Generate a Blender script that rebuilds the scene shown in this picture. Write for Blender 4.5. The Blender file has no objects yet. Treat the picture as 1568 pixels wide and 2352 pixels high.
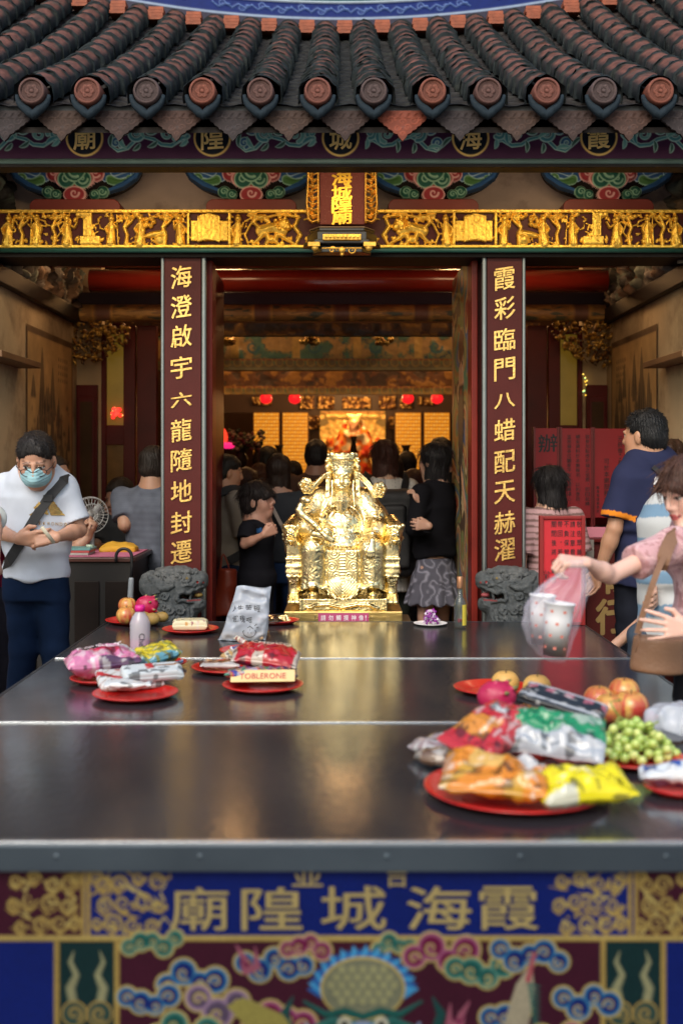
import bpy, math, random
import numpy as np
from mathutils import Vector, Matrix
PI = math.pi
R = math.radians
rng = np.random.default_rng(7)
random.seed(7)
SC = bpy.context.scene
COL = SC.collection
# ------------------------------------------------------------------ camera, sky, sun, exposure
F = 2613.0            # focal length in the photograph's own pixels (1568 x 2352 view)
HC = 1.55             # camera height
cam = bpy.data.cameras.new("camera")
camo = bpy.data.objects.new("camera", cam); COL.objects.link(camo)
camo.location = (0, 0, HC); camo.rotation_euler = (R(90), 0, 0)
cam.sensor_width = 36; cam.lens = F / 2352 * 36; cam.shift_y = -118 / 2352; cam.shift_x = -0.0004
cam.clip_end = 300; cam.clip_start = 0.05
cam.dof.use_dof = True; cam.dof.focus_distance = 5.42; cam.dof.aperture_fstop = 2.0
SC.camera = camo
w = bpy.data.worlds.new("World"); SC.world = w; w.use_nodes = True
nt = w.node_tree
sky = nt.nodes.new("ShaderNodeTexSky"); sky.sky_type = 'NISHITA'; sky.sun_disc = False
SUN_EL, SUN_ROT = R(42), R(200)
sky.sun_elevation = SUN_EL; sky.sun_rotation = SUN_ROT; sky.air_density = 1.6; sky.dust_density = 3.0
nt.links.new(sky.outputs[0], nt.nodes["Background"].inputs[0]); nt.nodes["Background"].inputs[1].default_value = 0.15
sun = bpy.data.lights.new("sun", 'SUN'); suno = bpy.data.objects.new("sun", sun); COL.objects.link(suno)
sun.energy = 1.0; sun.angle = R(30); sun.color = (1.0, 0.96, 0.9)
_d = Vector((math.sin(SUN_ROT) * math.cos(SUN_EL), math.cos(SUN_ROT) * math.cos(SUN_EL), math.sin(SUN_EL)))
suno.rotation_euler = _d.to_track_quat('Z', 'Y').to_euler(); suno.location = (-4, -6, 12)
SC.view_settings.view_transform = 'Standard'; SC.view_settings.look = 'None'
SC.view_settings.exposure = 0.62; SC.view_settings.gamma = 1.0
SC.render.engine = 'CYCLES'
SC.cycles.use_denoising = True; SC.cycles.max_bounces = 8; SC.cycles.transparent_max_bounces = 16
SC.cycles.caustics_reflective = False; SC.cycles.caustics_refractive = False
SC.cycles.sample_clamp_indirect = 6.0


def P(x, y, z):
    """the point z metres in front of the camera that the photograph shows at (x, y)"""
    return np.array([(x - 785) / F * z, z, HC - (y - 1058) / F * z])


# ------------------------------------------------------------------ materials
_mats = {}


def mat(name, col=(.5, .5, .5), rough=.5, metal=0., bump=0., bs=60., var=.12, vs=6., vcol=False, emis=None, es=0., coat=0., trans=0., alpha=1., ior=1.5,
        dirt=None, ds=3., dt=.55, sheen=0., sss=0., rvar=0., spec=.5, stretch=(1, 1, 1), bd=.01, thin=False):
    if name in _mats: return _mats[name]
    m = bpy.data.materials.new(name); m.use_nodes = True
    t = m.node_tree; N = t.nodes; L = t.links; b = N["Principled BSDF"]
    tc = N.new("ShaderNodeTexCoord"); mp = N.new("ShaderNodeMapping"); mp.inputs['Scale'].default_value = stretch
    L.new(tc.outputs['Object'], mp.inputs[0]); crd = mp.outputs[0]
    if vcol:
        a = N.new("ShaderNodeAttribute"); a.attribute_name = "Col"; base = a.outputs['Color']
    else:
        a = N.new("ShaderNodeRGB"); a.outputs[0].default_value = (*col, 1); base = a.outputs[0]
    if var > 0:
        n = N.new("ShaderNodeTexNoise"); n.inputs['Scale'].default_value = vs; n.inputs['Detail'].default_value = 6
        L.new(crd, n.inputs[0])
        mr = N.new("ShaderNodeMapRange"); mr.inputs[1].default_value = .25; mr.inputs[2].default_value = .75
        mr.inputs[3].default_value = 1 - var; mr.inputs[4].default_value = 1 + var
        L.new(n.outputs[0], mr.inputs[0])
        mx = N.new("ShaderNodeVectorMath"); mx.operation = 'SCALE'
        L.new(base, mx.inputs[0]); L.new(mr.outputs[0], mx.inputs[3]); base = mx.outputs[0]
    if dirt is not None:
        n2 = N.new("ShaderNodeTexNoise"); n2.inputs['Scale'].default_value = ds; n2.inputs['Detail'].default_value = 8; n2.inputs['Roughness'].default_value = .65
        L.new(crd, n2.inputs[0])
        cr = N.new("ShaderNodeMapRange"); cr.inputs[1].default_value = dt; cr.inputs[2].default_value = dt + .18
        L.new(n2.outputs[0], cr.inputs[0])
        mm = N.new("ShaderNodeMix"); mm.data_type = 'RGBA'; L.new(cr.outputs[0], mm.inputs[0]); L.new(base, mm.inputs[6]); mm.inputs[7].default_value = (*dirt, 1)
        base = mm.outputs[2]
    L.new(base, b.inputs['Base Color'])
    b.inputs['Roughness'].default_value = rough; b.inputs['Metallic'].default_value = metal
    b.inputs['IOR'].default_value = ior; b.inputs['Specular IOR Level'].default_value = spec
    if rvar > 0:
        n3 = N.new("ShaderNodeTexNoise"); n3.inputs['Scale'].default_value = vs * 1.7; n3.inputs['Detail'].default_value = 5; L.new(crd, n3.inputs[0])
        r3 = N.new("ShaderNodeMapRange"); r3.inputs[1].default_value = .3; r3.inputs[2].default_value = .7; r3.inputs[3].default_value = max(0, rough - rvar); r3.inputs[4].default_value = rough + rvar
        L.new(n3.outputs[0], r3.inputs[0]); L.new(r3.outputs[0], b.inputs['Roughness'])
    if bump > 0:
        n4 = N.new("ShaderNodeTexNoise"); n4.inputs['Scale'].default_value = bs; n4.inputs['Detail'].default_value = 5; L.new(crd, n4.inputs[0])
        bp = N.new("ShaderNodeBump"); bp.inputs['Strength'].default_value = bump; bp.inputs['Distance'].default_value = bd
        L.new(n4.outputs[0], bp.inputs['Height']); L.new(bp.outputs[0], b.inputs['Normal'])
    if coat: b.inputs['Coat Weight'].default_value = coat; b.inputs['Coat Roughness'].default_value = .08
    if sheen: b.inputs['Sheen Weight'].default_value = sheen
    if sss: b.inputs['Subsurface Weight'].default_value = sss; b.inputs['Subsurface Radius'].default_value = (.02, .008, .004); b.inputs['Subsurface Scale'].default_value = .5
    if trans: b.inputs['Transmission Weight'].default_value = trans
    if alpha < 1: b.inputs['Alpha'].default_value = alpha
    if emis is not None: b.inputs['Emission Color'].default_value = (*emis, 1); b.inputs['Emission Strength'].default_value = es
    _mats[name] = m
    return m


# ------------------------------------------------------------------ scene objects
WL = {}


def wl(o): return WL.get(o.name, np.zeros(3))


def tag(o, label=None, cat=None, group=None, kind=None):
    if label: o['label'] = label
    if cat: o['category'] = cat
    if group: o['group'] = group
    if kind: o['kind'] = kind
    return o


def thing(name, loc, label, cat, group=None):
    o = bpy.data.objects.new(name, None); COL.objects.link(o); o.location = Vector([float(v) for v in loc]); o.empty_display_size = .05
    WL[o.name] = np.array(loc, float)
    return tag(o, label, cat, group)


def meshdata(name, V, Fc, m, col=None, smooth=False):
    me = bpy.data.meshes.new(name); V = np.asarray(V, float)
    if isinstance(Fc, np.ndarray):
        k = Fc.shape[1]; nf = len(Fc)
        me.vertices.add(len(V)); me.vertices.foreach_set('co', V.astype(np.float32).ravel())
        me.loops.add(nf * k); me.loops.foreach_set('vertex_index', Fc.astype(np.int32).ravel())
        me.polygons.add(nf); me.polygons.foreach_set('loop_start', np.arange(0, nf * k, k, dtype=np.int32))
        me.update(calc_edges=True); me.validate()
    else:
        me.from_pydata([tuple(v) for v in V], [], [tuple(int(i) for i in f) for f in Fc]); me.validate()
    if smooth: me.polygons.foreach_set('use_smooth', np.ones(len(me.polygons), bool))
    if col is not None and len(me.vertices) == len(V):
        a = me.color_attributes.new("Col", 'FLOAT_COLOR', 'POINT')
        c4 = np.ones((len(V), 4), np.float32); c4[:, :3] = col
        a.data.foreach_set('color', c4.ravel())
    if m: me.materials.append(m)
    return me


def mk(name, V, Fc, m, parent=None, smooth=False, col=None, org=None, bevel=0):
    """link ONE mesh object from world-space vertices (org: its own origin when it is top level)"""
    V = np.asarray(V, float)
    po = wl(parent) if parent is not None else np.zeros(3)
    o0 = np.array(org, float) if org is not None else (po if parent is not None else V.mean(0) * [1, 1, 0] + [0, 0, V[:, 2].min()])
    me = meshdata(name, V - o0, Fc, m, col, smooth)
    o = bpy.data.objects.new(name, me); COL.objects.link(o)
    if parent is not None: o.parent = parent
    o.location = Vector(o0 - po)
    WL[o.name] = o0
    if bevel:
        b = o.modifiers.new('bevel', 'BEVEL'); b.width = bevel; b.segments = 2; b.limit_method = 'ANGLE'; b.angle_limit = R(40)
    return o


def copyto(src, loc, parent=None, label=None, rot=None, scale=None):
    """copy a thing or part (sharing meshes) to a new world place, children too"""
    c = src.copy(); COL.objects.link(c)
    po = wl(parent) if parent is not None else np.zeros(3)
    c.parent = parent
    if parent is not None: c.matrix_parent_inverse = Matrix.Identity(4)
    c.location = Vector(np.array(loc, float) - po); WL[c.name] = np.array(loc, float)
    if label: c['label'] = label
    if rot is not None: c.rotation_euler = rot
    if scale is not None: c.scale = (scale,) * 3 if not hasattr(scale, '__len__') else scale
    for ch in list(src.children):
        d = ch.copy(); COL.objects.link(d); d.parent = c
        for g in list(ch.children):
            e = g.copy(); COL.objects.link(e); e.parent = d
    return c


class MB:
    def __init__(s): s.v = []; s.f = []; s.c = []; s.n = 0; s.cc = None

    def add(s, V, Fs, c=None):
        V = np.asarray(V, float); s.v.append(V); s.f += [tuple(int(i) + s.n for i in f) for f in Fs]; s.n += len(V)
        c = c if c is not None else (s.cc if s.cc is not None else (.5, .5, .5))
        c = np.asarray(c, float); s.c.append(np.tile(c, (len(V), 1)) if c.ndim == 1 else c); return s

    def box(s, x0, x1, y0, y1, z0, z1, c=None, M=None):
        V = np.array([[x, y, z] for z in (z0, z1) for y in (y0, y1) for x in (x0, x1)], float)
        if M is not None: V = V @ np.array(M)[:3, :3].T + np.array(M)[:3, 3]
        return s.add(V, [(0, 2, 3, 1), (4, 5, 7, 6), (0, 1, 5, 4), (2, 6, 7, 3), (0, 4, 6, 2), (1, 3, 7, 5)], c)

    def tube(s, pts, rad, n=10, c=None, cap=True, flat=None):
        pts = [np.array(p, float) for p in pts]; k = len(pts)
        rad = [rad] * k if np.isscalar(rad) else rad
        ref = np.array([0, 0, 1.]); prev = None; rings = []
        for i, p in enumerate(pts):
            t = pts[min(i + 1, k - 1)] - pts[max(i - 1, 0)]; t /= (np.linalg.norm(t) + 1e-9)
            if prev is None:
                a = np.cross(t, ref)
                if np.linalg.norm(a) < .1: a = np.cross(t, [1, 0, 0])
            else: a = prev - t * prev.dot(t)
            a /= (np.linalg.norm(a) + 1e-9); prev = a; b = np.cross(t, a)
            th = np.linspace(0, 2 * PI, n, endpoint=False)
            fl = 1 if flat is None else flat
            rings.append(p + rad[i] * (np.cos(th)[:, None] * a + fl * np.sin(th)[:, None] * b))
        V = np.concatenate(rings); Fs = []
        for i in range(k - 1):
            for j in range(n):
                j2 = (j + 1) % n; Fs.append((i * n + j, i * n + j2, (i + 1) * n + j2, (i + 1) * n + j))
        if cap: Fs += [tuple(range(n))[::-1], tuple((k - 1) * n + j for j in range(n))]
        return s.add(V, Fs, c)

    def lathe(s, prof, center, n=24, axis='z', c=None, a0=0, a1=2 * PI, sx=1, sy=1):
        full = abs(a1 - a0 - 2 * PI) < 1e-6
        th = np.linspace(a0, a1, n, endpoint=not full); V = []
        for r, h in prof:
            for t in th:
                q = (r * math.cos(t) * sx, r * math.sin(t) * sy, h)
                if axis == 'y': q = (q[0], -q[2], q[1])
                V.append(q)
        V = np.array(V) + np.array(center); Fs = []; m = len(prof)
        for i in range(m - 1):
            for j in range(n if full else n - 1):
                j2 = (j + 1) % n; Fs.append((i * n + j, i * n + j2, (i + 1) * n + j2, (i + 1) * n + j))
        return s.add(V, Fs, c)

    def sph(s, c0, r, n=10, m=7, c=None, rr=None):
        V = []; Fs = []; rr = rr or (1, 1, 1)
        for i in range(m + 1):
            ph = PI * i / m
            for j in range(n):
                th = 2 * PI * j / n; V.append((math.sin(ph) * math.cos(th) * r * rr[0], math.sin(ph) * math.sin(th) * r * rr[1], math.cos(ph) * r * rr[2]))
        for i in range(m):
            for j in range(n):
                j2 = (j + 1) % n; Fs.append((i * n + j, (i + 1) * n + j, (i + 1) * n + j2, i * n + j2))
        return s.add(np.array(V) + np.array(c0), Fs, c)

    def prism(s, poly, M, th, c=None):
        """2-D outline (counter-clockwise) in the plane M (4x4: x, y, normal z) with thickness th behind it"""
        n = len(poly); M = np.array(M); q = np.array([(x, y, 0) for x, y in poly] + [(x, y, -th) for x, y in poly], float)
        V = q @ M[:3, :3].T + M[:3, 3]
        return s.add(V, [tuple(range(n)), tuple(range(2 * n - 1, n - 1, -1))] + [(i, n + i, n + (i + 1) % n, (i + 1) % n) for i in range(n)], c)

    def build(s, name, m, parent=None, smooth=False, bevel=0, org=None, vcol=False):
        V = np.concatenate(s.v)
        return mk(name, V, s.f, m, parent, smooth, np.concatenate(s.c) if vcol else None, org, bevel)


FRONT = np.array([[1, 0, 0, 0], [0, 0, -1, 0], [0, 1, 0, 0], [0, 0, 0, 1.]])   # plane facing the camera (-Y)


def front(x, y, z):
    M = FRONT.copy(); M[:3, 3] = (x, y, z); return M


def rotM(ax, ang): return np.array(Matrix.Rotation(ang, 3, ax))


# ------------------------------------------------------------------ lettering
_gc = {}


def glyph(ch, off=0.0):
    k = (ch, off)
    if k in _gc: return _gc[k]
    cu = bpy.data.curves.new('g', 'FONT'); cu.body = ch; cu.size = 1; cu.extrude = .02; cu.offset = off; cu.resolution_u = 3; cu.bevel_depth = 0
    o = bpy.data.objects.new('g', cu); COL.objects.link(o)
    dg = bpy.context.evaluated_depsgraph_get(); ev = o.evaluated_get(dg); me = ev.to_mesh()
    V = np.zeros(len(me.vertices) * 3, np.float32); me.vertices.foreach_get('co', V); V = V.reshape(-1, 3).astype(float)
    Fs = [tuple(p.vertices) for p in me.polygons]
    ev.to_mesh_clear(); bpy.data.objects.remove(o); bpy.data.curves.remove(cu)
    if len(V):
        mn, mx = V.min(0), V.max(0); V[:, :2] -= (mn[:2] + mx[:2]) / 2
        ext = np.maximum(mx - mn, 1e-3)
    else: ext = np.ones(3)
    _gc[k] = (V, Fs, ext)
    return _gc[k]


def letters(mb, s, M, w, h, pitch, vertical=True, off=.012, th=.003, slope=.07, keep=True, c=None):
    """glyphs of s laid out from the origin of plane M along -y (vertical) or +x; each w x h"""
    M = np.array(M)
    for i, ch in enumerate(s):
        if ch == ' ': continue
        V, Fs, ext = glyph(ch, 0.0)
        if not len(V): continue
        if ch in '，。、':
            k = w / 1.0; q = V * [k, k, 1]; q = q + [w * .2, h * .1, 0]
        else:
            sx, sy = w / max(ext[0], .35 if keep else .1), h / max(ext[1], .3 if keep else .1)
            q = V * [sx, sy, 1]
        q = q.copy(); q[:, 1] += slope * q[:, 0]; q[:, 2] = (V[:, 2] + .02) / .04 * th + .0005
        q[:, 1 if vertical else 0] += (-pitch if vertical else pitch) * i
        nk = 1 if off < .004 else (5 if off < .02 else 8); e = np.zeros(3)
        for a_ in range(nk):      # stroke weight: the same glyph laid over itself round a small circle
            if nk > 1: e = np.array([math.cos(a_ * 2 * PI / nk + .6) * w * off * .9, math.sin(a_ * 2 * PI / nk + .6) * h * off * .7, -.00012 * a_])
            mb.add((q + e) @ M[:3, :3].T + M[:3, 3], Fs, c)
    return mb


def word(mb, s, M, h, off=0.0, th=.002, c=None, width=None, slope=0.):
    """a whole Latin string centred on M, cap height h"""
    V, Fs, ext = glyph(s, off); k = h / ext[1]; kx = k if width is None else width / ext[0]
    q = V * [kx, k, 1]; q[:, 2] = (V[:, 2] + .02) / .04 * th + .0005; q[:, 1] += slope * q[:, 0]
    M = np.array(M); mb.add(q @ M[:3, :3].T + M[:3, 3], Fs, c); return mb


# ------------------------------------------------------------------ smooth value noise
_tab = rng.random((64, 64, 64)).astype(np.float32)


def vnoise(p, s=1.0, seed=0):
    q = np.asarray(p, np.float32) * s + seed * 17.13 + 1000.
    i = np.floor(q).astype(np.int32); f = q - i; f = f * f * (3 - 2 * f); i &= 63; j = (i + 1) & 63
    r = 0
    for dx in (0, 1):
        wx = f[..., 0] if dx else 1 - f[..., 0]; X = j[..., 0] if dx else i[..., 0]
        for dy in (0, 1):
            wy = f[..., 1] if dy else 1 - f[..., 1]; Y = j[..., 1] if dy else i[..., 1]
            for dz in (0, 1):
                wz = f[..., 2] if dz else 1 - f[..., 2]; Z = j[..., 2] if dz else i[..., 2]
                r = r + wx * wy * wz * _tab[X, Y, Z]
    return r * 2 - 1


def fbm(p, s=1., seed=0, o=3):
    r = 0; a = 1; t = 0
    for k in range(o): r = r + a * vnoise(p, s * 2 ** k, seed + k); t += a; a *= .5
    return r / t


# ------------------------------------------------------------------ implicit surfaces
class Fld:
    def __init__(s, lo, hi, h):
        s.lo = np.array(lo, float); s.h = h; s.n = np.maximum(3, np.ceil((np.array(hi, float) - s.lo) / h).astype(int) + 1)
        s.d = np.full(s.n, 9., np.float32)

    def _reg(s, lo, hi, m):
        a = np.clip(np.floor((np.array(lo) - m - s.lo) / s.h).astype(int), 0, s.n - 1)
        b = np.clip(np.ceil((np.array(hi) + m - s.lo) / s.h).astype(int) + 1, 1, s.n)
        if np.any(b <= a): return None, None
        ax = [(s.lo[i] + s.h * np.arange(a[i], b[i])).astype(np.float32) for i in range(3)]
        sl = tuple(slice(a[i], b[i]) for i in range(3))
        X, Y, Z = np.meshgrid(*ax, indexing='ij'); return sl, (X, Y, Z)

    def _mix(s, sl, d, k, op):
        c = s.d[sl]
        if op == 'u':
            if k > 0:
                h = np.maximum(k - np.abs(c - d), 0) / k; r = np.minimum(c, d) - h * h * k * .25
            else: r = np.minimum(c, d)
        elif op == 's':
            e = -d
            if k > 0:
                h = np.maximum(k - np.abs(c - e), 0) / k; r = np.maximum(c, e) + h * h * k * .25
            else: r = np.maximum(c, e)
        else: r = np.maximum(c, d)
        s.d[sl] = r

    def cap(s, a, b, ra, rb=None, k=.01, op='u', cut=None):
        """tapered capsule; cut=(0|1|2): flat at a, at b, at both"""
        rb = ra if rb is None else rb; a = np.array(a, float); b = np.array(b, float); m = max(ra, rb)
        sl, g = s._reg(np.minimum(a, b) - m, np.maximum(a, b) + m, k + 2 * s.h)
        if sl is None: return s
        X, Y, Z = g; ab = b - a; L2 = ab.dot(ab) + 1e-12
        px, py, pz = X - a[0], Y - a[1], Z - a[2]
        t0 = (px * ab[0] + py * ab[1] + pz * ab[2]) / L2; t = np.clip(t0, 0, 1)
        d = np.sqrt((px - t * ab[0]) ** 2 + (py - t * ab[1]) ** 2 + (pz - t * ab[2]) ** 2) - (ra + (rb - ra) * t)
        if cut is not None:
            L = math.sqrt(L2)
            if cut in (1, 2): d = np.maximum(d, (t0 - 1) * L)
            if cut in (0, 2): d = np.maximum(d, -t0 * L)
        s._mix(sl, d, k, op); return s

    def path(s, pts, r, k=.01, op='u'):
        r = [r] * len(pts) if np.isscalar(r) else r
        for i in range(len(pts) - 1): s.cap(pts[i], pts[i + 1], r[i], r[i + 1], k, op)
        return s

    def ell(s, c, r, k=.01, Rm=None, op='u'):
        c = np.array(c, float); r = np.array(r, float) if hasattr(r, '__len__') else np.array([r] * 3, float)
        m = r.max() if Rm is not None else r
        sl, g = s._reg(c - m, c + m, k + 2 * s.h)
        if sl is None: return s
        q = [g[i] - c[i] for i in range(3)]
        if Rm is not None: q = [Rm[i][0] * q[0] + Rm[i][1] * q[1] + Rm[i][2] * q[2] for i in range(3)]
        k0 = np.sqrt((q[0] / r[0]) ** 2 + (q[1] / r[1]) ** 2 + (q[2] / r[2]) ** 2); k1 = np.sqrt((q[0] / r[0] ** 2) ** 2 + (q[1] / r[1] ** 2) ** 2 + (q[2] / r[2] ** 2) ** 2) + 1e-6
        s._mix(sl, k0 * (k0 - 1) / k1, k, op); return s

    def box(s, c, hs, rd=.003, k=.0, Rm=None, op='u'):
        c = np.array(c, float); hs = np.array(hs, float); m = np.linalg.norm(hs) if Rm is not None else hs
        sl, g = s._reg(c - m, c + m, k + 2 * s.h)
        if sl is None: return s
        q = [g[i] - c[i] for i in range(3)]
        if Rm is not None: q = [Rm[i][0] * q[0] + Rm[i][1] * q[1] + Rm[i][2] * q[2] for i in range(3)]
        q = [np.abs(q[i]) - hs[i] + rd for i in range(3)]
        d = np.sqrt(sum(np.maximum(v, 0) ** 2 for v in q)) + np.minimum(np.maximum(np.maximum(q[0], q[1]), q[2]), 0) - rd
        s._mix(sl, d, k, op); return s

    def econe(s, a, b, ra, rb, Rm=None, k=.01, op='u', rd=.006):
        """elliptical column from a (radii ra) to b (radii rb), flat ends; axes: Rm rows 0, 1"""
        a = np.array(a, float); b = np.array(b, float); Rm = np.eye(3) if Rm is None else Rm; m = max(*ra, *rb)
        sl, g = s._reg(np.minimum(a, b) - m, np.maximum(a, b) + m, k + 2 * s.h)
        if sl is None: return s
        X, Y, Z = g; ab = b - a; L2 = ab.dot(ab); L = math.sqrt(L2)
        px, py, pz = X - a[0], Y - a[1], Z - a[2]
        t0 = (px * ab[0] + py * ab[1] + pz * ab[2]) / L2; t = np.clip(t0, 0, 1); px = px - t * ab[0]; py = py - t * ab[1]; pz = pz - t * ab[2]
        u = Rm[0][0] * px + Rm[0][1] * py + Rm[0][2] * pz; v = Rm[1][0] * px + Rm[1][1] * py + Rm[1][2] * pz
        r0 = ra[0] + (rb[0] - ra[0]) * t; r1 = ra[1] + (rb[1] - ra[1]) * t
        q = np.sqrt((u / r0) ** 2 + (v / r1) ** 2) + 1e-6; g2 = np.sqrt((u / r0 ** 2) ** 2 + (v / r1 ** 2) ** 2) + 1e-3
        d = q * (q - 1) / g2; d = np.where(q < .3, -np.minimum(r0, r1) * .6, d)
        e = np.maximum(-t0, t0 - 1) * L
        d = np.maximum(d, e) if rd <= 0 else np.minimum(np.maximum(d + rd, e + rd), 0) + np.sqrt(np.maximum(d + rd, 0) ** 2 + np.maximum(e + rd, 0) ** 2) - rd
        s._mix(sl, d, k, op); return s

    def half(s, p, n):
        """keep what lies on the far side of normal n through p"""
        n = np.array(n, float); n /= np.linalg.norm(n); ax = [(s.lo[i] + s.h * np.arange(s.n[i])).astype(np.float32) for i in range(3)]
        e = (ax[0][:, None, None] - p[0]) * n[0] + (ax[1][None, :, None] - p[1]) * n[1] + (ax[2][None, None, :] - p[2]) * n[2]
        s.d = np.maximum(s.d, e.astype(np.float32)); return s

    def disp(s, fn, band=None):
        band = band or 4 * s.h + .01
        I = np.nonzero(np.abs(s.d) < band)
        p = np.stack([s.lo[i] + s.h * I[i] for i in range(3)], 1)
        s.d[I] += fn(p).astype(np.float32); return s

    def mesh(s, fair=0):
        d = s.d; d[0], d[-1] = 9, 9; d[:, 0], d[:, -1] = 9, 9; d[:, :, 0], d[:, :, -1] = 9, 9
        ins = d < 0; n = s.n - 1
        cnt = np.zeros(n, np.int8)
        for dx in (0, 1):
            for dy in (0, 1):
                for dz in (0, 1): cnt += ins[dx:dx + n[0], dy:dy + n[1], dz:dz + n[2]]
        act = (cnt > 0) & (cnt < 8); I = np.argwhere(act); idx = np.full(n, -1, np.int32); idx[act] = np.arange(len(I))
        if not len(I): return np.zeros((0, 3)), np.zeros((0, 4), int)
        acc = np.zeros((len(I), 3)); num = np.zeros(len(I))
        C = [(x, y, z) for x in (0, 1) for y in (0, 1) for z in (0, 1)]
        dv = {c: d[I[:, 0] + c[0], I[:, 1] + c[1], I[:, 2] + c[2]] for c in C}
        for c in C:
            for a in range(3):
                if c[a] == 0:
                    e = list(c); e[a] = 1; e = tuple(e); v0, v1 = dv[c], dv[e]; m = (v0 < 0) != (v1 < 0)
                    t = v0[m] / (v0[m] - v1[m]); q = np.tile(np.array(c, float), (m.sum(), 1)); q[:, a] += t; acc[m] += q; num[m] += 1
        V = s.lo + s.h * (I + acc / num[:, None])
        Q = []
        for a in range(3):
            b, c = (a + 1) % 3, (a + 2) % 3
            sh = [slice(None)] * 3; s0 = list(sh); s1 = list(sh); s0[a] = slice(0, -1); s1[a] = slice(1, None)
            A, B = ins[tuple(s0)], ins[tuple(s1)]
            E = np.argwhere(A != B)
            E = E[(E[:, b] > 0) & (E[:, c] > 0) & (E[:, b] < n[b]) & (E[:, c] < n[c])]
            fl = A[E[:, 0], E[:, 1], E[:, 2]]
            def at(db, dc):
                e = E.copy(); e[:, b] -= db; e[:, c] -= dc; return idx[e[:, 0], e[:, 1], e[:, 2]]
            q = np.stack([at(1, 1), at(0, 1), at(0, 0), at(1, 0)], 1)
            q[~fl] = q[~fl][:, ::-1]; Q.append(q)
        Q = np.concatenate(Q); Q = Q[(Q >= 0).all(1)]
        for _ in range(fair):
            S = np.zeros_like(V); k = np.zeros(len(V))
            for a, b in ((0, 1), (1, 2), (2, 3), (3, 0)):
                np.add.at(S, Q[:, a], V[Q[:, b]]); np.add.at(k, Q[:, a], 1); np.add.at(S, Q[:, b], V[Q[:, a]]); np.add.at(k, Q[:, b], 1)
            V = V * .5 + .5 * S / np.maximum(k, 1)[:, None]
        return V, Q

    def build(s, name, m, parent=None, col=None, org=None, fair=0):
        V, Q = s.mesh(fair)
        return mk(name, V, Q, m, parent, True, col(V) if col is not None else None, org)


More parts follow.
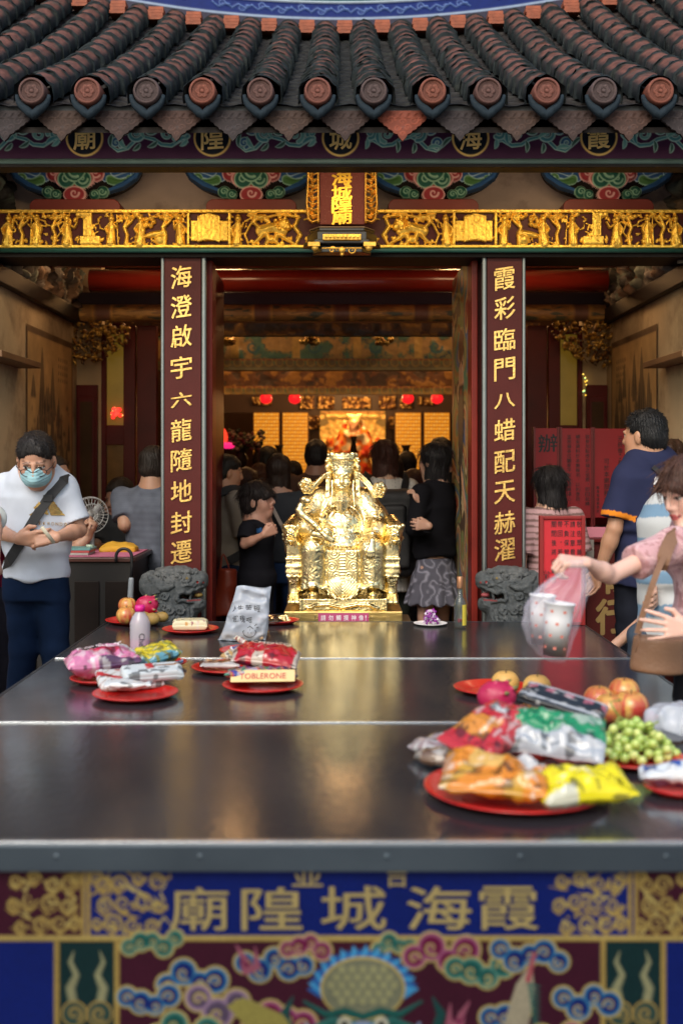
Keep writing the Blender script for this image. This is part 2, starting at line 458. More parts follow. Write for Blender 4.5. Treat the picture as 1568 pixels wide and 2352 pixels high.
# ------------------------------------------------------------------ painted relief sheets
class Art:
    """a colour and height picture computed on a grid, laid on a plane as a mesh with painted vertices"""
    def __init__(s, x0, x1, y0, y1, res, bg=(.1, .1, .1), masked=False):
        s.x = np.arange(x0, x1 + res * .5, res); s.y = np.arange(y0, y1 + res * .5, res); s.res = res
        s.X, s.Y = np.meshgrid(s.x, s.y); s.c = np.tile(np.array(bg, np.float32), s.X.shape + (1,)); s.hh = np.zeros(s.X.shape, np.float32)
        s.m = np.zeros(s.X.shape, bool) if masked else None

    def _put(s, sl, d, col, h, soft, prof):
        a = np.clip(.5 - d / (soft or s.res), 0, 1)[..., None]
        s.c[sl] = s.c[sl] * (1 - a) + np.array(col) * a
        if h:
            hv = h * (np.clip(-d / prof, 0, 1) ** .5 if prof else 1.0) * (d < 0)
            s.hh[sl] = np.maximum(s.hh[sl], hv) if h > 0 else s.hh[sl] + hv
        if s.m is not None: s.m[sl] |= d < s.res * .6

    def _reg(s, x0, x1, y0, y1):
        i0, i1 = np.searchsorted(s.x, (x0, x1)); j0, j1 = np.searchsorted(s.y, (y0, y1)); return (slice(max(j0 - 1, 0), j1 + 1), slice(max(i0 - 1, 0), i1 + 1))

    def disc(s, cx, cy, r, col, h=0, ry=None, rot=0, soft=0, prof=0):
        ry = ry or r; m = max(r, ry) + 2 * s.res; sl = s._reg(cx - m, cx + m, cy - m, cy + m)
        x, y = s.X[sl] - cx, s.Y[sl] - cy; c, q = math.cos(rot), math.sin(rot); x, y = (x * c + y * q), (-x * q + y * c)
        k0 = np.sqrt((x / r) ** 2 + (y / ry) ** 2); d = (k0 - 1) * min(r, ry); s._put(sl, d, col, h, soft, prof); return s

    def ring(s, cx, cy, r, w_, col, h=0):
        m = r + w_ + 2 * s.res; sl = s._reg(cx - m, cx + m, cy - m, cy + m); d = np.abs(np.hypot(s.X[sl] - cx, s.Y[sl] - cy) - r) - w_ / 2; s._put(sl, d, col, h, 0, w_ / 2 if h else 0); return s

    def rect(s, x0, x1, y0, y1, col, h=0, prof=0):
        sl = s._reg(x0 - s.res, x1 + s.res, y0 - s.res, y1 + s.res)
        d = np.maximum(np.maximum(x0 - s.X[sl], s.X[sl] - x1), np.maximum(y0 - s.Y[sl], s.Y[sl] - y1)); s._put(sl, d, col, h, 0, prof); return s

    def stroke(s, pts, w_, col, h=0, soft=0, prof=None):
        pts = np.array(pts, float); w_ = np.full(len(pts), w_ / 2.) if np.isscalar(w_) else np.array(w_) / 2.; m = w_.max() + 2 * s.res
        sl = s._reg(pts[:, 0].min() - m, pts[:, 0].max() + m, pts[:, 1].min() - m, pts[:, 1].max() + m); X, Y = s.X[sl], s.Y[sl]
        if not X.size: return s
        d = np.full(X.shape, 1e6)
        for i in range(len(pts) - 1):
            a, b = pts[i], pts[i + 1]; ab = b - a; L = ab.dot(ab) + 1e-9; t = np.clip(((X - a[0]) * ab[0] + (Y - a[1]) * ab[1]) / L, 0, 1)
            d = np.minimum(d, np.hypot(X - a[0] - t * ab[0], Y - a[1] - t * ab[1]) - (w_[i] + (w_[i + 1] - w_[i]) * t))
        s._put(sl, d, col, h, soft, (w_.max() if prof is None else prof) if h else 0); return s

    def poly(s, pts, col, h=0, prof=0):
        pts = np.array(pts, float); sl = s._reg(pts[:, 0].min() - 1 * s.res, pts[:, 0].max() + s.res, pts[:, 1].min() - s.res, pts[:, 1].max() + s.res); X, Y = s.X[sl], s.Y[sl]
        d = np.full(X.shape, 1e6); ins = np.zeros(X.shape, bool)
        for i in range(len(pts)):
            a, b = pts[i], pts[(i + 1) % len(pts)]; ab = b - a; L = ab.dot(ab) + 1e-9; t = np.clip(((X - a[0]) * ab[0] + (Y - a[1]) * ab[1]) / L, 0, 1)
            d = np.minimum(d, np.hypot(X - a[0] - t * ab[0], Y - a[1] - t * ab[1]))
            cr = (a[1] > Y) != (b[1] > Y); ins ^= cr & (X < (b[0] - a[0]) * (Y - a[1]) / (b[1] - a[1] + 1e-12) + a[0])
        s._put(sl, np.where(ins, -d, d), col, h, 0, prof); return s

    def spiral(s, cx, cy, r, col, w_=2, turns=1.6, a0=0, d=1, h=0, rim=None):
        t = np.linspace(0, 1, 26); rr = r * (1 - .86 * t); a = a0 + d * turns * 2 * PI * t
        p = np.stack([cx + rr * np.cos(a), cy + rr * np.sin(a)], 1); ww = w_ * (1 - .55 * t)
        if rim: s.stroke(p, ww * 1.9, rim, h)
        s.stroke(p, ww, col, h); return s

    def curl(s, cx, cy, r, base, edge, d=1, a0=0, h=0):
        """a cloud or ruyi lobe: filled disc, pale rim, spiral line"""
        s.disc(cx, cy, r, edge, h, prof=r * .5); s.disc(cx, cy, r * .86, base, h, prof=r * .5); s.spiral(cx, cy, r * .62, edge, r * .2, 1.25, a0, d, h * 1.15 if h else 0); return s

    def obj(s, name, m, fn, parent=None, org=None, trim=None):
        """fn(x, y, height) -> world points"""
        V = fn(s.X.ravel(), s.Y.ravel(), s.hh.ravel()); ny, nx = s.X.shape
        i = np.arange(ny * nx).reshape(ny, nx); Q = np.stack([i[:-1, :-1], i[1:, :-1], i[1:, 1:], i[:-1, 1:]], -1).reshape(-1, 4)
        c = s.c.reshape(-1, 3)
        if s.m is not None or trim is not None:
            mk_ = (s.m if trim is None else trim).ravel(); Q = Q[mk_[Q].all(1)]; u = np.unique(Q); mp = np.full(len(V), -1); mp[u] = np.arange(len(u)); V, c, Q = V[u], c[u], mp[Q]
        return mk(name, V, Q, m, parent, True, c, org)


def onplane(z, k=1.0, y_off=0):
    """map the photograph's own pixel grid to the upright plane z metres away; heights stand out towards -Y (px * k)"""
    def fn(x, y, h):
        return np.stack([(x - 785) / F * z, z - h * k + 0 * x, HC - (y - 1058) / F * z], 1)
    return fn
# ================================================================== the setting
GOLD = mat('gold_leaf', (.98, .60, .09), .40, .75, bump=.5, bs=160, var=.18, vs=9, bd=.004)
GOLDC = mat('gold_carving', (.80, .47, .09), .42, .85, bump=.4, bs=120, var=.25, vs=14, dirt=(.10, .045, .01), ds=22, dt=.58, bd=.004)
MAROON = mat('maroon_lacquer', (.080, .013, .012), .42, 0, spec=.2, var=.12, vs=8, bump=.08, bs=90)
DKRED = mat('dark_red_lacquer', (.10, .009, .007), .4, 0, spec=.22, var=.2, vs=6)
REDB = mat('red_lacquer', (.28, .022, .012), .22, 0, var=.15, vs=4, coat=.3)
BLACKW = mat('black_wood', (.012, .008, .007), .5, spec=.15, var=.3, vs=8)
PLASTER = mat('old_plaster', (.46, .355, .215), .85, bump=.25, bs=25, var=.14, vs=3, dirt=(.22, .155, .085), ds=2.2, dt=.5)
PLASTERD = mat('stained_plaster', (.62, .47, .40), .85, bump=.25, bs=25, var=.2, vs=4, dirt=(.28, .19, .16), ds=3.5, dt=.52)
PAINT = mat('painted_wood', vcol=True, rough=.55, spec=.15, var=.12, vs=20, bump=.15, bs=120, bd=.003)
STONEP = mat('paving_stone', (.24, .225, .21), .7, bump=.3, bs=12, var=.25, vs=2, dirt=(.13, .12, .11), ds=1.5)
STEEL = mat('steel_trim', (.24, .27, .28), .38, .85, var=.12, vs=5, bump=.1, bs=30)

mb = MB(); mb.box(-60, 60, -60, 90, -.3, 0)
g = mb.build('ground', STONEP); tag(g, kind='structure')
mb = MB(); mb.box(-5, 5, 5.6, 15.5, .004, .12)
g = mb.build('floor', mat('hall_floor', (.12, .07, .05), .35, var=.2, vs=3), bevel=.01); tag(g, kind='structure')

T = thing('temple', (0, 6, 0), 'old temple front with tiled roof, gilded beam and maroon couplet pillars', 'temple')

# ---- roof
EY, TY = 5.0, 7.6
def roofZ(X, t): return 3.165 + (1.255 + .06 * X * X) * (t * .86 + .14 * t * t)
RX = [(-0.107 + .2497 * (i)) for i in range(-16, 17)]
RX = [x for x in RX if abs(x) < 3.3]
xs = np.arange(-4.2, 4.21, .035); NT = 54; V = []; C = []
for i in range(NT):
    for q, sz in ((0, .0), (.93, -.004), (.96, -.02)):
        t = (i + q) / NT
        z = roofZ(xs, t) - .055 + (.012 if q < .95 else 0) + sz * .5 + .006 * np.sin(xs * 40 + i * 2.3)
        V.append(np.stack([xs, EY + .03 + (TY - EY) * t + 0 * xs, z], 1))
        base = np.array([.014, .017, .018]) + .012 * rng.random((len(xs), 1)) + np.array([.05, .018, .006]) * ((np.abs(xs) / 3.)[:, None] * .8 + .1) * (1 if q > .9 else .4)
        C.append(base * (.6 + .8 * rng.random((len(xs), 1))))
V = np.concatenate(V); C = np.concatenate(C); nr = NT * 3; i = np.arange(nr * len(xs)).reshape(nr, -1)
Q = np.stack([i[:-1, :-1], i[:-1, 1:], i[1:, 1:], i[1:, :-1]], -1).reshape(-1, 4)
TILE = mat('roof_tile', vcol=True, rough=.8, spec=.15, bump=.5, bs=45, var=.3, vs=18, dirt=(.045, .05, .042), ds=11, dt=.56, bd=.006)
roof = mk('roof', V, Q, TILE, T, False, C, org=(0, 5, 3.1))
# underside boards so that the roof is a body and closes the porch
mb = MB()
for a, b in ((0, .34), (.34, .67), (.67, 1)):
    for (X0, X1) in ((-4.2, 0), (0, 4.2)):
        p = [(X, EY + .05 + 2.6 * t, roofZ(0, t) - d) for d in (.10, .16) for t in (a, b) for X in (X0, X1)]
        mb.add(np.array(p), [(0, 1, 3, 2), (4, 6, 7, 5), (0, 4, 5, 1), (2, 3, 7, 6), (0, 2, 6, 4), (1, 5, 7, 3)])
mb.box(-4.2, 4.2, 7.62, 9.8, 3.9, 4.3); mb.box(-4.2, 4.2, 9.8, 15.6, 3.7, 3.9)
mb.build('roof_board', BLACKW, roof)


def tile_row(X):
    r = np.random.default_rng(int((X + 9) * 1000)); n = 13; NS = 15; V = []; C = []
    th = np.linspace(-.25, PI + .25, n); side = np.abs(th - PI / 2)
    for i in range(NS):
        warm = np.clip(.42 + .35 * abs(X) + .35 * (i > 1) * r.random() - .2 * (i > 10) * (abs(X) < .8) + .15 * r.standard_normal(), 0.05, 1)
        jx = .004 * r.standard_normal(); jz = .003 * r.standard_normal()
        for q, rad, mort in ((0, .077, 1), (.08, .078, 1), (.14, .075, 1), (.19, .069, 0), (.5, .068, 0), (.84, .066, 0), (.90, .066, .3), (.95, .071, 1), (.999, .075, 1)):
            t = (i + q) / NS; z = roofZ(X, t)
            rr = rad * (1 + .03 * r.standard_normal(n)); sd = np.where(side > 1.05, .012, 0)
            V.append(np.stack([X + jx + (rr + sd) * np.cos(th), EY + 2.6 * t + 0 * th + .006 * r.standard_normal(n) * mort, z + jz + (rr) * np.sin(th) - np.where(side > 1.35, .03, 0)], 1))
            terra = np.array([.125, .052, .040]) * (.7 + .5 * r.random((n, 1))); dark = np.array([.012, .016, .017]) * (.6 + 1.0 * r.random((n, 1)))
            k = np.clip((1.25 - side) / .25, 0, 1) * (1 - mort) * np.clip(warm * 1.3, 0, 1); k = k[:, None]
            C.append(terra * k + dark * (1 - k))
    V = np.concatenate(V); C = np.concatenate(C); m = NS * 9; i = np.arange(m * n).reshape(m, n)
    Q = np.stack([i[:-1, :-1], i[:-1, 1:], i[1:, 1:], i[1:, :-1]], -1).reshape(-1, 4)
    return mk('tile_row', V, Q, TILE, roof, True, C, org=(X, EY, 3.165))


for X in RX: tile_row(X)

# end tiles with a six petal flower, and the pointed drip tiles between them
def end_tile(X, tone):
    r0 = .055; res = .0032; a = Art(-r0, r0, -r0, r0, res, bg=tone)
    rr = np.hypot(a.X, a.Y); th = np.arctan2(a.Y, a.X)
    pet = .027 * (.72 + .28 * np.abs(np.cos(3 * th)))
    a.hh = (.006 * (rr > .046) + .005 * np.exp(-((rr - pet) / .0035) ** 2) + .008 * (rr < .009) + .0035 * ((rr > .012) & (rr < pet - .004)) + .003 * np.exp(-((rr - .040) / .002) ** 2)).astype(np.float32)
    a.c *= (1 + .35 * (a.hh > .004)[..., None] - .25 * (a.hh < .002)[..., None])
    fn = lambda x, y, h: np.stack([X + x, EY - .03 - h, 3.165 - y], 1)
    return a.obj('end_tile', TILEF, fn, roof, org=(X, EY, 3.165), trim=rr < .0535)


TILEF = mat('tile_face', vcol=True, rough=.7, spec=.2, bump=.3, bs=70, var=.25, vs=30, bd=.004, dirt=(.05, .05, .055), ds=30, dt=.62)
for i, X in enumerate(RX):
    tone = [(.135, .052, .040), (.085, .045, .040), (.15, .052, .036), (.065, .045, .045)][(i * 7) % 4]
    X0_ = X; X = X + .004 * math.sin(i * 3.7); dZ = .003 * math.sin(i * 2.3)
    e = end_tile(X, tone)
    mb = MB(); mb.cc = (.17, .065, .045)
    mb.lathe([(.048, .010), (.054, .011), (.057, .007), (.059, 0), (.062, -.09)], (X, EY - .03, 3.165), 28, 'y', c=np.array(tone) * 1.1)
    o = mb.build('tile_rim', TILEF, roof, True, org=(X, EY, 3.165), vcol=True); 
    mb = MB(); th = np.linspace(PI * 1.02, PI * 1.98, 15)
    pts = [(X + .071 * math.cos(t), EY - .012, 3.158 + (.074 + .020 * math.exp(-((t - 1.5 * PI) / .25) ** 2)) * math.sin(t)) for t in th]
    mb.tube(pts, [.008 + .013 * math.sin(PI * k / 14) for k in range(15)], 7, c=(.016, .026, .036))
    mb.build('mortar_collar', TILE, roof, True, org=(X, EY, 3.165), vcol=True)


def drip_outline():
    w2 = .104; pts = [(-w2, .034), (-w2 - .003, .0)]
    sc = [(-.098, -.016), (-.086, -.022), (-.080, -.034), (-.066, -.040), (-.060, -.052), (-.044, -.058), (-.038, -.070), (-.022, -.076), (-.014, -.092), (0, -.108)]
    pts += sc; pts += [(-x, y) for x, y in sc[::-1][1:]] + [(w2 + .003, 0), (w2, .034)]
    return pts[::-1]


po = drip_outline()
for i in range(len(RX) - 1):
    X = (RX[i] + RX[i + 1]) / 2 + .003 * math.sin(i * 5.1); tone = np.array([(.034, .021, .019), (.048, .026, .021), (.026, .020, .021), (.040, .024, .019), (.15, .038, .022)][4 if abs(X - .27) < .12 else (i * 5) % 4])
    a = Art(-.112, .112, -.112, .040, .0042, bg=tone)
    a.c[:] = tone
    a.hh += (.004 * (np.abs(((a.X * 60) % 2) - 1 - ((a.Y - .012) * 45)) < .45) * (a.Y > .004) * (a.Y < .026)).astype(np.float32)
    for (x0, y0, r0, d) in ((-.05, -.012, .020, 1), (.05, -.012, .020, -1), (-.022, -.045, .016, -1), (.022, -.045, .016, 1), (0, -.018, .016, 1), (0, -.075, .012, 1), (-.078, -.004, .010, 1), (.078, -.004, .010, -1)):
        a.spiral(x0, y0, r0, tone * 1.7, .005, 1.3, h=.004, d=d)
    a.stroke([(-.104, .002), (.104, .002)], .004, tone * 1.3, h=.005)
    keep = Art(-.112, .112, -.112, .040, .0042, masked=True); keep.poly(po, (1, 1, 1))
    Z0 = 3.065; tl = .22
    fn = lambda x, y, h: np.stack([X + x, EY + .03 - h + y * tl, Z0 + y], 1)
    d = a.obj('drip_tile', TILEF, fn, roof, org=(X, EY, Z0), trim=keep.m)
    Mx = np.eye(4); Mx[:3, 0] = (1, 0, 0); Mx[:3, 1] = (0, tl, 1); Mx[:3, 2] = (0, -1, 0); Mx[:3, 3] = (X, EY + .0302, Z0)
    mb = MB(); mb.prism([(x * 1.01, y) for x, y in po], Mx, .016, tone * .8)
    mb.build('drip_tile_back', TILEF, roof, org=(X, EY, Z0), vcol=True)
# mortar under the drip tiles
mb = MB(); mb.box(-4.2, 4.2, EY + .05, EY + .12, 3.03, 3.125); mb.build('eave_board', mat('eave_mortar', (.035, .04, .045), .8, bump=.4, bs=40), roof)
# stacked red tiles in the troughs under the ridge
for i in range(len(RX) - 1):
    X = (RX[i] + RX[i + 1]) / 2; z = roofZ(X, 1.0); mb = MB()
    for k in range(4): mb.box(X - .052 + .004 * (k % 2), X + .052 - .003 * (k % 2), TY - .10 + .012 * k, TY + .04, z - .05 + k * .026, z - .05 + k * .026 + .020)
    mb.build('tile_stack', mat('stacked_tile', (.27, .07, .03), .7, bump=.3, bs=60, var=.3, vs=20), roof, org=(X, TY, z))

# ridge with its painted band
a = Art(-120, 1700, -130, 84, 2.6, bg=(.034, .032, .055))
a.rect(-200, 1800, -200, 45, (.26, .34, .48)); a.rect(-200, 1800, -200, 40, (.003, .016, .13)); a.rect(-200, 1800, -200, 8, (.42, .52, .60), h=3); a.rect(-200, 1800, -200, 4, (.008, .085, .10)); a.rect(-200, 1800, -30, -20, (.35, .25, .08), h=3)
for k, cx in enumerate(np.linspace(510, 1055, 13)):
    s_ = 1 if k % 2 else -1; cc = (.08, .14, .34)
    a.stroke([(cx - 22, 24 + 5 * s_), (cx - 8, 24 - 5 * s_), (cx + 10, 24 + 4 * s_), (cx + 24, 24 - 5 * s_)], 3.2, cc, h=3); a.spiral(cx, 24 + 3 * s_, 9, cc, 3.2, 1.2, h=3, d=s_); a.disc(cx + 14, 22, 5, cc, h=3, ry=3)
for cx, cy in ((420, 14), (1145, 14), (300, -20), (1280, -20)):
    for q in range(6): a.disc(cx + 12 * math.cos(q * 1.9) * (q / 4), cy - 6 + 6 * math.sin(q * 2.3), 9, [(.35, .22, .06), (.28, .05, .09), (.30, .30, .22)][q % 3], h=8, prof=6)
zr = TY + .06
def fnr(x, y, h):
    X = (x - 785) / F * zr; return np.stack([X, zr - h * .003 + 0 * x, HC - (y - 1058) / F * zr + .06 * X * X * 1.05], 1)
rd = a.obj('ridge', PAINT, fnr, T, org=(0, TY, 4.4))
mb = MB(); xs2 = np.linspace(-2.4, 2.4, 25)
for i in range(24):
    x0, x1 = xs2[i], xs2[i + 1]; z0, z1 = 4.38 + .063 * x0 * x0, 4.38 + .063 * x1 * x1
    V = [(x, y, z + dz) for dz in (-.02, .66) for y in (zr + .012, zr + .20) for x, z in ((x0, z0), (x1, z1))]
    mb.add(V, [(0, 2, 3, 1), (4, 5, 7, 6), (0, 1, 5, 4), (2, 6, 7, 3)] + ([(0, 4, 6, 2)] if i == 0 else []) + ([(1, 3, 7, 5)] if i == 23 else []))
mb.build('ridge_core', PLASTERD, rd)

# ---- fascia board with roundels
PUR = (.06, .018, .055); TEAL = (.08, .28, .30); TEAL2 = (.17, .42, .38); PALE = (.42, .62, .56); GRN = (.05, .13, .10); BLU = (.04, .13, .26)
a = Art(-130, 1700, 236, 366, 1.7, bg=PUR)
RC = [(-100, 317), (195, 317), (488, 317), (782, 317), (1080, 317), (1374, 315), (1668, 317)]


def leaf(a, x, y, ang, L, w_, col, edge, h=0):
    t = np.linspace(0, 1, 9); p = np.stack([x + L * t * np.cos(ang + .5 * t), y + L * t * np.sin(ang + .5 * t)], 1)
    a.stroke(p, w_ * np.sin(PI * np.clip(t * .9 + .08, 0, 1)) + 1.2, edge, h); a.stroke(p, (w_ - 3) * np.sin(PI * np.clip(t * .9 + .08, 0, 1)) + .1, col, h)


def vine(a, cx, cy, s, k):
    """one scroll of acanthus between two roundels, s = mirror sign"""
    def pt(x, y): return (cx + s * x, cy + y)
    main = [pt(-88, 22), pt(-70, 34), pt(-48, 28), pt(-30, 10), pt(-12, 2), pt(12, 8), pt(30, 20), pt(52, 22), pt(74, 10), pt(90, 14)]
    a.stroke(main, [4, 8, 9, 9, 8, 9, 9, 10, 8, 4], PALE, 1.2); a.stroke(main, [2, 4, 5, 5, 4.5, 5, 5, 6, 4, 2], TEAL, 1.4)
    for (x, y, r, d, c) in ((-30, -6, 17, 1, TEAL), (44, -4, 19, -1, TEAL2), (-74, 16, 12, -1, BLU), (80, -6, 12, 1, TEAL), (4, -18, 13, 1, GRN), (66, -26, 11, -1, GRN), (-58, -18, 12, 1, BLU)):
        q = pt(x, y); a.spiral(q[0], q[1], r, c, 6.5, 1.3, a0=.6 * k, d=d * s, h=1.4, rim=PALE)
    for (x, y, an, L) in ((-10, 4, -2.2, 34), (20, 12, 2.1, 26), (-52, 28, -2.6, 30), (60, 18, -1.0, 30), (-20, 18, 1.9, 22), (34, 0, -1.7, 28), (-86, 24, -1.9, 30), (88, 8, 1.9, 22)):
        q = pt(x, y); leaf(a, q[0], q[1], an if s > 0 else PI - an, L, 10, [TEAL, TEAL2, GRN][int(abs(x)) % 3], PALE, 1.2)
    q = pt(-8, -30)
    for m in range(5): leaf(a, q[0], q[1], -PI / 2 + (m - 2) * .5, 17, 7, (.16, .07, .12), (.30, .22, .26), 1.0)


for k in range(len(RC) - 1):
    vine(a, (RC[k][0] + RC[k + 1][0]) / 2, 312, 1 if RC[k][0] < 600 else -1, k)
for cx, cy in RC:
    a.disc(cx, cy, 43, (.75, .50, .17), h=2.5); a.disc(cx, cy, 38.5, (.006, .009, .018), h=2.6)
ZF = 5.24
fa = a.obj('fascia_board', PAINT, onplane(ZF, .0016), T, org=(0, ZF, 3.0))
mb = MB(); z0 = P(0, 366, ZF)[2]
mb.box(-1.95, 1.95, ZF + .004, ZF + .09, z0, P(0, 232, ZF)[2]); mb.build('board_core', DKRED, fa)
mb = MB(); mb.tube([P(-150, 371, ZF), P(1720, 371, ZF)], .013, 10); mb.build('moulding', mat('green_moulding', (.10, .15, .13), .4, var=.2, vs=8), fa, True)
mb = MB(); mb.box(-1.95, 1.95, ZF - .005, ZF + .10, P(0, 378, ZF)[2] - .012, P(0, 378, ZF)[2]); mb.build('soffit', BLACKW, fa)
for (cx, cy), ch in zip(RC[1:-1], '廟隍城海霞'):
    mb = MB(); letters(mb, ch, front(*P(cx, cy, ZF - .006)), 50 / F * ZF, 52 / F * ZF, 0, off=.02, th=.003)
    mb.build('gold_character', mat('gold_paint', (.85, .62, .24), .45, .0, var=.15), fa)

# ---- warm lamps inferred from the lit gilded beam; unseen tubes added behind the fascia
for xx in (-1.05, 0, 1.05):
    MB().tube([(xx - .30, ZF + .16, 3.0), (xx + .30, ZF + .16, 3.0)], .014, 10).build('tube_lamp', mat('tube_glow', (.8, .7, .5), .4, var=0, emis=(1, .72, .38), es=2.5), T, True)
    l = bpy.data.lights.new('tube_lamp', 'AREA'); l.shape = 'RECTANGLE'; l.size = .6; l.size_y = .04; l.energy = 1.7; l.color = (1, .74, .42); o = bpy.data.objects.new('tube_lamp_light', l); COL.objects.link(o); o.location = (xx, ZF + .18, 2.98); o.rotation_euler = (R(32), 0, 0)
# ---- plaster wall, plinths, painted brackets
ZW = 6.32
mb = MB(); mb.box(-3.4, 3.4, ZW, ZW + .15, 2.70, 3.5); mb.build('porch_wall', PLASTERD, T)
ZB = 6.10
RED_ = (.38, .045, .055); PINK = (.85, .45, .42); DG = (.025, .12, .085); LG = (.32, .55, .38); BL = (.035, .11, .28); LB = (.42, .60, .75); LEAF = (.09, .22, .07)
for k, cx in enumerate((-230, 175, 578, 994, 1394, 1800)):
    a = Art(cx - 168, cx + 168, 352, 466, 1.8, masked=True)
    for s in (-1, 1):
        for q, (x, y, an, L, w_) in enumerate(((60, 378, .15, 92, 26), (62, 392, .35, 84, 26), (70, 406, .1, 76, 24), (80, 414, .55, 52, 20), (90, 396, -.15, 66, 20))):
            c, e = ((LEAF, LG), (BL, LB))[(q + (q > 1)) % 2]; A_ = an if s > 0 else PI - an
            t = np.linspace(0, 1, 8); p = np.stack([cx + s * (x + L * t), y + 22 * an * t * (1 - t) * 3 - 10 * t], 1)
            ww = w_ * (1 - .75 * t) + 2; a.stroke(p, ww, e, 6); a.stroke(p, np.maximum(ww - 5, .5), c, 7)
            a.spiral(p[-2][0], p[-2][1], 9, c, 5, 1.1, d=s, h=6, rim=e)
        a.stroke([(cx + s * 152, 384), (cx + s * 136, 410), (cx + s * 108, 430), (cx + s * 74, 442)], [14, 17, 16, 12], (.015, .03, .06), 4); a.stroke([(cx + s * 152, 380), (cx + s * 136, 405), (cx + s * 108, 424), (cx + s * 74, 437)], [8, 11, 10, 8], BL, 7)
        a.curl(cx + s * 62, 442, 15, DG, LG, s, h=9); a.curl(cx + s * 44, 448, 13, DG, LG, -s, h=10)
        a.curl(cx + s * 47, 400, 20, RED_, PINK, s, .5, h=12); a.disc(cx + s * 38, 372, 30, PINK, h=10); a.disc(cx + s * 38, 372, 26, RED_, h=11); a.spiral(cx + s * 44, 366, 12, PINK, 4, 1.2, d=-s, h=13)
    a.disc(cx, 414, 46, PINK, h=12, ry=26); a.disc(cx, 413, 42, RED_, h=13, ry=22)
    a.curl(cx - 18, 415, 21, DG, LG, -1, 0, h=15); a.curl(cx + 18, 415, 21, DG, LG, 1, 0, h=15); a.curl(cx, 396, 26, DG, LG, 1, 1, h=18); a.disc(cx, 366, 30, LG, h=12); a.disc(cx, 364, 26, DG, h=13)
    a.disc(cx, 450, 27, PINK, h=13, ry=19); a.disc(cx, 450, 23, RED_, h=14, ry=16); a.spiral(cx, 447, 11, PINK, 5, 1.1, h=16)
    bl = a.obj('bracket', PAINT, onplane(ZB, .0028), T, org=(*P(cx, 420, ZB)[:2], 2.9))
    mb = MB(); p0 = P(cx, 458, ZB); n = 22; poly = []
    for q in range(n + 1):
        t = PI + PI * q / n; poly.append((.35 * math.cos(t), .17 * math.sin(t) + .17))
    mb.prism(poly + [(.35, .26), (-.35, .26)], front(p0[0], ZB + .012, p0[2]), .05); mb.build('bracket_back', BLACKW, bl)
    ph = 103 / F * 6.08; x0 = P(cx, 0, 6.08)[0]; zt = P(0, 457, 6.05)[2]; zb = P(0, 486, 6.05)[2]; mb = MB(); hw = .240
    poly = [(-hw, 0), (hw, 0), (hw, zt - zb - .03), (hw - .01, zt - zb - .012), (hw - .03, zt - zb), (-hw + .03, zt - zb), (-hw + .01, zt - zb - .012), (-hw, zt - zb - .03)]
    mb.prism(poly, front(x0, 6.05, zb), .20); mb.build('bracket_plinth', mat('brown_red_wood', (.24, .04, .028), .5, var=.15), T, bevel=.004)

# ---- gilded frieze beam
ZG = 5.95
fr = MB().box(-2.3, 2.3, ZG + .006, ZG + .35, P(0, 572, ZG)[2], P(0, 484, ZG)[2]).build('gilded_beam', MAROON, T, bevel=.004)
a = Art(-30, 1610, 482, 572, 1.15, bg=(.8, .5, .1), masked=True)
G = (.8, .5, .1)
a.rect(-40, 1620, 483, 489.5, G, h=7); a.rect(-40, 1620, 563, 570, G, h=7)
def S(p, w_, h=8): a.stroke(p, (np.array(w_) * 1.25 if not np.isscalar(w_) else w_ * 1.25), G, h)
r0 = np.random.default_rng(77)
for q in range(150):
    x = r0.uniform(0, 780)
    if 436 < x < 530: continue
    y = r0.choice([r0.uniform(490, 508), r0.uniform(545, 562)]); k_ = r0.uniform(3, 7)
    for s in (-1, 1): a.disc(785 + s * (x - 785), y, k_, G, r0.uniform(3, 7), ry=k_ * r0.uniform(.4, .8), rot=s * r0.uniform(0, 3), prof=3)
for q in range(60):
    x = r0.uniform(0, 700)
    if 436 < x < 530: continue
    y = r0.uniform(495, 556); dx, dy = r0.uniform(-16, 16), r0.uniform(-14, 14)
    for s in (-1, 1): a.stroke([(785 + s * (x - 785), y), (785 + s * (x + dx - 785), y + dy * .3), (785 + s * (x + dx * 1.2 - 785), y + dy)], [3, 5, 2], G, r0.uniform(3, 6))
def figure(cx, s, r, kind=0):
    b = 562; lean = s * r.uniform(-4, 5)
    a.disc(cx + lean, 503, 7.5, G, 12, prof=5); a.disc(cx + lean, 496, 5, G, 9, ry=4, prof=4)
    a.stroke([(cx + lean, 509), (cx + lean * .5, 528), (cx, 560)], [12, 19, r.uniform(22, 28)], G, 11, prof=10)
    a.stroke([(cx - 6, 560), (cx - 4 + lean, 535)], [7, 2], G, 13, prof=3); a.stroke([(cx + 6, 560), (cx + 2 + lean, 530)], [7, 2], G, 13, prof=3)
    e = r.uniform(10, 18); a.stroke([(cx + lean + s * 4, 514), (cx + s * e, 524), (cx + s * (e + r.uniform(-4, 8)), 512 + r.uniform(-8, 10))], [7, 6, 5], G, 13)
    a.stroke([(cx + lean - s * 4, 514), (cx - s * 12, 526), (cx - s * 8, 538 + r.uniform(-4, 8))], [7, 6, 7], G, 12)
    if kind == 1: a.stroke([(cx + s * e, 494), (cx + s * (e + 3), 560)], 2.5, G, 9)
    if kind == 2: S([(cx - s * 10, 510), (cx - s * 20, 518), (cx - s * 14, 534), (cx - s * 24, 548)], 3.5); S([(cx - s * 8, 500), (cx - s * 16, 494), (cx - s * 22, 504)], 3.5)
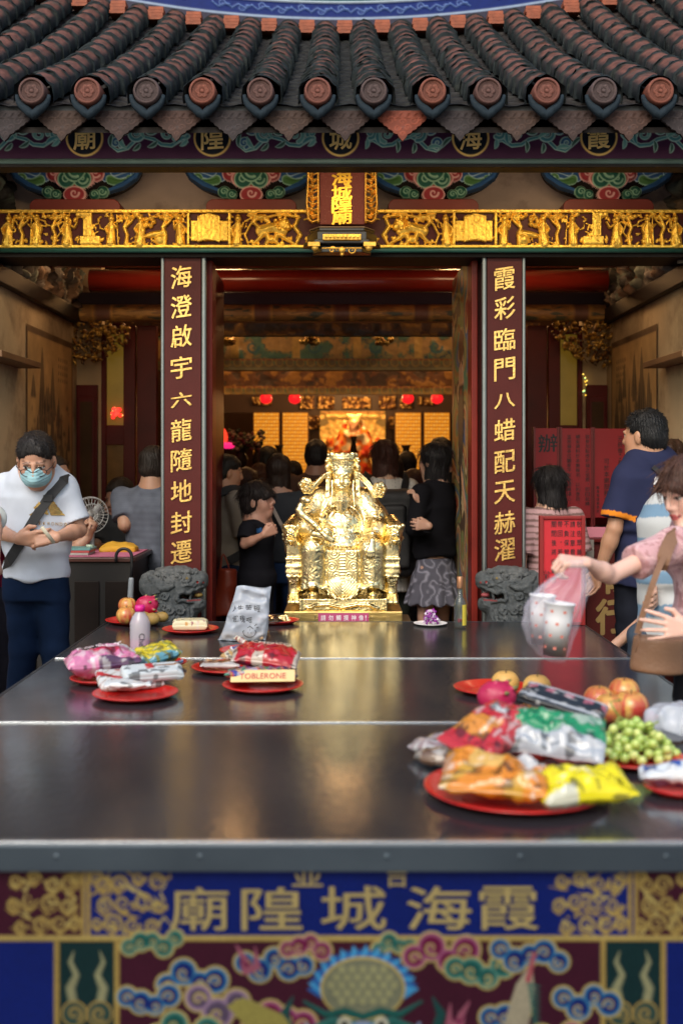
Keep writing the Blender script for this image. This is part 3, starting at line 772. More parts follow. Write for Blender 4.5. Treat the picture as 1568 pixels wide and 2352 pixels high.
def tree(cx, s):
    S([(cx, 562), (cx + s * 3, 540), (cx - s * 4, 522), (cx + s * 6, 500), (cx + s * 2, 490)], [9, 7, 7, 6, 5], 9); S([(cx - s * 3, 524), (cx + s * 14, 508), (cx + s * 20, 496)], [6, 4, 3])
    for q in range(7): a.disc(cx + s * (-12 + 6.5 * q), 497 + 5 * math.sin(q * 2.1), 6.5, G, 9 + q % 3, ry=4.5, prof=4)
def scene(s):
    r = np.random.default_rng(5)
    def mx(x): return 785 + s * (x - 785)
    for x, k in ((18, 0), (85, 1), (155, 2), (255, 1), (322, 0), (415, 2)): figure(mx(x), s * (-1 if x in (85, 415) else 1), r, k)
    for x in (50, 125, 290, 378): tree(mx(x), s)
    x0, x1 = sorted((mx(192), mx(212))); a.rect(x0, x1, 491, 562, G, h=8); x0, x1 = sorted((mx(186), mx(232))); a.rect(x0, x1, 544, 562, G, h=10); x0, x1 = sorted((mx(176), mx(212))); a.rect(x0, x1, 490, 498, G, h=9)
    a.disc(mx(369), 550, 15, G, 12, prof=12); a.disc(mx(357), 538, 26, G, 10, ry=8, rot=-.2 * s, prof=7); S([(mx(310), 545), (mx(350), 543)], 3.5); S([(mx(330), 530), (mx(322), 560)], [8, 4]); S([(mx(300), 560), (mx(330), 548)], 3)
    for q in range(5): a.disc(mx(344) + 9 * math.cos(q * 1.26), 510 + 9 * math.sin(q * 1.26), 6.5, G, 9, prof=5)
    for q in range(5): a.disc(mx(384) + 6 * math.cos(q * 1.26), 500 + 6 * math.sin(q * 1.26), 5, G, 9, prof=4)
    for x in (433, 528): x0, x1 = sorted((mx(x - 3), mx(x + 3))); a.rect(x0, x1, 489, 562, G, h=9)
    x0, x1 = sorted((mx(440), mx(524))); a.rect(x0, x1, 508, 554, G, h=7); x0, x1 = sorted((mx(455), mx(506)))
    yy = lambda x: 5 * ((x - (x0 + x1) / 2) / 25) ** 2
    a.poly([(x, 493 + yy(x)) for x in np.linspace(x0, x1, 12)] + [(x, 553 + yy(x)) for x in np.linspace(x1, x0, 12)], G, h=13)
    S([(x, 497 + yy(x)) for x in np.linspace(x0, x1, 8)], 3, 15); S([(x, 549 + yy(x)) for x in np.linspace(x0, x1, 8)], 3, 15)
    figure(mx(544), s, r, 2)
    # prancing lion with a curly mane
    S([(mx(600), 530), (mx(625), 522), (mx(648), 530)], [22, 18, 21], 12); a.disc(mx(652), 516, 15, G, 14, prof=9); a.disc(mx(662), 524, 8, G, 16, prof=5)
    for q in range(7): a.disc(mx(646) + 14 * math.cos(q * .9), 514 + 13 * math.sin(q * .9), 5.5, G, 16, prof=3)
    for p in ([(606, 536), (594, 550), (582, 560)], [(612, 536), (618, 552), (612, 561)], [(644, 540), (658, 550), (676, 561)], [(636, 540), (632, 554), (640, 561)]): S([(mx(x), y) for x, y in p], [11, 8, 6], 11)
    S([(mx(596), 524), (mx(582), 510), (mx(588), 496), (mx(574), 494)], [8, 7, 8, 5], 10); S([(mx(590), 505), (mx(575), 516), (mx(563), 540), (mx(570), 558)], 5, 8)
    a.disc(mx(598), 500, 12, G, 11, ry=8, prof=6); S([(mx(610), 500), (mx(640), 494), (mx(668), 496), (mx(690), 500)], [7, 5, 7, 4], 8); S([(mx(684), 505), (mx(676), 520), (mx(690), 540), (mx(680), 560)], [7, 9, 8, 6], 8); a.disc(mx(624), 550, 8, G, 9, ry=10, prof=6)
scene(1); scene(-1)
nz = vnoise(np.stack([a.X, a.Y, 0 * a.X], -1), .22, 3); a.hh = np.where(a.hh > 0, a.hh + 1.1 * nz, 0)
a.obj('gilded_carving', GOLD, onplane(ZG, .0021), fr)
mb = MB(); mb.tube([P(-60, 575, ZG - .005), P(1640, 575, ZG - .005)], .0125, 10); mb.build('moulding', mat('teal_moulding', (.02, .10, .085), .35, var=.2), fr, True)
mb = MB(); mb.box(-2.3, 2.3, ZG + .02, ZG + .30, P(0, 589, ZG)[2], P(0, 572, ZG)[2] - .001); mb.build('lintel', BLACKW, fr)

# ---- name plaque on its stand
ZP = 5.86; PQ = thing('name_plaque', (0, ZP, 2.66), 'gold lettered speckled red temple name plaque in carved gilt frame on a black stand', 'plaque')
tl = .10
def pqM(x, y, dz=0):
    p = P(x, y, ZP); p[1] += dz - (p[2] - 2.77) * tl; M = front(*p); return M
mb = MB(); c0 = P(735, 515, ZP); c1 = P(838, 300, ZP)
V = [(x, ZP + d - (z - 2.77) * tl, z) for d in (0, .03) for z in (c0[2], c1[2]) for x in (c0[0], c1[0])]
mb.add(V, [(0, 1, 3, 2), (4, 6, 7, 5), (0, 4, 5, 1), (2, 3, 7, 6), (0, 2, 6, 4), (1, 5, 7, 3)])
mb.build('panel', mat('speckled_red', (.17, .025, .018), .45, bump=.5, bs=260, var=.1, dirt=(.50, .24, .17), ds=190, dt=.58), PQ)
mb = MB()
for ch, y, h in (('霞', 372, 44), ('海', 410, 47), ('城', 445, 46), ('隍', 467 + 6, 44), ('廟', 500, 40)):
    letters(mb, ch, pqM(785, y, -.002), 72 / F * ZP * .62, h / F * ZP * .78, 0, off=.035, th=.008)
mb.build('lettering', mat('gold_letter', (.75, .45, .05), .35, .7), PQ)
for s in (-1, 1):
    a = Art(-18, 18, 330, 518, 1.2, masked=True)
    a.stroke([(-9 , 330), (-10, 420), (-13, 470), (-9, 505), (0, 512), (12, 508)], 6, G, 9); a.stroke([(13, 330), (13, 512)], 6, G, 9)
    for q in range(13):
        y = 340 + 13.2 * q; a.disc(3 * math.sin(q * 2.2), y, 7 + 2 * (q % 2), G, 8 + 5 * (q % 3), ry=6, rot=q, prof=5); a.stroke([(-9, y - 6), (0, y + 2), (10, y - 3)], 3.5, G, 11)
    def fnq(x, y, h):
        p = P(0, 0, ZP); X = (785 - s * -1 * 0 + s * (67 - x) - 785) / F * ZP; Z = HC - (y - 1058) / F * ZP
        return np.stack([X, ZP - .012 - h * .0022 - (Z - 2.77) * tl, Z], 1)
    a.obj('carved_side', GOLDC, fnq, PQ)
mb = MB()
def octs(w_, d, z0, z1, y0, c=None):
    pl = [(-w_, 0), (-w_ * .97, -d * .4), (-w_ * .68, -d), (w_ * .68, -d), (w_ * .97, -d * .4), (w_, 0)]
    M = np.eye(4); M[:3, 3] = (0, y0, z1); mb.prism(pl, M, z1 - z0, c)
pz = lambda y: P(0, y, 5.75)[2]
octs(.165, .13, pz(531), pz(524), ZP + .01); octs(.18, .15, pz(553), pz(534), ZP + .01); octs(.200, .17, pz(562), pz(554), ZP + .01); octs(.150, .10, pz(578), pz(563), ZP)
mb.build('stand', mat('black_lacquer', (.014, .010, .009), .3, coat=.3), PQ, bevel=.003)
mb = MB(); octs(.170, .135, pz(524) + .001, pz(524) + .006, ZP + .012); mb.build('stand_top', mat('brown_shelf', (.16, .10, .055), .5), PQ)
a = Art(-100, 100, 532, 590, 1.2, masked=True)
a.rect(-44, 44, 537, 551, G, h=2); a.rect(-41, 41, 539.5, 548.5, (.3, .2, .04), h=.5)
for q in range(9): a.disc(-36 + 9 * q, 544, 4, G, 5, prof=3); 
for s in (-1, 1): a.rect(*sorted((s * 50, s * 78)), 556, 566, G, h=8); a.disc(s * 62, 568, 8, G, 7, prof=5); a.spiral(s * 22, 574, 9, G, 4, 1.2, d=s, h=6)
a.disc(0, 574, 8, G, 9, prof=5); a.disc(0, 584, 4, G, 6, prof=4); S([(-45, 570), (45, 570)], 3)
a.obj('gilt_ornament', GOLDC, lambda x, y, h: np.stack([x / F * 5.68, 5.685 - h * .0015 + 0 * x, HC - (y - 1058) / F * 5.68], 1), PQ)

# ---- couplet pillars
ZC = 6.0; LP = '海澄啟宇六龍隨地封遷'; RP = '霞彩臨門八蜡配天赫濯'
GOLDL = mat('gold_stroke', (.85, .55, .17), .34, .85, var=.25, vs=3, bump=.3, bs=90)
for s, txt, xb, xc, ys in ((-1, LP, (378, 462), 417, (636, 704, 772, 844, 918, 988, 1056, 1128, 1200, 1268)), (1, RP, (1118, 1198), 1158, (640, 708, 780, 848, 920, 988, 1060, 1130, 1200, 1262))):
    x0, x1 = P(xb[0], 0, ZC)[0], P(xb[1], 0, ZC)[0]; top = 2.66
    pil = MB().box(x0 - .012, x1 + .012, ZC + .012, ZC + .26, .1, top).build('pillar', DKRED, T, bevel=.006)
    MB().box(x0, x1, ZC - .004, ZC + .0115, .1, top - .001).build('couplet_board', MAROON, pil, bevel=.003)
    for xx in ((x0 - .012), (x1 + .012)):
        inner = (xx > 0) != (s > 0) if False else ((s < 0 and xx > (x0 + x1) / 2) or (s > 0 and xx < (x0 + x1) / 2))
        wv = .014 if inner else .010
        mb = MB(); mb.lathe([(wv, .1), (wv, top - .002)], (xx + (wv * .2 if s < 0 else -wv * .2), ZC + .004, 0), 16); mb.build('metal_trim', STEEL, pil, True)
    mb = MB()
    for ch, y in zip(txt, ys):
        p = P(xc, y, ZC - .005); V, Fs, ext = glyph(ch, .022); letters(mb, ch, front(*p), 47 / F * ZC, (50 if ch not in '八六' else 33) / F * ZC, 0, off=.013, th=.005, slope=.15)
    mb.build('lettering', GOLDL, pil)
    xj0, xj1 = sorted((P(785 + s * 311, 0, 6.1)[0], P(785 + s * 296, 0, 6.1)[0]))
    MB().box(xj0, xj1, 6.08, 6.26, .1, 2.66).build('door_frame', mat('frame_red', (.17, .016, .011), .4, var=.2, spec=.25), T, bevel=.006)
# ================================================================== porch sides and hall
XS = 1.86
for s in (-1, 1):
    wn = MB(); wn.box(*sorted((s * XS, s * (XS + .2))), 5.75, 8.0, .004, 3.6); wo = wn.build('side_wall', PLASTER, T)
    MB().box(*sorted((s * (XS - .05), s * XS - s * .0005)), 6.0, 7.99, 2.50, 2.60).build('cornice', BLACKW, wo, bevel=.006)
    # carved crowd of figures above the cornice
    a = Art(6.0, 7.98, 2.60, 3.12, .011, bg=(.035, .030, .026))
    r = np.random.default_rng(8 + s)
    for q in range(150):
        u, v = r.uniform(6.0, 7.98), r.uniform(2.6, 3.1); c = [(.16, .14, .12), (.10, .085, .07), (.20, .13, .08), (.06, .055, .05), (.13, .15, .12)][q % 5]
        a.disc(u, v, r.uniform(.015, .035), c, r.uniform(.03, .09), ry=r.uniform(.03, .07), rot=r.uniform(-1, 1), prof=.02)
        if q % 2: a.stroke([(u, v + .03), (u + r.uniform(-.08, .08), v - .08)], .02, c, r.uniform(.02, .08))
    a.obj('carved_figures', mat('carved_wood', vcol=True, rough=.7, var=.3, vs=30, bump=.4, bs=60), lambda x, y, h: np.stack([s * (XS - .004 - h * (1.0)), x, y], 1), wo)
    # ink painting on the wall
    a = Art(6.70, 7.84, 1.44, 2.36, .009, bg=(.42, .27, .11))
    nn = fbm(np.stack([a.X, a.Y, 0 * a.X], -1), 5, 2, 4)[..., None]; a.c *= (1 + .35 * nn)
    r = np.random.default_rng(21 + s)
    ink = (.030, .024, .018); ink2 = (.15, .10, .05)
    for q in range(26):
        u0, v0 = r.uniform(6.78, 7.75), r.uniform(1.48, 1.98); hh = r.uniform(.08, .30); w_ = r.uniform(.03, .08)
        for e in range(5): a.stroke([(u0 + (e - 2) * w_ * .4, v0), (u0 + (e - 2) * w_ * .15, v0 + hh * (1 - .1 * abs(e - 2)))], [w_ * .5, .006], ink if e % 2 else ink2, soft=.02)
    for e in range(6): a.stroke([(6.98 + e * .025, 1.85), (7.03 + e * .008, 2.26 - .03 * abs(e - 2.5))], [.03, .006], ink if e % 2 else ink2, soft=.02)
    for q in range(60): a.disc(r.uniform(6.8, 7.75), r.uniform(1.46, 1.9), r.uniform(.008, .03), ink2 if q % 3 else ink, ry=r.uniform(.005, .02), soft=.03)
    for q in range(5):
        for e in range(4): a.rect(7.45 + .055 * q, 7.475 + .055 * q, 2.20 - .045 * e, 2.225 - .045 * e, ink2)
    b = .022
    for rc in ((6.70, 7.84, 1.44, 1.44 + b), (6.70, 7.84, 2.36 - b * 2, 2.36), (6.70, 6.70 + b, 1.44, 2.36), (7.84 - b, 7.84, 1.44, 2.36)): a.rect(*rc, (.10, .055, .025))
    a.obj('ink_painting', mat('painted_plaster', vcol=True, rough=.75, var=.2, vs=9), lambda x, y, h: np.stack([s * (XS - .006) + 0 * x, x, y], 1), wo)
    MB().box(*sorted((s * (XS - .13), s * XS)), 5.8, 6.55, 2.08, 2.115).build('wall_ledge', mat('ledge_wood', (.17, .085, .035), .6, var=.2), wo, bevel=.004)
    # end wall of the porch with its dark window
    MB().box(*sorted((s * 1.69, s * XS)), 8.0, 8.12, .1, 3.25).build('end_wall', PLASTER, wo)
    MB().box(*sorted((s * 1.71, s * 1.855)), 7.955, 7.999, 1.10, 2.08).box(*sorted((s * 1.72, s * 1.84)), 7.94, 7.954, 1.16, 2.0).build('window', DKRED, wo, bevel=.004)
    MB().box(*sorted((s * 1.74, s * 1.82)), 7.928, 7.938, 1.2, 1.96).build('pane', mat('dark_glass', (.06, .03, .012), .1, var=.3, coat=.5), wo)
    # glazed red doors beside the gate
    d = MB()
    for (u0, u1) in ((1.655, 1.69), (1.45, 1.535), (1.30, 1.44)): d.box(*sorted((s * u0, s * u1)), 8.0, 8.07, .1, 2.50)
    for (v0, v1) in ((2.44, 2.52), (1.66, 1.80), (1.0, 1.10), (.1, .2)): d.box(*sorted((s * 1.53, s * 1.66)), 8.004, 8.06, v0, v1)
    dd = d.build('side_door', DKRED, T, bevel=.005)
    MB().box(*sorted((s * 1.53, s * 1.66)), 8.03, 8.04, 1.10, 1.66).build('pane', mat('dim_glass', (.05, .025, .01), .15, var=.8, vs=9, coat=.4, emis=(.30, .12, .02), es=.05), dd)
    MB().box(*sorted((s * 1.53, s * 1.66)), 8.03, 8.04, 1.80, 2.44).build('pane', mat('lit_glass', (.20, .14, .03), .3, var=.6, vs=2.5, emis=(.42, .24, .02), es=.12), dd)
    MB().box(*sorted((s * 1.53, s * 1.66)), 8.045, 8.05, .2, 1.0).build('panel', DKRED, dd)
    # black shrine wall with gilt carving between door and gate
    MB().box(*sorted((s * .98, s * 1.30)), 8.3, 8.36, .1, 2.60).build('screen_wall', BLACKW, T)
    a = Art(1.02, 1.30, 1.2, 2.36, .011, masked=True); r = np.random.default_rng(3)
    for q in range(42):
        v = 1.25 + q * .026; c = [(.30, .15, .03), (.16, .07, .015), (.42, .24, .05)][q % 3]
        a.disc(1.27 + .012 * math.sin(q), v, .018, c, .02, prof=.01); a.disc(1.05 + .012 * math.cos(q * 2), v, .016, c, .02, prof=.01)
        u = 1.04 + .25 * (q / 42); a.disc(u, 2.16 + .08 * math.sin(PI * (u - 1.04) / .25) + .02 * r.random(), .020, c, .03, prof=.01); a.disc(r.uniform(1.05, 1.28), r.uniform(2.24, 2.36), .018, c, .03, prof=.01)
    a.obj('gilt_screen', mat('gilt_brown', vcol=True, rough=.45, metal=.5, var=.3, vs=30), lambda x, y, h: np.stack([s * x, 8.28 - h, y], 1), T)
    # pierced gilt spandrel hanging from the painted beam
    a = Art(0, .42, -.32, .02, .0065, masked=True); r = np.random.default_rng(14 + s)
    for q in range(260):
        u, v = r.uniform(0, .42), r.uniform(-.31, .02)
        if v < -.30 * (1 - (u / .42) ** 2) ** .6 or r.random() < .12: continue
        c = [(.42, .24, .04), (.22, .10, .015), (.60, .40, .10), (.14, .06, .01)][q % 4]
        a.disc(u, v, r.uniform(.008, .022), c, r.uniform(.015, .06), ry=r.uniform(.006, .014), rot=r.uniform(0, 3), prof=.008)
    for q in range(9): u, v = r.uniform(.03, .34), r.uniform(-.2, 0); a.spiral(u, v, .03, (.5, .3, .06), .010, 1.3, h=.05)
    a.obj('gilt_spandrel', mat('gilt_brown', vcol=True), lambda x, y, h: np.stack([s * (1.86 - x), 7.88 - h, 2.50 + y], 1), T)

# door leaf with a painted guardian, folded inwards
XL = .712; a = Art(6.16, 7.36, .12, 2.70, .011, bg=(.10, .045, .02)); p3 = np.stack([a.X * 1.0, a.Y, 0 * a.X], -1)
pal = np.array([(.16, .075, .02), (.04, .10, .06), (.03, .06, .14), (.26, .15, .05), (.18, .03, .02), (.30, .22, .12), (.05, .03, .02), (.12, .14, .05)]) * 2.2
w1 = fbm(p3, 2.6, 5, 2); w2 = fbm(p3, 2.2, 9, 2); kk = ((w1 * 9 + w2 * 14) % 8).astype(int) % 8
a.c[:] = pal[kk]; edge = np.abs(((w1 * 9 + w2 * 14) % 1) - .5) > .44; a.c[edge] = (.40, .26, .09)
sk = (.62, .32, .18)
a.disc(6.78, 2.06, .13, sk, .004, ry=.17); a.disc(6.78, 2.24, .14, (.16, .05, .02), .004, ry=.10); a.stroke([(6.68, 2.12), (6.74, 2.14)], .02, (.02, .015, .01)); a.stroke([(6.82, 2.14), (6.9, 2.12)], .02, (.02, .015, .01)); a.disc(6.72, 2.09, .02, (.6, .5, .4)); a.disc(6.85, 2.09, .02, (.6, .5, .4)); a.stroke([(6.78, 2.1), (6.79, 2.02)], .03, (.45, .2, .1), .004)
a.poly([(6.66, 2.0), (6.9, 2.0), (6.95, 1.8), (6.88, 1.45), (6.80, 1.22), (6.72, 1.45), (6.62, 1.8)], (.012, .010, .009), .005)
for q in range(5): a.stroke([(6.68 + .045 * q, 1.97), (6.70 + .04 * q, 1.5)], .010, (.25, .20, .14))
a.disc(6.78, 1.96, .04, (.34, .06, .04), ry=.02); a.stroke([(6.60, 1.30), (6.70, 1.40), (6.76, 1.50)], [.09, .07, .05], sk, .006)
for q in range(12): a.ring(6.35 + .85 * ((q * .37) % 1), .3 + 1.0 * ((q * .61) % 1), .06, .016, (.42, .28, .09), .004)
dl = MB().box(XL + .004, XL + .055, 6.15, 7.36, .12, 2.70).build('door_leaf', DKRED, T, bevel=.004)
a.obj('guardian_painting', mat('door_paint', vcol=True, rough=.5, var=.15, vs=30), lambda x, y, h: np.stack([XL - h, x, y], 1), dl)
a.c *= 1
dl2 = MB().box(-XL - .10, -XL - .05, 6.27, 7.36, .12, 2.70).build('door_leaf', DKRED, T, bevel=.004)

# ---- beams of the porch and the hall
def beam(name, y0, y1, z, x0, x1, m, dp=.15, rd=False):
    a0, a1 = P(x0, y1, z), P(x1, y0, z); mb = MB()
    if rd:
        r = (a1[2] - a0[2]) / 2; mb.tube([(a0[0], z, (a0[2] + a1[2]) / 2), (a1[0], z, (a0[2] + a1[2]) / 2)], r, 22)
        return mb.build(name, m, T, True)
    mb.box(a0[0], a1[0], z, z + dp, a0[2], a1[2]); return mb.build(name, m, T, bevel=.006)


beam('beam', 619, 671, 7.6, 208, 1392, REDB, rd=True)
beam('beam', 592, 606, 7.0, 0, 1568, REDB); beam('beam', 575, 592, 7.3, 0, 1568, DKRED)
beam('lintel', 671, 706, 7.9, 178, 1420, mat('purple_black', (.030, .016, .022), .5))
pb = Art(0, 1.0, 0, 6.28, .022, bg=(.22, .12, .035))
pb = Art(-1.86, 1.86, -PI, PI, .016, bg=(.24, .14, .05)); q3 = np.stack([pb.X * 1.2, pb.Y * .25, 0 * pb.X], -1); n1 = fbm(q3, 8, 4, 4)
pb.c *= (1 + .5 * n1)[..., None]; pb.c[n1 > .16] = (.06, .07, .045); pb.c[(n1 < -.2)] = (.38, .24, .07)
for q in range(-3, 4): pb.rect(q * .55 - .06, q * .55 + .06, -4, 4, (.13, .07, .05)); pb.rect(q * .55 - .07, q * .55 - .055, -4, 4, (.40, .24, .06)); pb.rect(q * .55 + .055, q * .55 + .07, -4, 4, (.40, .24, .06))
pb.c *= 1.7; zb_ = P(0, 723, 8.0)[2]
pb.obj('painted_beam', mat('beam_paint', vcol=True, rough=.4, var=.2, vs=15), lambda x, y, h: np.stack([x, 7.9 - .058 * np.cos(y), zb_ + .058 * np.sin(y)], 1), T)
r = np.random.default_rng(4)
def pbeam(y0, y1, z, x0, x1, kind, seed):
    a = Art(x0, x1, y0, y1, 2.4, bg=(.10, .05, .02)); nn = fbm(np.stack([a.X, a.Y, 0 * a.X], -1), .045, seed, 3)
    if kind == 0:      # figured panel
        a.c[:] = (.13, .11, .05); a.c[nn > .10] = (.05, .10, .07); a.c[nn < -.12] = (.24, .14, .05); a.c[np.abs(nn) < .02] = (.03, .05, .06)
        for cx in np.arange(x0 + 70, x1, 140): a.rect(cx - 9, cx + 9, y0, y1, (.30, .18, .05)); a.spiral(cx + 40, (y0 + y1) / 2, 15, (.03, .08, .09), 6, 1.3)
    elif kind == 1:    # cloud edging
        a.rect(x0, x1, y0, y1, (.10, .07, .03)); a.rect(x0, x1, y1 - 6, y1, (.14, .12, .06)); a.rect(x0, x1, y0, y0 + 3, (.16, .02, .01))
        for q, cx in enumerate(np.arange(x0, x1, 24)): a.ring(cx, y0 + 8, 9, 3, (.20, .12, .03)); a.disc(cx + 12, y0 + 9, 3, (.04, .09, .05))
    else:
        a.c[:] = (.065, .028, .012); a.c[nn > .08] = (.16, .08, .02); a.c[nn < -.18] = (.03, .018, .012)
    a.c *= 1.9; a.hh += (nn * 2).astype(np.float32)
    o = a.obj('carved_beam', mat('hall_paint', vcol=True, rough=.45, var=.25, vs=20), onplane(z, .006), T)
    p0, p1 = P(x0, y1, z), P(x1, y0, z); MB().box(p0[0], p1[0], z + .02, z + .12, p0[2], p1[2]).build('beam_core', BLACKW, o)


pbeam(742, 770, 8.6, 330, 1240, 2, 1); pbeam(771, 823, 9.2, 330, 1240, 0, 2); pbeam(824, 850, 9.15, 330, 1240, 1, 3); pbeam(851, 886, 10.2, 380, 1190, 2, 4); pbeam(887, 905, 10.15, 380, 1190, 1, 5)
for cx in (520, 712, 880, 1075):
    a = Art(cx - 26, cx + 26, 770, 800, 1.6, masked=True)
    for q in range(30): a.disc(cx + r.uniform(-20, 20), 782 + r.uniform(-9, 9), r.uniform(3, 6), [(.5, .3, .06), (.28, .14, .03), (.7, .5, .15)][q % 3], r.uniform(5, 20), prof=3)
    a.obj('gilt_bracket', mat('gilt_brown', vcol=True), onplane(9.1, .005), T)

for s in (-1, 1): MB().box(*sorted((s * 2.062, s * 4.3)), 5.95, 6.15, .004, 3.7).build('outer_wall', mat('red_brick', (.20, .085, .055), .85, var=.3, vs=7, bump=.4, bs=20), T)
HW = mat('hall_wall', (.075, .028, .010), .7, var=.3, vs=3)
MB().box(-3.4, -3.2, 8.1, 15.4, .1, 3.7).build('hall_wall', HW, T); MB().box(3.2, 3.4, 8.1, 15.4, .1, 3.7).build('hall_wall', HW, T)
MB().box(-3.4, 3.4, 15.2, 15.4, .1, 3.7).build('hall_wall', HW, T); MB().box(-3.4, 3.4, 8.1, 15.4, 3.55, 3.7).build('ceiling', BLACKW, T)
for s in (-1, 1): MB().box(*sorted((s * 1.86, s * 3.4)), 8.0, 8.12, .1, 3.6).build('hall_wall', HW, T)
MB().box(-3.4, 3.4, 6.5, 8.2, 3.45, 3.55).build('ceiling', BLACKW, T)
# lattice above the altar: small gilt windows in a black frame
ZL = 13.2
def lat(x0, x1, y0, y1, seed, parent, bright=1.0):
    a = Art(x0, x1, y0, y1, 1.5, bg=(.08, .03, .01)); nn = fbm(np.stack([a.X, a.Y, 0 * a.X], -1), .20, seed, 2); a.c[nn > .0] = (.34 * bright, .17 * bright, .04); a.c[nn > .22] = (.62 * bright, .40 * bright, .14); a.hh += nn * 2
    a.obj('gilt_panel', mat('gilt_brown', vcol=True), onplane(ZL - .05, .01), parent)
LW = MB().box(*[P(v, 0, ZL)[0] for v in (440, 1130)], ZL, ZL + .1, P(0, 948, ZL)[2], P(0, 903, ZL)[2]).build('lattice_wall', mat('lattice_wood', (.05, .022, .012), .5), T)
for i_, (x0, x1, y0, y1) in enumerate(((580, 625, 912, 930), (690, 722, 910, 938), (730, 768, 910, 938), (786, 850, 912, 938), (870, 908, 910, 938), (918, 946, 912, 938), (958, 1000, 912, 930), (700, 735, 955, 985), (892, 920, 955, 985))): lat(x0, x1, y0, y1, i_, LW)
for v0, v1 in ((690, 736), (882, 930)): MB().box(P(v0, 0, ZL)[0], P(v1, 0, ZL)[0], ZL, ZL + .1, 1.0, P(0, 948, ZL)[2]).build('lattice_post', mat('lattice_wood'), T)

# ---- light towers of small lamps
em = bpy.data.materials.new('lamp_grid'); em.use_nodes = True; b_ = em.node_tree.nodes["Principled BSDF"]; at_ = em.node_tree.nodes.new('ShaderNodeAttribute'); at_.attribute_name = 'Col'
em.node_tree.links.new(at_.outputs[0], b_.inputs['Emission Color']); b_.inputs['Emission Strength'].default_value = .50; b_.inputs['Base Color'].default_value = (.3, .15, .03, 1); _mats['lamp_grid'] = em
for k, (x0, x1, lb) in enumerate(((446, 501, 'far amber tower of tiny lamps half hidden by the gate jamb'), (583, 641, 'amber tower of tiny lamps under the outer pair of red lanterns'), (649, 707, 'amber tower of tiny lamps between lantern pair and glowing altar'), (908, 966, 'amber tower of tiny lamps just past the altar glow'), (974, 1032, 'amber tower of tiny lamps against the painted door leaf'))):
    z = 13.0; c0 = P(x0, 1145, z); c1 = P(x1, 948, z)
    th = thing('lamp_tower', ((c0[0] + c1[0]) / 2, z, .1), lb, 'lamp tower', 'towers of tiny prayer lamps')
    MB().box(c0[0] - .012, c1[0] + .012, z + .01, z + .10, .12, c1[2] + .015).build('case', mat('lattice_wood'), th)
    a = Art(x0, x1, 948, 1145, 1.45, bg=(.38, .09, .002))
    for j in range(24):
        for i in range(9): a.disc(x0 + 3.5 + i * 6.3, 952 + 8.2 * j, 2.6, (1.0, .40, .025) if (i + j) % 3 else (1.0, .50, .07))
    a.obj('lamp_grid', em, onplane(z, 0), th)

# ---- red lanterns
lanm = mat('lantern_red', (.5, .01, .01), .4, var=0, emis=(1, .012, .018), es=.75)
for k, (x, lb) in enumerate(((611, 'red teardrop lantern first in line from the maroon pillar of nine characters side'), (677, 'red teardrop lantern above the space left of the gold statue head'), (936, 'red teardrop lantern above the long haired woman with a backpack'), (1003, 'red teardrop lantern next to the painted door leaf'))):
    lb = ['red teardrop lantern above the man with glasses, outermost of its pair', 'red teardrop lantern above the dark haired girl with a strap, inner of its pair', 'red teardrop lantern above the woman carrying a backpack', 'red teardrop lantern next to the painted door leaf'][k]
    c = P(x, 912, 11.4); th = thing('lantern', c, lb, 'lantern', 'red lanterns hanging in the hall')
    mb = MB(); mb.lathe([(.004, .085), (.012, .075), (.035, .045), (.058, .005), (.062, -.02), (.050, -.05), (.02, -.066), (.002, -.07)], c, 18); mb.build('shade', lanm, th, True)
    MB().tube([c + [0, 0, .08], (c[0], c[1], 3.5)], .004, 6).build('cord', BLACKW, th)
pl = bpy.data.lights
def point(name, loc, e, col, rad):
    l = pl.new(name, 'POINT'); l.energy = e; l.color = col; l.shadow_soft_size = rad; o = bpy.data.objects.new(name, l); COL.objects.link(o); o.location = loc; return o
point('altar_lamp', (.1, 12.2, 2.35), 24, (1, .55, .2), .12)
point('hall_fill', (-1.0, 9.7, 3.3), 34, (1, .50, .18), .2); point('hall_fill', (1.0, 9.7, 3.3), 34, (1, .50, .18), .2); point('hall_fill', (0, 11.9, 3.3), 20, (1, .50, .18), .2)  # added warm fill lights for the hall, no fixtures behind them
point('porch_fill', (-.95, 8.6, 3.1), 8, (1, .60, .28), .15); point('porch_fill', (.95, 8.6, 3.1), 8, (1, .60, .28), .15); point('side_fill', (-1.35, 6.9, 2.95), 8, (1, .62, .32), .2); point('side_fill', (1.35, 6.9, 2.95), 8, (1, .62, .32), .2)  # added warm lights brightening porch beams and side walls, without fixtures

# ---- altar with its deity
AL = thing('altar', (P(810, 0, 12.6)[0], 12.6, .1), 'golden altar niche glowing behind the crowd with a crowned deity', 'altar')
zc = 12.9
a = Art(735, 884, 944, 1100, 1.8, bg=(.62, .38, .10)); nn = fbm(np.stack([a.X, a.Y, 0 * a.X], -1), .09, 3, 3); a.c *= (1 + .6 * nn)[..., None]
a.rect(735, 884, 944, 951, (.30, .12, .03), 4); a.rect(748, 870, 952, 960, (.75, .50, .16), 8); a.hh += nn * 3
for s in (-1, 1): a.poly([(809 + s * 76, 962), (809 + s * 60, 962), (809 + s * 52, 970), (809 + s * 66, 980), (809 + s * 76, 980)], (.06, .025, .01), 1)
a.obj('backdrop', mat('altar_gold', vcol=True, rough=.5, metal=.3, var=.2, vs=20, emis=(.8, .38, .06), es=.18), onplane(zc, .01), AL)  # lamplight on the gold backdrop is partly put into its own emission
MB().box(P(700, 0, zc)[0], P(920, 0, zc)[0], zc - .9, zc - .02, .12, 1.0).build('altar_shelf', mat('altar_red', (.30, .05, .02), .5), AL)
zd = 12.4; c = P(813, 1000, zd); f = Fld(c - [.32, .25, .7], c + [.32, .25, .25], .014)
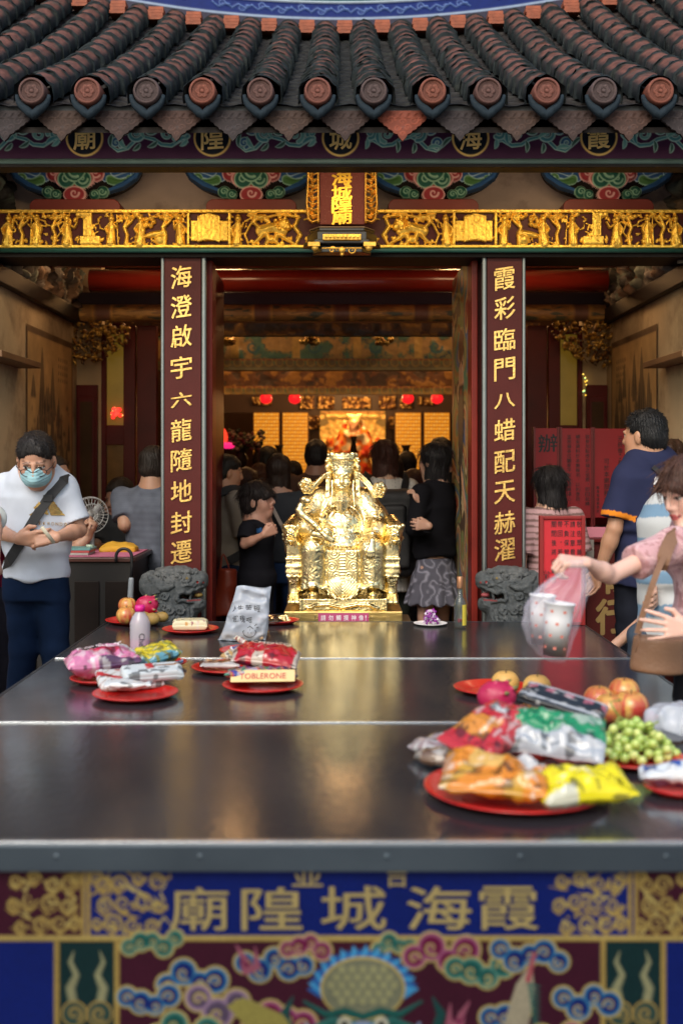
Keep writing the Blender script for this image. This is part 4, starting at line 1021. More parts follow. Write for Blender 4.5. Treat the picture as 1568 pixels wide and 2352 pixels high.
f.econe(c + [0, 0, -.65], c + [0, 0, -.05], (.26, .18), (.13, .09), k=.03); f.ell(c + [0, -.02, .0], (.14, .09, .08), .04); f.ell(c + [0, -.04, .09], (.055, .06, .075), .02)
for s in (-1, 1): f.cap(c + [s * .12, 0, 0], c + [s * .19, -.08, -.2], .06, .05, .03); f.ell(c + [s * .26, .03, -.1], (.05, .03, .09), .02); f.ell(c + [s * .10, .02, .10], (.03, .02, .07), .01)
f.box(c + [0, 0, .17], (.07, .05, .04), .01, .02)
for q in range(5): f.ell(c + [-.07 + .035 * q, -.03, .22], .018, .01)
f.disp(lambda p: .012 * vnoise(p, 22, 3))
def dcol(V):
    n = vnoise(V, 16, 8); k = (V[:, 2] > c[2] + .03) & (V[:, 2] < c[2] + .15) & (np.abs(V[:, 0] - c[0]) < .06)
    col = np.where((n > .25)[:, None], (.75, .62, .40), np.where((n < -.2)[:, None], (.55, .05, .02), (.75, .22, .03))); col[V[:, 2] > c[2] + .12] = (.85, .6, .25); col[k] = (.45, .22, .12); return col
f.build('deity', mat('deity_paint', vcol=True, rough=.4, metal=.2, var=.1), AL, dcol)
# things on the offering table in the hall
def vase(name, x, yb, z, hgt, w_, m, label, cat, flowers=None):
    b = P(x, yb, z); t = thing(name, b, label, cat); mb = MB(); k = hgt
    mb.lathe([(.25 * w_, 0), (.3 * w_, .02 * k), (.18 * w_, .1 * k), (.42 * w_, .35 * k), (.5 * w_, .55 * k), (.3 * w_, .78 * k), (.25 * w_, .88 * k), (.42 * w_, k), (.36 * w_, k)], b, 16); mb.build('body', m, t, True)
    if flowers:
        rr = np.random.default_rng(int(x)); mb = MB()
        for q in range(flowers[0]):
            d = rr.normal(size=3) * flowers[1]; d[2] = abs(d[2]) * .9; p = b + [0, 0, k] + d; mb.tube([b + [0, 0, k * .9], p], .004, 5, (.02, .04, .015))
            for e in range(5): mb.sph(p + rr.normal(size=3) * .018, .018, 6, 4, flowers[2][(q + e) % len(flowers[2])])
        mb.build('flowers', mat('flower_mix', vcol=True, rough=.6, var=.2, vs=20), t, vcol=True)
    return t


vase('flower_vase', 553, 1085, 10.2, .22, .14, BLACKW, 'dark vase of dim reddish flowers behind the bespectacled man', 'vase', (38, .11, [(.12, .02, .02), (.05, .05, .02), (.20, .12, .10), (.03, .03, .015)]))
for x, yb, z, hh, w_, lb in ((592, 1085, 11.5, .30, .13, 'black altar vessel silhouetted before the first amber lamp tower'), (641, 1090, 11.4, .34, .12, 'black slender altar vessel between two amber lamp towers'), (885, 1100, 11.4, .34, .14, 'black flared altar vessel beside the long haired woman'), (932, 1085, 11.5, .32, .13, 'black altar vessel standing before an amber lamp tower'), (812, 1085, 11.8, .42, .09, 'tall dark incense stand directly before the glowing deity')):
    t = vase('altar_vessel', x, yb + 10, z, hh, w_, BLACKW, lb, 'vessel')
# pink lotus lamp
c = P(516, 1018, 10.0); t = thing('lotus_lamp', c - [0, 0, .1], 'glowing pink lotus lamp beside the gate jamb', 'lamp'); mb = MB()
for q in range(10):
    an = q * 2 * PI / 10; mb.sph(c + [.05 * math.cos(an), .05 * math.sin(an), -.02], .04, 8, 6, rr=(1, 1, .7))
mb.build('petals', mat('pink_glow', (.6, .02, .12), .5, var=0, emis=(1, .02, .18), es=.75), t, True)
mb = MB(); mb.lathe([(.02, .0), (.03, .05), (.02, .09), (.002, .13)], c, 10); mb.build('flame', mat('red_glow', (.6, .02, .02), .5, var=0, emis=(1, .05, .02), es=.9), t, True)
MB().tube([c - [0, 0, .02], (c[0], c[1], .12)], .015, 8).build('stand', BLACKW, t)
# red flower light in the side door
for x, y, lb, cols in ((266, 948, 'cluster of red and yellow lights behind the side door glass', [(1, .03, .02), (1, .05, .03), (1, .4, .1)]), (1343, 895, 'string of small yellow and green lights behind the side door glass', [(.9, .6, .1), (.4, .8, .3), (.9, .5, .05)])):
    c = P(x, y, 7.98); t = thing('fairy_light', c, lb, 'light'); rr = np.random.default_rng(int(x))
    for e, cc in enumerate(cols):
        mb = MB(); n_ = 7 if x < 500 else 4
        for q in range(n_): mb.sph(c + [rr.normal() * (.022 if x < 500 else .014), 0, rr.normal() * (.018 if x < 500 else .07)], .015 if (x < 500 and e < 2) else .006, 6, 5)
        mb.build('bulbs', mat('bulb%s' % ('_red', '_rose', '_amber', '_gold', '_green', '_yellow')[e + (0 if x < 500 else 3)], cc, .4, var=0, emis=cc, es=1.2), t, True)
# ================================================================== the offering table
HT = .80; K = F * (HC - HT)
def TP(x, y, dz=0.): z = K / (y - 1058); return np.array([(x - 785) / F * z, z, HT + dz])
Y1, Y2, Y3, Y4 = [K / (v - 1058) for v in (1932, 1660, 1512.5, 1428)]
TB = thing('altar_table', (0, 3.8, 0), 'long dark offering table with steel seams and a painted blue and maroon dragon front', 'table')
m = mat('table_top', (.080, .094, .112), .18, .72, var=.25, vs=2.6, ior=1.6, bump=.16, bs=55, bd=.003, rvar=.05, dirt=(.19, .17, .155), ds=13, dt=.60, stretch=(1, .45, 1))
XLt, XRt = -1.085, 1.10
for k, (a0, a1) in enumerate(((Y1, Y2), (Y2, Y3), (Y3, Y4))): MB().box(XLt, XRt, a0 + .006, a1 - .006, HT - .03, HT).build('table_panel', m, TB, bevel=.0015)
BR = mat('bright_steel', (.50, .54, .58), .25, .9, var=.05, bump=.05)
for yy in (Y2, Y3): MB().box(XLt, XRt, yy - .0055, yy + .0055, HT - .02, HT + .0035).build('seam_strip', BR, TB, bevel=.001)
lipm = mat('brushed_steel', (.07, .092, .118), .38, .9, var=.22, vs=2.2, bump=.12, bs=9, rvar=.08)
zlb = HC - (1998 - 1058) / F * Y1
MB().box(XLt - .01, XRt + .01, Y1 - .012, Y1 + .005, zlb, HT - .004).build('front_lip', lipm, TB, bevel=.002)
MB().box(XLt - .01, XRt + .01, Y1 - .013, Y1 + .0055, HT - .0035, HT + .003).build('lip_edge', BR, TB, bevel=.001)
for s, xx in ((-1, XLt - .005), (1, XRt + .005)): MB().box(xx - .004, xx + .004, Y1 + .01, Y4, HT - .05, HT + .001).build('side_lip', lipm, TB)
MB().box(XLt, XRt, Y4 - .005, Y4 + .004, HT - .05, HT + .001).build('back_lip', lipm, TB)
for x in (130, 460, 888, 1195, 1530):
    p = P(x, 1969, Y1 - .012); mb = MB(); mb.lathe([(.0, .0014), (.003, .0012), (.005, .0005), (.006, .0)], p, 16, 'y'); mb.build('rivet', lipm, TB, True)
for sx in (XLt + .06, XRt - .06):
    for sy in (Y1 + .12, Y4 - .08, (Y1 + Y4) / 2): MB().box(sx - .03, sx + .03, sy - .03, sy + .03, .004, HT - .031).build('leg', DKRED, TB, bevel=.004)
MB().box(XLt + .04, XRt - .04, Y1 + .09, Y1 + .11, .15, HT - .031).box(XLt + .02, XLt + .04, Y1 + .1, Y4 - .05, .15, HT - .031).box(XRt - .04, XRt - .02, Y1 + .1, Y4 - .05, .15, HT - .031).build('apron', DKRED, TB)

# painted front
ZT = Y1 + .012
YG = (.40, .28, .08); YG2 = (.50, .40, .14); BLUE = (.002, .013, .17); MAR = (.052, .006, .022); DGN = (.004, .028, .032)
a = Art(-480, 2060, 1985, 2470, 2.1, bg=BLUE)
a.rect(-500, 187, 1980, 2150, MAR); a.rect(1457, 2100, 1980, 2150, MAR); a.rect(275, 1377, 2160, 2480, MAR); a.rect(125, 275, 2160, 2480, DGN); a.rect(1377, 1527, 2160, 2480, DGN)
def drag(cx, s, seed, bgc):
    r = np.random.default_rng(seed)
    for (x, y, rr_, d) in ((-60, 2022, 17, 1), (-20, 2016, 16, -1), (25, 2030, 20, 1), (-68, 2080, 16, -1), (-30, 2070, 20, 1), (15, 2075, 22, -1), (-50, 2128, 17, 1), (-5, 2125, 20, -1), (40, 2120, 22, 1), (60, 2030, 20, -1), (58, 2080, 20, 1), (74, 2120, 15, -1), (78, 2015, 16, 1)):
        a.spiral(cx + s * x, y, rr_ * .95, YG, 7.5, 1.5, d=d * s); a.spiral(cx + s * x, y, rr_ * .95, YG2, 2.5, 1.5, d=d * s); a.stroke([(cx + s * x - rr_, y + 8), (cx + s * x, y + rr_ * 1.15), (cx + s * x + rr_ * 1.2, y + 4)], [2, 7, 2], YG)
    for q in range(26): x, y = cx + r.uniform(-76, 82), r.uniform(2010, 2140); a.stroke([(x, y), (x + r.uniform(-22, 22), y + r.uniform(-18, 18)), (x + r.uniform(-34, 34), y + r.uniform(-26, 26))], [6, 4, 2], YG2 if q % 2 else YG)
    for q in range(8): x, y = cx + r.uniform(-60, 70), r.uniform(2010, 2140); a.disc(x, y, r.uniform(3, 7), bgc)
drag(98, 1, 1, MAR); drag(298, -1, 2, BLUE); drag(1350, 1, 3, BLUE); drag(1546, -1, 4, MAR); drag(-250, 1, 5, MAR); drag(1850, -1, 5, MAR)
for x in (187, 207 - 8, 1441, 1455): a.rect(x, x + 9, 1980, 2158, YG, 1.5)
a.rect(-500, 2100, 2148, 2162, YG, 2.5); a.rect(-500, 2100, 2152, 2157, YG2, 3)
for x in (125, 263, 1378, 1516): a.rect(x, x + 12, 2160, 2480, YG, 2)
for c0 in (200, 1452):
    for s in (-1, 1):
        p = [(c0 + s * 30, 2310), (c0 + s * 38, 2270), (c0 + s * 24, 2240), (c0 + s * 38, 2210), (c0 + s * 30, 2185)]; a.stroke(p, [22, 22, 15, 11, 2], (.22, .24, .15), 1.5); a.stroke(p, [10, 10, 7, 4, 1], (.34, .33, .18), 2)
        a.curl(c0 + s * 29, 2328, 30, (.03, .07, .06), YG, s, 1, 2); a.curl(c0 + s * 26, 2392, 26, (.03, .07, .06), YG, -s, 1, 2)
def cloud(cx, cy, k, c, c2, n, sd, flip=1):
    k *= .86; n += 1
    rr_ = np.random.default_rng(sd); L = []
    for q in range(n): L.append((cx + flip * (q - (n - 1) / 2) * 34 * k, cy + 15 * k * math.sin(q * 2.4 + sd), (27 if q % 2 else 23) * k))
    for x, y, r_ in L: a.disc(x, y, r_ + 5, YG2, 2)
    for x, y, r_ in L: a.disc(x, y, r_, c2, 2.4)
    for x, y, r_ in L: a.disc(x, y, r_ - 6 * k, c, 2.6)
    for q, (x, y, r_) in enumerate(L): a.spiral(x, y + 3, r_ * .55, YG2, 4.5 * k, 1.1, a0=q, d=1 if q % 2 else -1, h=3); a.spiral(x, y + 3, r_ * .36, c2, 4 * k, .8, a0=q, d=1 if q % 2 else -1, h=3)
CB, CB2 = (.006, .02, .17), (.04, .20, .42); CT, CT2 = (.01, .10, .09), (.08, .26, .22); CM, CM2 = (.16, .008, .06), (.36, .10, .22)
cloud(350, 2165, .9, CT, CT2, 4, 1); cloud(440, 2248, 1.25, CB, CB2, 3, 2); cloud(340, 2300, 1.1, CB, CB2, 3, 4); cloud(500, 2310, 1.5, (.10, .07, .13), (.30, .20, .33), 2, 5); cloud(630, 2215, 1.15, CB, CB2, 4, 6); cloud(700, 2172, .9, CM, CM2, 3, 7); cloud(905, 2170, .8, CT, CT2, 3, 8)
cloud(1010, 2190, 1.35, CM, CM2, 3, 9); cloud(1100, 2232, 1.25, CT, CT2, 3, 10); cloud(1215, 2222 - 28, 1.15, CB, CB2, 4, 11); cloud(1345, 2300, 1.2, CB, CB2, 3, 12); cloud(1160, 2330, 1.2, CB, CB2, 2, 13); cloud(640, 2340, 1.3, CM, CM2, 3, 14); cloud(420, 2370, 1.3, CT, CT2, 3, 15); cloud(1260, 2390, 1.2, CM, CM2, 3, 16)
for x, y, s in ((560, 2200, 1), (1060, 2330, -1)):
    a.stroke([(x - 18 * s, y - 30), (x, y), (x + 6 * s, y + 28), (x + 30 * s, y + 20), (x + 26 * s, y - 25)], [3, 16, 22, 16, 3], (.34, .10, .16), 2); a.stroke([(x - 8 * s, y), (x + 6 * s, y + 18), (x + 20 * s, y + 6)], [2, 8, 2], CM, 2)
# dragon face in the middle of the lower panel
for q in range(26):
    t = PI * (1.05 + .9 * q / 25); x, y = 833 + 128 * math.cos(t), 2290 + 118 * math.sin(t) * (1 if q % 2 else .93); a.stroke([(833 + 95 * math.cos(t), 2290 + 85 * math.sin(t)), (x, y)], [34, 3], (.06, .34, .70) if q % 2 else (.02, .12, .42), 2)
a.disc(833, 2270, 98, YG2, 3, ry=74); a.disc(833, 2270, 92, (.20, .21, .14), 4, ry=68)
for j in range(5):
    for i in range(7):
        x, y = 833 + (i - 3) * 24 + 12 * (j % 2), 2228 + 18 * j
        if ((x - 833) / 84) ** 2 + ((y - 2268) / 58) ** 2 < 1: a.disc(x, y, 12, (.16, .18, .13), 4.5); a.disc(x, y - 2, 9.5, (.32, .32, .17), 5)
for s in (-1, 1):
    a.stroke([(833, 2335), (833 + s * 40, 2322), (833 + s * 85, 2330), (833 + s * 135, 2300)], [16, 18, 15, 6], (.01, .10, .09), 5); a.stroke([(833 + s * 20, 2350), (833 + s * 70, 2345), (833 + s * 140, 2370)], [16, 20, 10], (.02, .13, .12), 5)
    a.disc(833 + s * 42, 2352, 17, (.5, .5, .4), 6); a.disc(833 + s * 42, 2352, 8, (.01, .01, .02), 6.5); a.stroke([(833 + s * 60, 2380), (833 + s * 110, 2400), (833 + s * 130, 2350)], [30, 26, 6], (.22, .32, .52), 4); a.stroke([(833 + s * 150, 2420), (833 + s * 180, 2330), (833 + s * 160, 2290)], [22, 22, 4], (.01, .07, .07), 3)
a.disc(833, 2375, 42, (.20, .30, .50), 6, ry=30); a.disc(818, 2380, 8, MAR, 7); a.disc(848, 2380, 8, MAR, 7)
a.stroke([(1185, 2352), (1205, 2270), (1218, 2215)], [56, 44, 6], (.40, .36, .26), 3); a.stroke([(1212, 2250), (1226, 2190)], [14, 9], (.42, .10, .12), 3); 
for q in range(8): a.stroke([(1215 + q * 1.5, 2262 + q * 12), (1240, 2266 + q * 12)], [9, 2], (.02, .14, .12), 3)
a.poly([(560, 2352), (520, 2310), (560, 2290), (650, 2330), (700, 2400), (560, 2400)], (.34, .30, .08), 3)
a.c *= (.42 * (1 + .22 * vnoise(np.stack([a.X, a.Y * 2, 0 * a.X], -1), .22, 3) + .15 * np.cos(a.X * 1.3 + a.Y * .9)))[..., None]
PF = a.obj('painted_front', mat('front_paint', vcol=True, rough=.55, spec=.1, var=.12, vs=8), onplane(ZT, .0005), TB, trim=(a.X > 785 - 1240) & (a.X < 785 + 1250))
MB().box(XLt + .02, XRt - .02, ZT + .003, ZT + .03, .12, HT - .032).build('panel_core', DKRED, PF)
mb = MB()
for ch, x, y, w_, h_ in (('廟', 458, 2087, 132, 98), ('隍', 625, 2087, 138, 98), ('城', 812, 2085, 148, 100), ('海', 1008, 2085, 146, 98), ('霞', 1168, 2085, 134, 98), ('並', 706, 2010, 70, 50), ('吉', 911, 2008, 50, 56)):
    letters(mb, ch, front(*P(x, y, ZT - .002)), w_ / F * ZT, h_ / F * ZT, 0, off=.008, th=.002, slope=0)
mb.build('lettering', mat('sign_gold', (.19, .15, .055), .5, .0, var=.12), PF)
# ================================================================== the gilded statue
ZS = 5.46; SK = .238 / F * ZS           # one crop pixel of my measurements in metres
def SP(cx, cy, d=0.): return np.array([(787 * 1.0 + 0) * 0 + (cx - 787) * SK + P(787, 0, ZS)[0], ZS + d, P(0, 1427, ZS)[2] + (1775 - cy) * SK])
ST = thing('gold_statue', (0, 5.66, .70), 'gilded bearded seated official statue on a throne holding a curved sceptre', 'statue')
SG = mat('statue_gold', (.88, .72, .38), .27, 1., bump=.22, bs=130, var=.10, vs=12, bd=.003, rvar=.08)
SGB = mat('brushed_gold', (.72, .52, .20), .33, 1., bump=.15, bs=60, var=.12, vs=6, stretch=(.3, 1, 1))
def relief(p, s=1., a=.0022): # raised scroll lines all over the robe
    n = fbm(p, 26 * s, 4, 2); m_ = vnoise(p, 60 * s, 9)
    return -a * (np.cos(n * 22) * .6 + .4 * m_)
hf = .0034
# --- base and throne
mb = MB(); p0, p1 = SP(222, 1775), SP(1362, 1682)
mb.box(p0[0], p1[0], ZS, ZS + .42, p0[2] - .03, p1[2]); mb.build('plinth', SGB, ST, bevel=.003)
mb = MB(); p0, p1 = SP(-60, 1775), SP(1480, 1745); MB().box(p0[0], p1[0], ZS + .02, ZS + .48, .70, p0[2] - .03).build('wood_base', mat('stand_wood', (.14, .08, .035), .5, var=.2), ST, bevel=.01)
MB().box(-.25, .25, ZS + .06, ZS + .44, .12, .70).build('pedestal', DKRED, ST, bevel=.01)
a = Art(370, 1214, 1552, 1682, 5.5); a.c[:] = G
f = Fld(SP(190, 1700, -.07), SP(1390, 740, .46), .0038)
c0, c1 = SP(378, 1680), SP(1205, 1560); f.box([(c0[0] + c1[0]) / 2, ZS + .085, (c0[2] + c1[2]) / 2], [(c1[0] - c0[0]) / 2, .075, (c1[2] - c0[2]) / 2], .003)
pts = [SP(450, 1650, .008), SP(490, 1640, .008), SP(520, 1622, .008), SP(650, 1618, .008), SP(720, 1632, .008), SP(787, 1645, .008), SP(850, 1632, .008), SP(920, 1618, .008), SP(1050, 1622, .008), SP(1085, 1640, .008), SP(1125, 1650, .008)]
f.path(pts, .0065, .002)
for x in (378, 1205): f.cap(SP(x, 1675, .012), SP(x, 1570, .012), .006)
for s in (-1, 1):
    X = lambda x: 787 + s * (x - 787)
    xo, xi = X(1345), X(1190); cx = (xo + xi) / 2; hw = abs(xo - xi) / 2 * SK
    f.box(SP(cx, 1105, .22), [hw * .86, .17, .036], .004); f.box(SP(cx, 1182, .22), [hw * 1.02, .185, .008], .004)
    f.box(SP(cx, 1215, .22), [hw * .94, .18, .022], .004); f.box(SP(cx, 1255, .22), [hw * 1.02, .185, .008], .004); f.box(SP(cx, 1282, .22), [hw * .92, .18, .018], .004)
    f.box(SP(cx, 1310, .22), [hw * .98, .18, .006], .003)
    for (dy, sc_) in ((.075, 1), (.36, .9)):   # lion paw legs
        f.cap(SP(cx, 1320, dy), SP(cx - s * 12, 1480, dy + .01), .036, .026, .02); f.cap(SP(cx - s * 12, 1480, dy + .01), SP(cx - s * 4, 1570, dy), .026, .030, .02)
        for q in (-1, 0, 1): f.cap(SP(cx - s * 6 + q * 34, 1545, dy - .02), SP(cx - s * 6 + q * 42, 1598, dy - .055), .015, .012, .006)
        for q in range(6): f.ell(SP(cx - 58 + q * 23, 1345 + 7 * (q % 2), dy - .032), .0075, .004)
        for q in range(5): f.cap(SP(cx - 50 + q * 25, 1360, dy - .03), SP(cx - 30 + q * 15, 1450, dy - .022), .006, .002, .004)
    f.box(SP(cx, 1400, .27), [hw * .5, .12, .06], .004)
    # lion head at the end of the arm rest
    L = SP(X(1288), 925, .035); f.ell(L, (.036, .045, .050), .012); f.ell(L + [0, -.035, -.012], (.028, .022, .022), .01)
    f.path([SP(X(1290), 870, .06), SP(X(1260), 840, .16), SP(X(1180), 830, .26), SP(X(1060), 800, .36)], [.036, .038, .036, .032], .012)
    f.cap(SP(X(1285), 960, .07), SP(X(1265), 1075, .10), .040, .046, .02)
    for q in range(4): f.ell(L + [(-1.5 + q) * .016, -.034, .035 - .004 * abs(q - 1.5)], .0105, .004)
    for q in (-1, 1): f.ell(L + [q * .013, -.046, .008], .0075, .003); f.ell(L + [q * .034, -.01, .03], (.010, .008, .014), .004); f.ell(L + [q * .013, -.055, -.008], .009, .004); f.path([L + [q * .018, -.047, -.022], L + [q * .026, -.03, -.045], L + [q * .02, -.02, -.075]], [.007, .006, .002], .004)
    f.ell(L + [0, -.058, -.002], (.011, .009, .008), .004); f.ell(L + [0, -.052, -.026], (.022, .014, .005), .0, op='s'); f.ell(L + [0, -.047, -.036], (.020, .014, .008), .004)
    for q in range(7): an = q * .9; f.ell(L + [s * .034 + .006 * math.cos(an), .0 + .012 * q - .02, .035 * math.cos(an * .7)], .011, .005)
    for q in range(4): f.cap(L + [(-.018 + .012 * q), -.04, -.045], L + [(-.018 + .012 * q) * 1.1, -.025, -.075], .005, .001, .002)
f.box(SP(787, 1000, .42), [.19, .018, .16], .01, .0); f.box(SP(787, 1350, .30), [.20, .10, .12], .006)
f.disp(lambda p: relief(p, 1.3, .0011))
f.build('throne', SG, ST)
# --- robe and body: one continuous surface
f = Fld(SP(300, 1640, -.06), SP(1260, 480, .46), hf)
f.ell(SP(778, 860, .23), (.128, .125, .135), .03); f.ell(SP(775, 880, .17), (.112, .10, .105), .03)      # chest, round belly
f.ell(SP(785, 640, .25), (.125, .085, .085), .05); f.cap(SP(600, 625, .25), SP(980, 625, .25), .058, None, .05)
f.ell(SP(787, 1060, .22), (.17, .16, .09), .04)
for s, ys in ((-1, 0), (1, 0)):
    X = lambda x: 787 + s * (x - 787)
    if s < 0: arm = [(560, 620, .23), (455, 770, .20), (430, 900, .12), (540, 945, .045)]; rr = [.062, .064, .060, .040]
    else: arm = [(1010, 640, .23), (1105, 800, .20), (1120, 930, .13), (1075, 1010, .06)]; rr = [.064, .066, .058, .038]
    f.path([SP(*q) for q in arm], rr, .025)
    # hanging sleeves with folds
    if s < 0:
        for q in range(5): f.path([SP(520 - 14 * q, 950 + 10 * q, .04 + .015 * q), SP(455 - 12 * q, 1030 + 12 * q, .05 + .02 * q), SP(395 + 4 * q, 1110 - 10 * q, .07 + .02 * q)], [.022, .018, .007], .012)
        f.path([SP(540, 900, .02), SP(500, 960, .02), SP(440, 1020, .03), SP(400, 1110, .05)], [.012, .013, .012, .005], .006)
    else:
        for q in range(5): f.path([SP(1055 + 14 * q, 980 + 6 * q, .05 + .015 * q), SP(1130 + 10 * q, 1040 + 8 * q, .06 + .02 * q), SP(1195 - 2 * q, 1150 - 10 * q, .08 + .02 * q)], [.022, .018, .007], .012)
        for q in range(3): f.path([SP(1020 + 6 * q, 940 + 26 * q, .055 - .008 * q), SP(1075, 930 + 26 * q, .035 - .005 * q), SP(1130, 965 + 24 * q, .06)], [.008, .010, .006], .005)
    # knee, shin and the skirt falling over it
    f.cap(SP(X(900), 1090, .20), SP(X(1070), 1085, .045), .08, .066, .02)
    f.cap(SP(X(1070), 1090, .045), SP(X(1068), 1430, .055), .066, .066, .015)
    f.path([SP(X(1130), 1080, .12), SP(X(1165), 1280, .12), SP(X(1200), 1470, .13)], [.040, .038, .036], .03)
    for q in range(4): f.path([SP(X(1115 + 22 * q), 1130, .05 + .03 * q), SP(X(1140 + 22 * q), 1330, .05 + .03 * q), SP(X(1150 + 26 * q), 1490 + 8 * (q % 2), .05 + .03 * q)], [.010, .012, .015], .008)
    f.cap(SP(X(1060), 1440, .05), SP(X(1105), 1465, .03), .05, .042, .02)
# apron between the knees
f.cap(SP(787, 1080, .13), SP(787, 1420, .12), .10, .10, .02)
f.box(SP(787, 1290, .030), [.078, .022, .105], .015, .012); f.ell(SP(785, 1460, .02), (.078, .030, .052), .012); f.path([SP(625, 1440, .0), SP(660, 1505, -.006), SP(720, 1548, -.010), SP(787, 1560, -.011), SP(855, 1548, -.010), SP(912, 1505, -.006), SP(948, 1440, .0)], .0085, .006)
for s in (-1, 1):
    X = lambda x: 787 + s * (x - 787)
    f.path([SP(X(945), 1440, .0), SP(X(990), 1462, .0), SP(X(1060), 1430, -.01), SP(X(1120), 1425, .0), SP(X(1150), 1480, .03), SP(X(1225), 1498, .08)], [.009, .010, .011, .011, .012, .010], .008)
f.ell(SP(700, 1690, .07), (.3, .2, .05), 0, op='i') if False else None
d_ = f
# flat hem: cut the robe and hollow under it
f.half(SP(787, 1568), (0, 0, -1))
for s in (-1, 1): f.path([SP(787 + s * 180, 1120, -.05), SP(787 + s * 178, 1400, -.045)], [.018, .024], .018, 's'); f.path([SP(787 + s * 378, 1180, -.03), SP(787 + s * 384, 1420, -.02)], [.012, .020], .015, 's')
for s in (-1, 1): f.ell(SP(787 + s * 285, 1530, .03), (.062, .10, .042), .006, op='s')
def rob(p):
    x, z = (p[:, 0] - SP(787, 0)[0]) / SK + 787, 1775 - (p[:, 2] - SP(0, 1775)[2]) / SK
    d = relief(p, .8, .0014)
    b = np.hypot(x - 778, z - 850); front_ = p[:, 1] < ZS + .2
    d = np.where(front_ & (b < 205), relief(p, .8, .0024), d)              # round belly panel
    d = np.where(front_ & (np.abs(b - 205) < 9), -.003, d)
    bl = np.hypot((x - 775) / 1.0, (z - 850)); belt = front_ & (np.abs(bl - 225) < 16) & (z > 930); d = np.where(belt, -.007 + .002 * (np.cos(x * .12) > .6), d)
    ch = front_ & (z > 1400) & (np.abs(x - 785) < 150); d = np.where(ch, .0032 * np.cos((z + np.abs(x - 785) * 1.05) * .21), d)
    ap = front_ & (np.abs(x - 787) < 165) & (z > 1085) & (z <= 1400)
    c1 = np.minimum(np.minimum(np.hypot(np.abs(x - 787) - 85, z - 1115), np.hypot(np.abs(x - 787) - 105, z - 1245)), np.hypot(np.abs(x - 787) - 60, z - 1340))
    d = np.where(ap, -.0022 * np.cos(c1 * .26) * np.exp(-c1 / 60), d); d = np.where(ap & (np.abs(x - 787) < 24), .0028 * np.cos(z * .22), d)
    kn = front_ & (np.abs(np.abs(x - 787) - 285) < 75) & (z > 1020) & (z < 1400); d = np.where(kn, relief(p, .75, .0026), d)
    return d
f.disp(rob)
RB = f.build('robe', SG, ST)
# --- boots
for s in (-1, 1):
    f = Fld(SP(787 + s * 270, 1580, -.08) - [.07, 0, 0], SP(787 + s * 310, 1430, .12) + [.07, 0, 0], .0035)
    b = SP(787 + s * 290, 1540, -.0); f.ell(b + [0, -.0, .012], (.028, .058, .020), .01); f.cap(b + [0, .04, .01], b + [0, .05, .05], .026, .026, .02); f.box(b + [s * .004, -.002, -.008], (.027, .058, .006), .003, .003); f.path([b + [-.024, -.02, .016], b + [0, -.036, .026], b + [.024, -.02, .016]], .004, .002)
    f.build('boot', SG, ST)
# --- head
f = Fld(SP(560, 800, .0), SP(1010, 140, .32), .0026)
Hc = SP(778, 420, .16)
f.ell(Hc + [0, .01, .02], (.062, .068, .068), .01); f.ell(Hc + [0, .0, -.028], (.056, .062, .050), .015); f.cap(Hc + [0, .03, -.05], Hc + [0, .05, -.14], .045, .055, .02)
for s in (-1, 1):
    f.ell(Hc + [s * .026, -.040, -.012], (.020, .018, .018), .01)
    f.ell(Hc + [s * .024, -.063, .018], (.019, .014, .011), .006, op='s'); f.ell(Hc + [s * .024, -.050, .016], (.014, .010, .0075), .002)
    f.path([Hc + [s * .009, -.062, .028], Hc + [s * .026, -.060, .036], Hc + [s * .044, -.046, .034]], [.0052, .006, .0035], .002)
    f.cap(Hc + [s * .012, -.056, .0125], Hc + [s * .036, -.052, .0155], .0016, None, .001)
    f.ell(Hc + [s * .060, .006, -.004], (.009, .016, .030), .004); f.ell(Hc + [s * .009, -.066, -.012], (.0065, .007, .0055), .003)
    f.path([Hc + [s * .002, -.066, -.024], Hc + [s * .018, -.062, -.026], Hc + [s * .033, -.048, -.040], Hc + [s * .036, -.040, -.066]], [.006, .0072, .006, .002], .002)
f.cap(Hc + [0, -.056, .024], Hc + [0, -.072, -.008], .0075, .012, .005); f.ell(Hc + [0, -.060, -.036], (.018, .011, .006), .002); f.ell(Hc + [0, -.056, -.045], (.010, .008, .006), .002)
# beard
f.path([Hc + [0, -.040, -.078], Hc + [0, -.050, -.105], Hc + [0, -.055, -.158]], [.024, .028, .016], .006)
for q in range(11):
    x = (q - 5) * .0062; f.path([Hc + [x * .85, -.058 + abs(q - 5) * .003, -.062], Hc + [x * 1.05, -.083 + abs(q - 5) * .0035, -.10], Hc + [x * .72, -.072, -.165 + .004 * abs(q - 5)]], [.0042, .0042, .0016], .0012)
# crown
hc = SP(785, 275, .17); f.econe(hc + [0, .01, -.03], hc + [0, .015, .052], (.066, .064), (.077, .066), k=.004)
f.box(hc + [0, .035, .02], (.066, .035, .045), .01, .01)
for z_, r_ in ((-.018, .0055), (-.028, .0035), (.006, .0035)):
    f.path([hc + [.064 * math.sin(t), .01 - .062 * math.cos(t), z_] for t in np.linspace(-1.5, 1.5, 14)], r_, .001)
for q in range(9): t = (q - 4) * .30; f.ell(hc + [.064 * math.sin(t), .01 - .063 * math.cos(t), -.006], .0055, .001)
for q in range(13): t = (q - 6) * .17; f.cap(hc + [.060 * math.sin(t), .01 - .062 * math.cos(t), .006], hc + [.056 * math.sin(t), .01 - .066 * math.cos(t), .024], .0042, .0035, .001)
f.path([hc + [.060 * math.sin(t), .008 - .066 * math.cos(t), .018 + .016 * math.cos(t)] for t in np.linspace(-1.1, 1.1, 12)], .005, .002)
